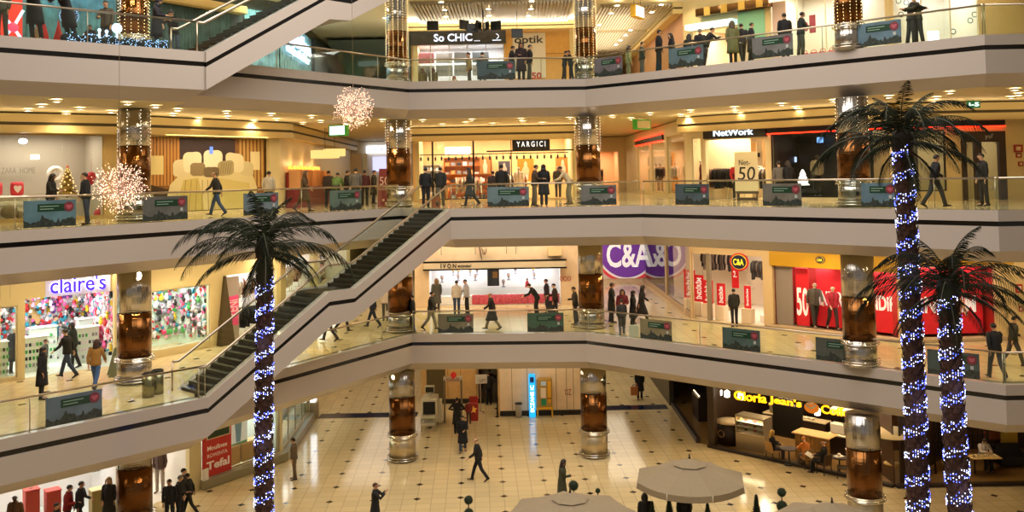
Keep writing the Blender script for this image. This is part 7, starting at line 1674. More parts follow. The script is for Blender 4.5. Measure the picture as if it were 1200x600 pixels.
# ground floor
P_('person in a brown jacket and taupe trousers by the appliance window', gnd(345, 562), 'L', 'stand', 'jacket', '#6b5a46', '#6a5a44', 'short', '#2a1408', h=1.74)
P_('person in black taking a photograph near the picture bottom', gnd(440, 622), 'R', 'photo', 'coat', '#101013', '#17171b', 'short', '#4a2010', h=1.7)
P_('bald person in black striding across the pale floor', gnd(561, 564), 'L', 'walk', 'jacket', '#0f1013', '#14151c', 'thin', '#5a4a3a', h=1.8)
P_('person in a black coat holding a small white bag near the gate', gnd(542.5, 530), 'C', 'carry', 'coat', '#121115', '#3a4a66', 'short', h=1.68)
P_('person in a long black coat with hands on hips facing the red stand', gnd(536, 508), 'A', 'akimbo', 'coat', '#15110f', BK, 'short', h=1.74)
P_('child in a red top at the red star stand', gnd(549.5, 497), 'A', 'stand', 'jacket', '#8a2a22', '#4a2a26', 'short', h=1.2)
q = GBK.pt(U(GBK, 573, 460), -.45); P_('person in black with raised elbows before the mirrored lift doors', (q.x, q.y, 0), 'A', 'akimbo', 'jacket', '#121214', '#17171c', 'short', h=1.82)
P_('person in a dark coat carrying a paper bag down the far corridor', gnd(750, 468), 'C', 'stand', 'coat', '#17161a', '#23242c', 'short', h=1.78)
P_('person with long brown hair and a dark green coat behind the umbrella', gnd(659, 592), 'R', 'stand2', 'coat', '#3a3c26', '#2a2a20', 'long', '#2a1810', h=1.74)
P_('person in a red sweater at the coral plinths', inW(WL1, 79, 580, -.4, 0), 'R', 'stand2', 'jacket', '#8e1a20', '#2a3a48', 'short', h=1.78)
P_('person in navy carrying a tan bag beside the red sweater', inW(WL1, 93, 580, -.5, 0), 'R', 'carry', 'jacket', '#1d1b2a', '#1d222c', 'short', h=1.84)
P_('person in a long dark waistcoat before the olive tan plinth', inW(WL1, 128, 580, -.55, 0), 'C', 'stand', 'coat', '#1c1815', '#2a2622', 'long', '#8a6a3a', h=1.78)
P_('person with dark hair whose head just rises into the picture by the plinths', gnd(65, 648), 'R', 'stand', 'jacket', '#2a2022', BK, 'short', h=1.7)
P_('person in a black jacket and white shirt standing under the stair end', gnd(199, 618), 'C', 'stand', 'jacket', '#121114', '#1b1b20', 'short', h=1.76)
P_('person with grey hair in black in the middle of the group under the stair end', gnd(209, 613), 'R', 'stand2', 'jacket', '#141416', '#17171c', 'short', '#7a7266', h=1.76)
P_('tall person in dark brown at the back of the group under the stair end', gnd(214, 606), 'R', 'stand', 'jacket', '#2a241c', '#1d1b1a', 'short', h=1.82)
P_('person in black kicking back a heel at the end of the group', gnd(222, 604), 'L', 'walk', 'jacket', '#171512', '#1b1916', 'short', h=1.6)
P_('person with long blonde hair seated in black by the pastry case', (*gnd(906, 540)[:2], .02), 'R', 'sit', 'jacket', '#131115', '#3a3238', 'long', '#c9a04a', h=1.66)
P_('orange haired person seated at the gathered counter', (*gnd(946, 549)[:2], .02), 15, 'sitlow', 'jacket', '#c9762a', '#8a7a64', 'short', '#d07a1e', h=1.66)
P_('bald person in black seated reading a newspaper beside the pillar', (*gnd(966, 556)[:2], .02), 60, 'sit', 'jacket', '#121214', '#16161a', 'thin', '#8a7a6a', h=1.74)
q = GR2.pt(GR2.hit(1152, 530, 1.9)[0], 1.95); P_('person in a white shirt seated at the pale café table', (q.x, q.y, .02), 'C', 'sitlow', 'jacket', '#d9d2c8', BK, 'short', h=1.74)
P_('dark haired person seated under the big umbrella, nearer the small umbrella', gnd(757, 636), 'A', 'stand', 'jacket', '#14110f', BK, 'long', h=1.66)
P_('dark haired person under the big umbrella beside its pole', gnd(803, 634), 'A', 'stand', 'jacket', '#12100f', BK, 'short', h=1.72)
# things carried
def bag(name, label, cat, loc, w, h, d, c, rz=0., hand=True):
    t = thing(name, label, cat, loc, rz); b = MB(); b.loft([[(-w/2, -d/2, 0), (w/2, -d/2, 0), (w/2, d/2, 0), (-w/2, d/2, 0)], [(-w*.52, -d*.5, h), (w*.52, -d*.5, h), (w*.52, d*.5, h), (-w*.52, d*.5, h)]], smooth=False); b.build('body', cm(c), t)
    b = MB(); 
    for s in (-1, 1): b.torus((0, s*d*.3, h), w*.25, .01, 12, 5, 'y', 0, pi)
    b.build('handle', M_dark, t); return t
q = at_z(743.5, 462, .35); bag('paper_bag', 'orange paper bag carried down the far corridor', 'bag', (q.x, q.y, .3), .42, .5, .16, '#b5703a')
q = gal(2, 743, .45); bag('plaid_bag', 'pale patterned shopping bag standing at the rail glass by the child', 'bag', q, .42, .5, .2, '#b9b29a')
q = at_z(101, 612, .9); bag('shoulder_bag', 'tan bag at the side of the person in navy', 'bag', (q.x, q.y, .75), .42, .3, .14, '#5a4028', .4)
q = gnd(547, 529); bag('small_bag', 'small white bag hanging from the person in the black coat near the gate', 'bag', (q[0]-.02, q[1]-.05, .55), .14, .2, .08, '#e6dfd2')
q = gnd(518, 250, 0); q2 = at_y(511, 243, 42.6); bag('shopping_bag', 'brown shopping bag between the two people at the head of the stairs', 'bag', (q2.x, q2.y, Z3), .4, .5, .16, '#8a4a22')
q = gnd(966, 556); b = MB(); b.loft([[(-.28, 0, 0), (.28, 0, 0), (.28, .004, 0), (-.28, .004, 0)], [(-.26, .3, .16), (.26, .3, .16), (.26, .304, .16), (-.26, .304, .16)]], smooth=False); tag(b.build('newspaper', mat('newsprint', '#cfc6ae', .7, noise=.3, nscale=30), None, (q[0]-.42, q[1]+.12, .72), radians(60)), 'open newspaper in the hands of the bald seated reader', 'newspaper')
q = gnd(655, 376, Z2); t = thing('pushchair', 'dark pushchair beside the maroon jacket near the drape', 'pushchair', (q[0]-.35, q[1]-.1, Z2), .3)
b = MB(); b.box(-.2, .2, -.25, .25, .35, .45, .04); b.loft([[(-.2, .2, .4), (.2, .2, .4), (.2, .28, .4), (-.2, .28, .4)], [(-.2, .38, .95), (.2, .38, .95), (.2, .44, .95), (-.2, .44, .95)]], smooth=False); b.build('seat', cm('#24242a'), t)
for x in (-.24, .24):
    b = MB(); b.tube([(x, -.35, .12), (x, .1, .55), (x, .5, 1.0)], .015, 6); b.build('frame', M_steel, t)
    for y in (-.35, .3): b = MB(); b.lathe([(.11, -.02), (.11, .02)], 14); b.v = [(z_+x, y+y_, .11+x_) for x_, y_, z_ in b.v]; b.build('wheel', M_dark, t)
# shop dummies
def dummy(label, pos, face, pose, top, tc, lc, skin='#d9c7b0', h=1.78, group=None):
    return person(label, pos, face, pose, top, tc, lc, None, h=h, skin=mat('dummy_'+skin.strip('#'), skin, .4), cat='shop dummy', name='shop_dummy', group=group)
q = WR1.pt(U(WR1, 946, 345)+.12, .42); dummy('shop dummy in a grey jacket and dark trousers in the red sale window', (q.x, q.y, 6.13), 'C', 'walk', 'jacket', '#55504a', '#2a2826', '#cdbba6', 2.0)
q = WR1.pt(U(WR1, 967, 345)+.12, .42); dummy('shop dummy in a red jacket in the red sale window', (q.x, q.y, 6.13), 'C', 'walk2', 'jacket', '#b3263a', '#3a2228', '#cdbba6', 1.9)
q = WR1.pt(U(WR1, 887, 345), 1.3); dummy('striding shop dummy in a grey brown coat at the entrance side of the sale store', (q.x, q.y, Z2+.35), 'C', 'walk', 'jacket', '#7a6e66', '#4a443e')
b = MB(); b.box(-.45, .45, -.4, .4, 0, .33, .02); tag(b.build('display_plinth', cm('#f4ece2'), None, (q.x, q.y, Z2+.012)), 'low white plinth under the striding shop dummy', 'plinth')
q = WR2.pt(2.6, .45); dummy('pale shop dummy behind the hanging fronds of the short palm', (q.x, q.y, 6.13), 'C', 'walk', 'shirt', '#c99a6a', '#8a6a4a')
for k, (uu, c1, c2, nm) in enumerate(((14.6, '#17161a', '#15151a', 'black with a pale scarf, deepest in the corridor window'), (16.2, '#1f1d1d', '#1a1a1c', 'black, second from the deep end of the corridor window'), (18.9, '#6a4a3a', '#d8c8b0', 'brown and cream in the corridor window'), (21.4, '#d9c9b4', '#e59a1e', 'cream and orange in the corridor window'), (25.2, '#c9b48c', '#4a3a2a', 'tan in the last corridor window'), (27.2, '#3a3a30', '#2a2a24', 'dark green in the last corridor window'))):
    q = WCR.pt(uu, .9); dummy('shop dummy dressed in %s' % nm, (q.x, q.y, 12.06), 'C', 'stand', 'jacket', c1, c2)
q = WR1.pt(U(WR1, 810, 200), .8); dummy('shop dummy in a brown coat in the corner window', (q.x, q.y, 12.06), 'C', 'stand', 'coat', '#6a2a1a', '#3a2a20')
q = WR1.pt(U(WR1, 857, 200), .4); dummy('shop dummy in a red jacket among the dark coats', (q.x, q.y, Z3+.012), 'C', 'stand', 'jacket', '#b3262e', '#2a2422')
q = WR1.pt(U(WR1, 949, 205), .7); dummy('shop dummy in a pale grey jacket in the dark window', (q.x, q.y, 12.06), 'C', 'stand', 'jacket', '#a8a48a', '#1c1c1a', '#3a3a36', 1.86)
q = WB.pt(U(WB, 655, 215), 1.0); dummy('shop dummy in a grey jacket inside the warm lit shop', (q.x, q.y, Z3+.012), 'C', 'stand', 'jacket', '#4a4440', '#3a3430')
q = WB.pt(U(WB, 608, 215), 1.4); dummy('shop dummy in a pale dress jacket inside the warm lit shop', (q.x, q.y, Z3+.012), 'C', 'stand', 'coat', '#e2cdb4', '#d8c0a0')
q = WL2.pt(U(WL2, 208, 560), 1.2); dummy('shop dummy with a striped scarf jacket in the ground floor doorway', (q.x, q.y, .02), 'C', 'stand', 'jacket', '#5a4440', '#a89a8c', '#d8b8a0', 1.9)
q = gnd(18, 640); dummy('shop dummy in a wide brown coat with a dark tie at the picture corner', (q[0], q[1], 0), 'C', 'stand', 'coat', '#6a4a2c', '#3a2a1c', '#4a3424', 1.8)
# bins and folded floor sign at the stair foot
for k, (x, y) in enumerate(((171, 467), (182, 463))):
    q = gnd(x, y, Z2); t = thing('litter_bin', ('steel litter bin beside the chrome pillar at the stair foot', 'steel litter bin nearer the stair foot')[k], 'bin', (q[0], q[1]+.2, Z2))
    b = MB(); b.lathe([(.2, 0), (.2, .78)], 20); b.build('drum', mat('bin_steel', '#8a8468', .25, .9), t); b = MB(); b.torus((0, 0, .8), .19, .03, 20, 6); b.lathe([(.17, .76), (.17, .79)], 16); b.build('lid', M_dark, t)
q = gnd(136, 440, Z2); t = thing('floor_sign', 'folded green grey floor sign beside the chrome pillar', 'sign', (q[0], q[1], Z2), .5)
b = MB(); b.loft([[(-.3, -.28, 0), (.3, -.28, 0), (.3, -.25, 0), (-.3, -.25, 0)], [(-.06, -.02, 1.05), (.06, -.02, 1.05), (.06, .01, 1.05), (-.06, .01, 1.05)]], smooth=False); b.build('front_leaf', cm('#7c8468'), t)
b = MB(); b.loft([[(-.3, .25, 0), (.3, .25, 0), (.3, .28, 0), (-.3, .28, 0)], [(-.06, .015, 1.05), (.06, .015, 1.05), (.06, .04, 1.05), (-.06, .04, 1.05)]], smooth=False); b.build('rear_leaf', cm('#7c8468'), t)

a_ = Vector(gal(4, 76, .42, 50)); b_ = Vector(gal(4, 196, .42, 50)); d_ = (b_-a_); t = thing('light_garland', 'low dark garland of blue white lights along the top gallery glass', 'light garland', tuple(a_+Vector((0, 0, .01))), atan2(d_.y, d_.x)); L_ = d_.length
m = MB(); R_ = random.Random(4)
for k in range(26): m.ball((L_*(k+.5)/26, .12+.05*sin(k*2.), .14), .17, .14, .15+.05*sin(k*1.3), 8, 6)
m.build('garland', mat('dark_garland', '#10151a', .9, noise=.5, nscale=20), t); m = MB()
for k in range(190):
    x = R_.uniform(0, L_); z = R_.uniform(.04, .33); m.ball((x, -.06+.1*abs(z-.17), z), .012, nu=4, nv=3)
o = m.build('bulb', emis('blue_led', '#9cc4ff', 4., False), t); o['kind'] = 'stuff'
# ================================================================== palms, light strings, starbursts, umbrellas, topiary
M_frond = mat('palm_leaf', '#1a2310', .7, noise=.3, nscale=3, spec=.25); M_bark = mat('palm_bark', '#4a3024', .9, noise=.6, nscale=9, bump=.6, bscale=14)
M_rach = mat('frond_stem', '#2c3018', .5)
def frond_mesh(seed, L, up_, droop):
    R = random.Random(seed); m = MB(); pts = []; n = 18; a = up_; x = z = 0.
    for k in range(n+1):
        pts.append(Vector((x, 0, z))); t = k/n; a2 = up_ - droop*t**1.35; x += cos(a2)*L/n; z += sin(a2)*L/n
    m.mi = 1; m.tube(pts, [.028*(1-.85*k/n) for k in range(n+1)], 5)
    m.mi = 0; N = 38
    for k in range(4, N):
        t = k/N; q = t*n; i = min(int(q), n-1); p = pts[i].lerp(pts[i+1], q-i); d = (pts[i+1]-pts[i]).normalized()
        ln = .5*L/2.6*(sin(pi*min(1, .14+t*.86))**.6)*R.uniform(.85, 1.1)
        for s in (-1, 1):
            out = Vector((0, s, 0)); dr = (d*.62 + out*.62 + Vector((0, 0, -.34-.3*R.random()))).normalized()
            tip = p+dr*ln+Vector((0, 0, -.10*ln)); mid = p+dr*ln*.5; wv = d*.011
            nrm = Vector((0, 0, .012))
            m.add([tuple(p-wv*.5), tuple(p+wv*.5), tuple(mid+wv+nrm), tuple(tip), tuple(mid-wv+nrm)], [(0, 1, 2, 3, 4)])
            m.add([tuple(p-wv*.5-nrm*.5), tuple(p+wv*.5-nrm*.5), tuple(mid+wv), tuple(tip-nrm*.3), tuple(mid-wv)], [(4, 3, 2, 1, 0)])
    return m.mesh('frond', [M_frond, M_rach])
FR = [frond_mesh(1, 2.4, 1.05, 2.1), frond_mesh(2, 2.9, .75, 2.1), frond_mesh(3, 2.9, .4, 1.75), frond_mesh(4, 2.5, .0, 1.3), frond_mesh(5, 1.7, 1.4, 1.1), frond_mesh(6, 2.0, -.4, .9)]
LED_W = emis('led_white', '#cdd6ff', 8., False); LED_B = emis('led_blue', '#4a5cff', 9., False)
def palm(label, llabel, Y, tx, ty, bx, by, r, seed, sc=1., nf=30, lit_top=.3):
    R = random.Random(seed); T = at_y(tx, ty, Y); B = at_y(bx, by, Y); d = (T-B); B0 = B + d*((0-B.z)/d.z); H = T.z; lean = Vector((T.x-B0.x, 0, 0))
    t = thing('palm_tree', label, 'palm tree', (B0.x, B0.y, 0))
    def ax(z): f = z/H; return Vector((lean.x*f + .05*sin(f*5+seed), .04*sin(f*4), z))
    m = MB(); n = int(H/.14)
    m.tube([ax(H*k/n) for k in range(n+1)], [r*(1.12-.2*k/n)*(1+.07*(k % 2)) for k in range(n+1)], 18)
    for k in range(n):   # leaf-base scales
        z = H*(k+.5)/n; rr = r*(1.12-.2*k/n)
        for j in range(7):
            a = (j+.5*(k % 2))*2*pi/7+R.uniform(-.1, .1); c = ax(z)+Vector((cos(a)*rr, sin(a)*rr, 0)); o = Vector((cos(a), sin(a), 0)); sd = Vector((-sin(a), cos(a), 0))
            tip = c+o*.06+Vector((0, 0, .11+R.uniform(0, .05)))
            m.add([tuple(c-sd*.1+Vector((0, 0, -.06))), tuple(c+sd*.1+Vector((0, 0, -.06))), tuple(tip), tuple(c+o*.05+Vector((0, 0, -.03)))], [(0, 3, 2), (3, 1, 2), (0, 1, 3)])
    m.build('trunk', M_bark, t)
    c = MB(); c.ball(tuple(ax(H)), r*1.25, r*1.25, .38, 14, 8); c.build('crown_heart', mat('palm_heart', '#241c12', .9, noise=.4), t)
    for k in range(nf):
        a = k*2.39996+R.uniform(-.2, .2); q = k/nf
        me = FR[4 if q < .1 else 0 if q < .3 else 1 if q < .52 else 2 if q < .75 else 3 if q < .9 else 5]
        o = put('frond', me, t); o.location = ax(H)+Vector((0, 0, .22-.35*q)); o.rotation_euler = (R.uniform(-.25, .25), R.uniform(-.12, .12), a); s = sc*R.uniform(.85, 1.1); o.scale = (s, s, s)
    ls = thing('light_string', llabel, 'string lights', (B0.x, B0.y, 0))
    z = .15; a = R.uniform(0, 6); strands = []; bw = [MB(), MB()]; cab = MB(); pitch = .62
    zt = H-lit_top; N = int(zt/pitch*30)
    for sdx in range(5):
        pts = []
        for k in range(N+1):
            zz_ = .1+(zt-.1)*k/N; f = zz_/H; ang = a+2*pi*(zz_/pitch)+.5*sin(zz_*2.1+seed); rr = r*(1.12-.2*f)+.055
            p = ax(min(H, zz_+sdx*.052+.03*sin(k*1.3+sdx*2)))+Vector((cos(ang)*rr, sin(ang)*rr, 0)); pts.append(p)
            if R.random() < .6:
                b = bw[R.random() < .45]; s = .0135; p = p+Vector((0, 0, R.uniform(-.035, .035))); b.add([tuple(p+Vector(v)*s) for v in ((1, 0, 0), (-1, 0, 0), (0, 1, 0), (0, -1, 0), (0, 0, 1.3), (0, 0, -1.3))], [(0, 2, 4), (2, 1, 4), (1, 3, 4), (3, 0, 4), (2, 0, 5), (1, 2, 5), (3, 1, 5), (0, 3, 5)])
        cab.tube(pts, .005, 3)
    cab.build('cable', M_dark, ls)
    for b, mm, nm in ((bw[0], LED_W, 'white_bulb'), (bw[1], LED_B, 'blue_bulb')): o = b.build(nm, mm, ls); o['kind'] = 'stuff'
    for f in (.25, .5, .75): light('palm led glow', 'POINT', tuple(Vector((B0.x, B0.y-r*2.4, 0))+ax(H*f)), 10, (.45, .5, 1.), .3)
palm('palm tree with a wide crown standing before the staircase', 'string of white lights wound round the trunk before the staircase', 28., 308, 292, 311, 590, .225, 3, 1.04, 30, .9)
palm('tall palm tree whose crown reaches the middle gallery', 'string of blue white lights wound round the tall trunk', 25., 1058, 166, 1076, 590, .235, 5, 1.0, 30, .35)
palm('shorter palm tree with its crown before the red sale posters', 'string of blue white lights wound round the shorter trunk beside the tall one', 24., 1110, 340, 1127, 590, .245, 8, .98, 30, .3)
def starburst(label, px, py, Y, r, seed):
    R = random.Random(seed); p = at_y(px, py, Y); t = thing('starburst_light', label, 'hanging light', tuple(p))
    b = MB(); b.ball((0, 0, 0), .06, nu=10, nv=6); b.build('hub', M_steel, t); rods = MB(); bulbs = MB(); N = 110
    for k in range(N):
        a = k*2.39996; zz_ = 1-2*(k+.5)/N; q = sqrt(1-zz_*zz_); d = Vector((cos(a)*q, sin(a)*q, zz_)); L = r*R.uniform(.62, .98); rods.tube([d*.04, d*L], .004, 3)
        for j in range(7):
            e = d*L*(1 if j == 0 else R.uniform(.55, 1.02)) + Vector((R.uniform(-1, 1), R.uniform(-1, 1), R.uniform(-1, 1)))*(.0 if j == 0 else .085); s = .0105
            bulbs.add([tuple(e+Vector(v)*s) for v in ((1, 0, 0), (-1, 0, 0), (0, 1, 0), (0, -1, 0), (0, 0, 1), (0, 0, -1))], [(0, 2, 4), (2, 1, 4), (1, 3, 4), (3, 0, 4), (2, 0, 5), (1, 2, 5), (3, 1, 5), (0, 3, 5)])
            if j: rods.tube([d*L*.7, e], .0025, 3)
    rods.build('spoke', mat('starburst_wire', '#c9a08c', .4, .4), t); o = bulbs.build('bulb', emis('starburst_bulb', '#ffcfae', 6., False), t); o['kind'] = 'stuff'
    c = MB(); c.tube([(0, 0, .05), (0, 0, 26.9-p.z)], .006, 4); c.build('cable', M_steel, t)
    light('starburst glow', 'POINT', tuple(p), 22, (1., .78, .62), r*.5)
starburst('large pinkish starburst of tiny lights hanging beside the chrome pillar', 140, 220, 26., .84, 11)
starburst('pinkish starburst of tiny lights hanging below the upper stairs', 414, 127, 33., .84, 12)
# fairy lights on the column heads
def fairy(label, kx, z0, z1, r, n, ns, c='#ffdf9a', s=9.):
    x, y = COLS[kx]; b = MB(); cab = MB(); R = random.Random(int(z0*10)+n)
    for k in range(ns):
        a = k*2*pi/ns; pts = []
        for j in range(n):
            z = z0+(z1-z0)*j/(n-1); aa = a+R.uniform(-.02, .02); p = Vector((cos(aa)*(r+.03), sin(aa)*(r+.03), z)); pts.append(p); s_ = .012
            b.add([tuple(p+Vector(v)*s_) for v in ((1, 0, 0), (-1, 0, 0), (0, 1, 0), (0, -1, 0), (0, 0, 1), (0, 0, -1))], [(0, 2, 4), (2, 1, 4), (1, 3, 4), (3, 0, 4), (2, 0, 5), (1, 2, 5), (3, 1, 5), (0, 3, 5)])
        cab.tube(pts, .003, 3)
    t = thing('fairy_lights', label, 'fairy lights', (x, y, 0)); cab.build('cable', M_dark, t); o = b.build('bulb', emis('fairy_'+c[1:], c, s, False), t); o['kind'] = 'stuff'
nmz = {'a': 'nearest the accessories shop', 'b': 'at the head of the stairs', 'c': 'beside the jewellery counter side', 'd': 'behind the tall palm'}
for kx in 'abcd':
    fairy('golden fairy lights on the top gallery pillar %s' % nmz[kx], kx, Z4+.9, zc4-.05, .515, 26, 14)
    fairy('warm fairy lights on the middle gallery pillar head %s' % nmz[kx], kx, Z3+2.6, zc3-.02, .585, 12, 8, '#fff0d0', 7.)
M_umb = mat('taupe_canvas', '#94846a', .85, noise=.06, nscale=12)
def umbrella(label, px, py, R_, rot):
    p = at_z(px, py, 2.95); t = thing('cafe_umbrella', label, 'umbrella', (p.x, p.y, 0), rot); n = 8; m = MB(); H = 2.9
    rings = [(.5, 2.78), (R_*.5, 2.60), (R_*.8, 2.43), (R_, 2.3)]
    def ring(r, z, sag=0): 
        out = []
        for k in range(n*4):
            a = 2*pi*k/(n*4); f = k % 4; rr = r*(cos(pi/n)/cos((f/4*2*pi/n)-pi/n)) if 1 else r; out.append((cos(a)*rr, sin(a)*rr, z-(sag*(.0 if f == 0 else .06 if f == 2 else .045))))
        return out
    m.loft([ring(r, z, k/3) for k, (r, z) in enumerate(rings)], cap=False, smooth=False); m.build('canopy', M_umb, t)
    m = MB(); m.loft([ring(R_, 2.3, 1), ring(R_*1.005, 2.08, 1)], cap=False, smooth=False); m.build('valance', M_umb, t)
    m = MB(); m.loft([ring(.62, 2.78), ring(.04, 2.97)], cap=False, smooth=False); m.build('vent_cap', M_umb, t)
    m = MB(); m.lathe([(.03, 2.95), (.045, 3.0), (.02, 3.05), (.03, 3.08), (.004, 3.16)], 10); m.build('finial', M_dkwood, t)
    m = MB(); m.tube([(0, 0, 0), (0, 0, 2.95)], .03, 10); m.build('pole', M_dkwood, t)
    m = MB(); m.box(-.35, .35, -.35, .35, 0, .1, .03); m.build('base', M_dark, t)
    for k in range(n): a = 2*pi*k/n; m = MB(); m.tube([(0, 0, 2.78), (cos(a)*R_*.98, sin(a)*R_*.98, 2.28)], .014, 5); rb_ = m.build('rib', M_woodlt, t); m = MB(); m.tube([(cos(a)*R_*.995, sin(a)*R_*.995, 2.3), (cos(a)*R_*1.0, sin(a)*R_*1.0, 2.06)], .02, 5); m.build('rib_tip', cm('#d8ccb4'), rb_)
umbrella('big taupe umbrella with its whole canopy in view', 808, 538, 2.02, .2); umbrella('taupe umbrella at the picture bottom in front of the woman in green', 668, 578, 2.15, .05); umbrella('taupe umbrella at the picture bottom before the big pillar', 975, 590, 2.1, .3)
M_box = mat('boxwood_leaf', '#1d2f18', .8, noise=.6, nscale=26, bump=1., bscale=40)
def leafball(m, c, r, seed):
    R = random.Random(seed); m.ball(c, r*.9, nu=16, nv=10)
    for k in range(170):
        a = k*2.39996; zz_ = 1-2*(k+.5)/170; q = sqrt(1-zz_*zz_); d = Vector((cos(a)*q, sin(a)*q, zz_)); p = Vector(c)+d*r*R.uniform(.86, 1.03); s1 = Vector((R.uniform(-1, 1), R.uniform(-1, 1), R.uniform(-1, 1))).normalized()*r*.14; s2 = d.cross(s1)
        m.add([tuple(p-s1), tuple(p-s2*.6), tuple(p+s1), tuple(p+s2*.6+d*r*.03)], [(0, 1, 2, 3)])
def pot(t, r=.2, h=.4):
    m = MB(); m.lathe([(r*.75, 0), (r, h), (r*.9, h), (r*.85, h-.05)], 18); m.build('pot', cm('#3a2c22'), t)
def topiary(label, px, py, zt, r1, r2, seed):
    p = at_z(px, py, zt); t = thing('topiary_tree', label, 'topiary', (p.x, p.y, 0)); pot(t)
    m = MB(); m.tube([(0, 0, .35), (0, 0, zt)], .02, 6); m.build('stem', cm('#3a2818'), t)
    m = MB(); leafball(m, (0, 0, zt), r1, seed); m.build('upper_ball', M_box, t); m = MB(); leafball(m, (0, 0, zt-r1-r2-.12), r2, seed+1); m.build('lower_ball', M_box, t)
topiary('two ball topiary between the striding man and the umbrellas', 549, 586, 1.55, .17, .2, 21); topiary('two ball topiary between the umbrellas near the café', 916, 577, 1.55, .17, .21, 23)
topiary('two ball topiary peeping over the bottom umbrella', 700.5, 575, 1.5, .1, .16, 25); topiary('round topiary close beside the woman in green', 672, 569, 1.45, .2, .2, 29)
def conifer(label, px, py, zt, seed):
    R = random.Random(seed); p = at_z(px, py, zt); t = thing('potted_conifer', label, 'conifer', (p.x, p.y, 0)); pot(t); m = MB(); H = zt-.4
    for k in range(16):
        z = .4+H*k/16; r = .3*(1-k/16.5)+.02
        for j in range(9):
            a = j*2*pi/9+k*.7; d = Vector((cos(a), sin(a), 0)); s_ = Vector((-sin(a), cos(a), 0))*.05; b0 = Vector((0, 0, z)); tip = d*r*R.uniform(.8, 1.15)+Vector((0, 0, z+.1)); md = d*r*.6+Vector((0, 0, z+.02))
            m.add([tuple(b0-s_*.4), tuple(md-s_), tuple(tip), tuple(md+s_), tuple(b0+s_*.4+Vector((0, 0, .05)))], [(0, 1, 2, 3, 4)]); m.add([tuple(md-s_+Vector((0, 0, -.05))), tuple(md+s_+Vector((0, 0, -.05))), tuple(tip)], [(0, 1, 2)])
    m.tube([(0, 0, .4), (0, 0, zt-.05)], [.05, .01], 6); m.build('foliage', M_box, t); m = MB(); m.tube([(0, 0, .3), (0, 0, .6)], .03, 6); m.build('trunk', cm('#3a2818'), t)
conifer('dark conifer beside the two ball topiary near the café', 886, 580, 1.7, 31); conifer('dark conifer under the front edge of the big umbrella', 764, 588, 1.6, 33); conifer('bushy dark conifer below the white valance tab of the big umbrella', 784, 583, 1.6, 35); conifer('dark conifer under the far corner of the big umbrella', 829, 590, 1.55, 37)
# ================================================================== light
wd = bpy.data.worlds.new('mall interior'); SC.world = wd; wd.use_nodes = True
wd.node_tree.nodes['Background'].inputs[0].default_value = (1., .86, .68, 1); wd.node_tree.nodes['Background'].inputs[1].default_value = .32
light('atrium roof lamps', 'AREA', (0, 26, 27), 6000, (1., .93, .87), 22, 16)
def downlights(poly, z, d, step, power, mesh, lit=1, grp='', lab='', vis=True):
    P = offs(poly, d); k = 0
    for i in range(len(P)-1):
        a, b = Vector(P[i]), Vector(P[i+1]); L = (b-a).length; n = max(1, int(L/step))
        for j in range(n):
            p = a+(b-a)*((j+.5)/n)
            if abs(p.x) > p.y*.56+1.5: continue
            if vis:
                tag(put('ceiling_downlight', mesh, None, (p.x, p.y, z)), lab, 'ceiling light', grp)
            k += 1
            if lit and k % lit == 0:
                light('downlight spot', 'SPOT', (p.x, p.y, z-.05), power, WARM, .09, spot=radians(150), blend=.5)
dm = MB(); dm.mi = 0; dm.lathe([(.0, -.02), (.13, -.02)], 14); dm.mi = 1; dm.torus((0, 0, -.012), .145, .025, 16, 6)
DLM = dm.mesh('ceiling_downlight', [emis('downlight_lamp', '#fff0cc', 30, False), mat('downlight_trim', '#e8dfc8', .4)])
GAL = {3: 'small round ceiling lamp of the lower gallery soffit', }
CT = {1: EDGE[2], 2: EDGE[3], 3: EDGE[4], 4: EDGE[4]}
for lv in (1, 2, 3, 4):
    vis = lv >= 3
    z = CEIL[lv]
    nm = {3: 'over the middle gallery', 4: 'over the top gallery'}.get(lv, '')
    for d, st, lit in ((1.3, 2.1, 2), (3.6, 2.6, 2), (5.2, 2.6, 3)):
        downlights(CT[lv] if lv < 4 else offs(EDGE[4], 1.), z, d, st, {1: 66, 2: 165, 3: 150, 4: 170}[lv], DLM, lit, 'downlights '+nm, 'small round recessed lamp glowing in the ceiling '+nm, vis)

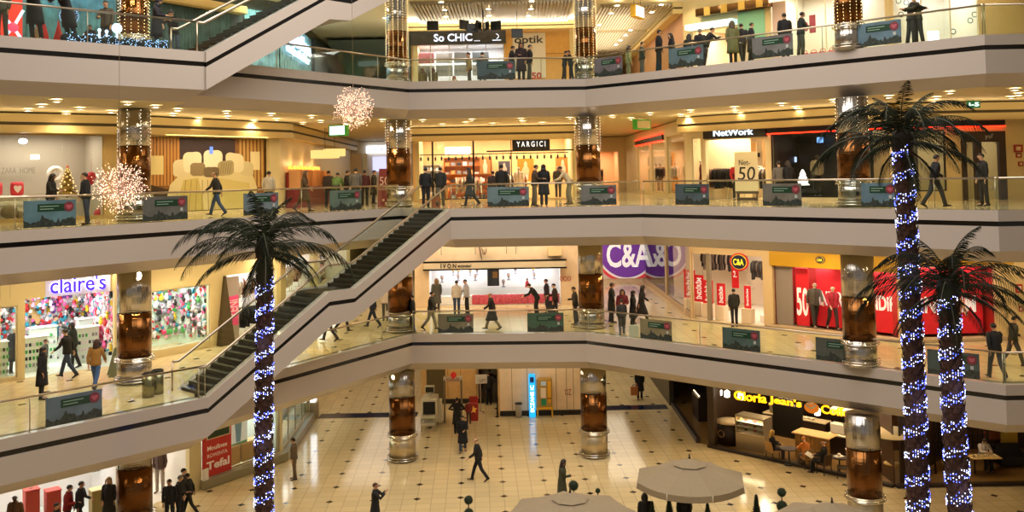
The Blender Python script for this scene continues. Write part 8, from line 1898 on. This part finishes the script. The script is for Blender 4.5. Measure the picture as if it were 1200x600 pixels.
def washer(W, u0, u1, z, v, p, col=WARM): light('wall fill light', 'AREA', W.pt((u0+u1)/2, -v, z), p, col, u1-u0, .25, (radians(35), 0, W.a))  # unseen fill strips added in front of the walls to brighten them
washer(WB, 0, 9, 9.98, 1.6, 150, (1., .86, .66)); washer(WR1, 0, 10.4, 9.98, 1.8, 130); washer(WL1, -1, 4.3, 9.98, 1.5, 50); washer(WL2, 0, 8.5, 9.98, 1.5, 80); washer(WR2, 0, 9, 9.98, 1.8, 80)
washer(GB, -1, 4.5, 4.12, 1.6, 50, (1., .84, .6)); washer(GBK, 0, 4.5, 4.12, 1.4, 50, (1., .8, .5))
# unseen upward area lights added to brighten the gallery ceilings
def uplight_fill(W, u0, u1, z, v, p, col=WARM): light('cove strip', 'AREA', W.pt((u0+u1)/2, -v, z), p, col, u1-u0, .3, (pi, 0, W.a))
uplight_fill(WB, -.5, 9.3, 21.3, 1.6, 420, (1., .9, .72)); uplight_fill(WR1, .5, 10, 21.0, 2.2, 300, (1., .9, .72)); uplight_fill(WL2, 0, 8, 21.0, 1.2, 40)
for W, a, b_ in ((WL1, -2, 4), (WL2, 0, 8.5), (WB, -.5, 9.3), (WR1, 0, 10.3), (WR2, 0, 9)): uplight_fill(W, a, b_, 15.2, 1.6, 7*(b_-a))
light('corridor cove', 'AREA', (6.0, 56, 20.9), 330, (1., .86, .62), 2.5, 14, (pi, 0, 0))  # unseen upward fill added to brighten the corridor ceiling

for k, (x, y) in enumerate(((517, 2), (521, 11), (522, 19), (572, 10), (573, 18), (623, 1), (622, 10), (619, 18), (723, 6), (716, 15), (702, 29), (739, 35), (733, 41), (727, 47), (722, 52), (775, 5), (764, 14))):
    p = at_z(x, y, 21.69); tag(put('ceiling_downlight', DLM, None, tuple(p)), 'small round recessed lamp glowing between the slats of the top gallery ceiling', 'ceiling light', 'downlights between the ceiling slats')
    if k % 2 == 0: light('downlight spot', 'SPOT', (p.x, p.y, 21.6), 120, (1., .88, .68), .09, spot=radians(150), blend=.5)
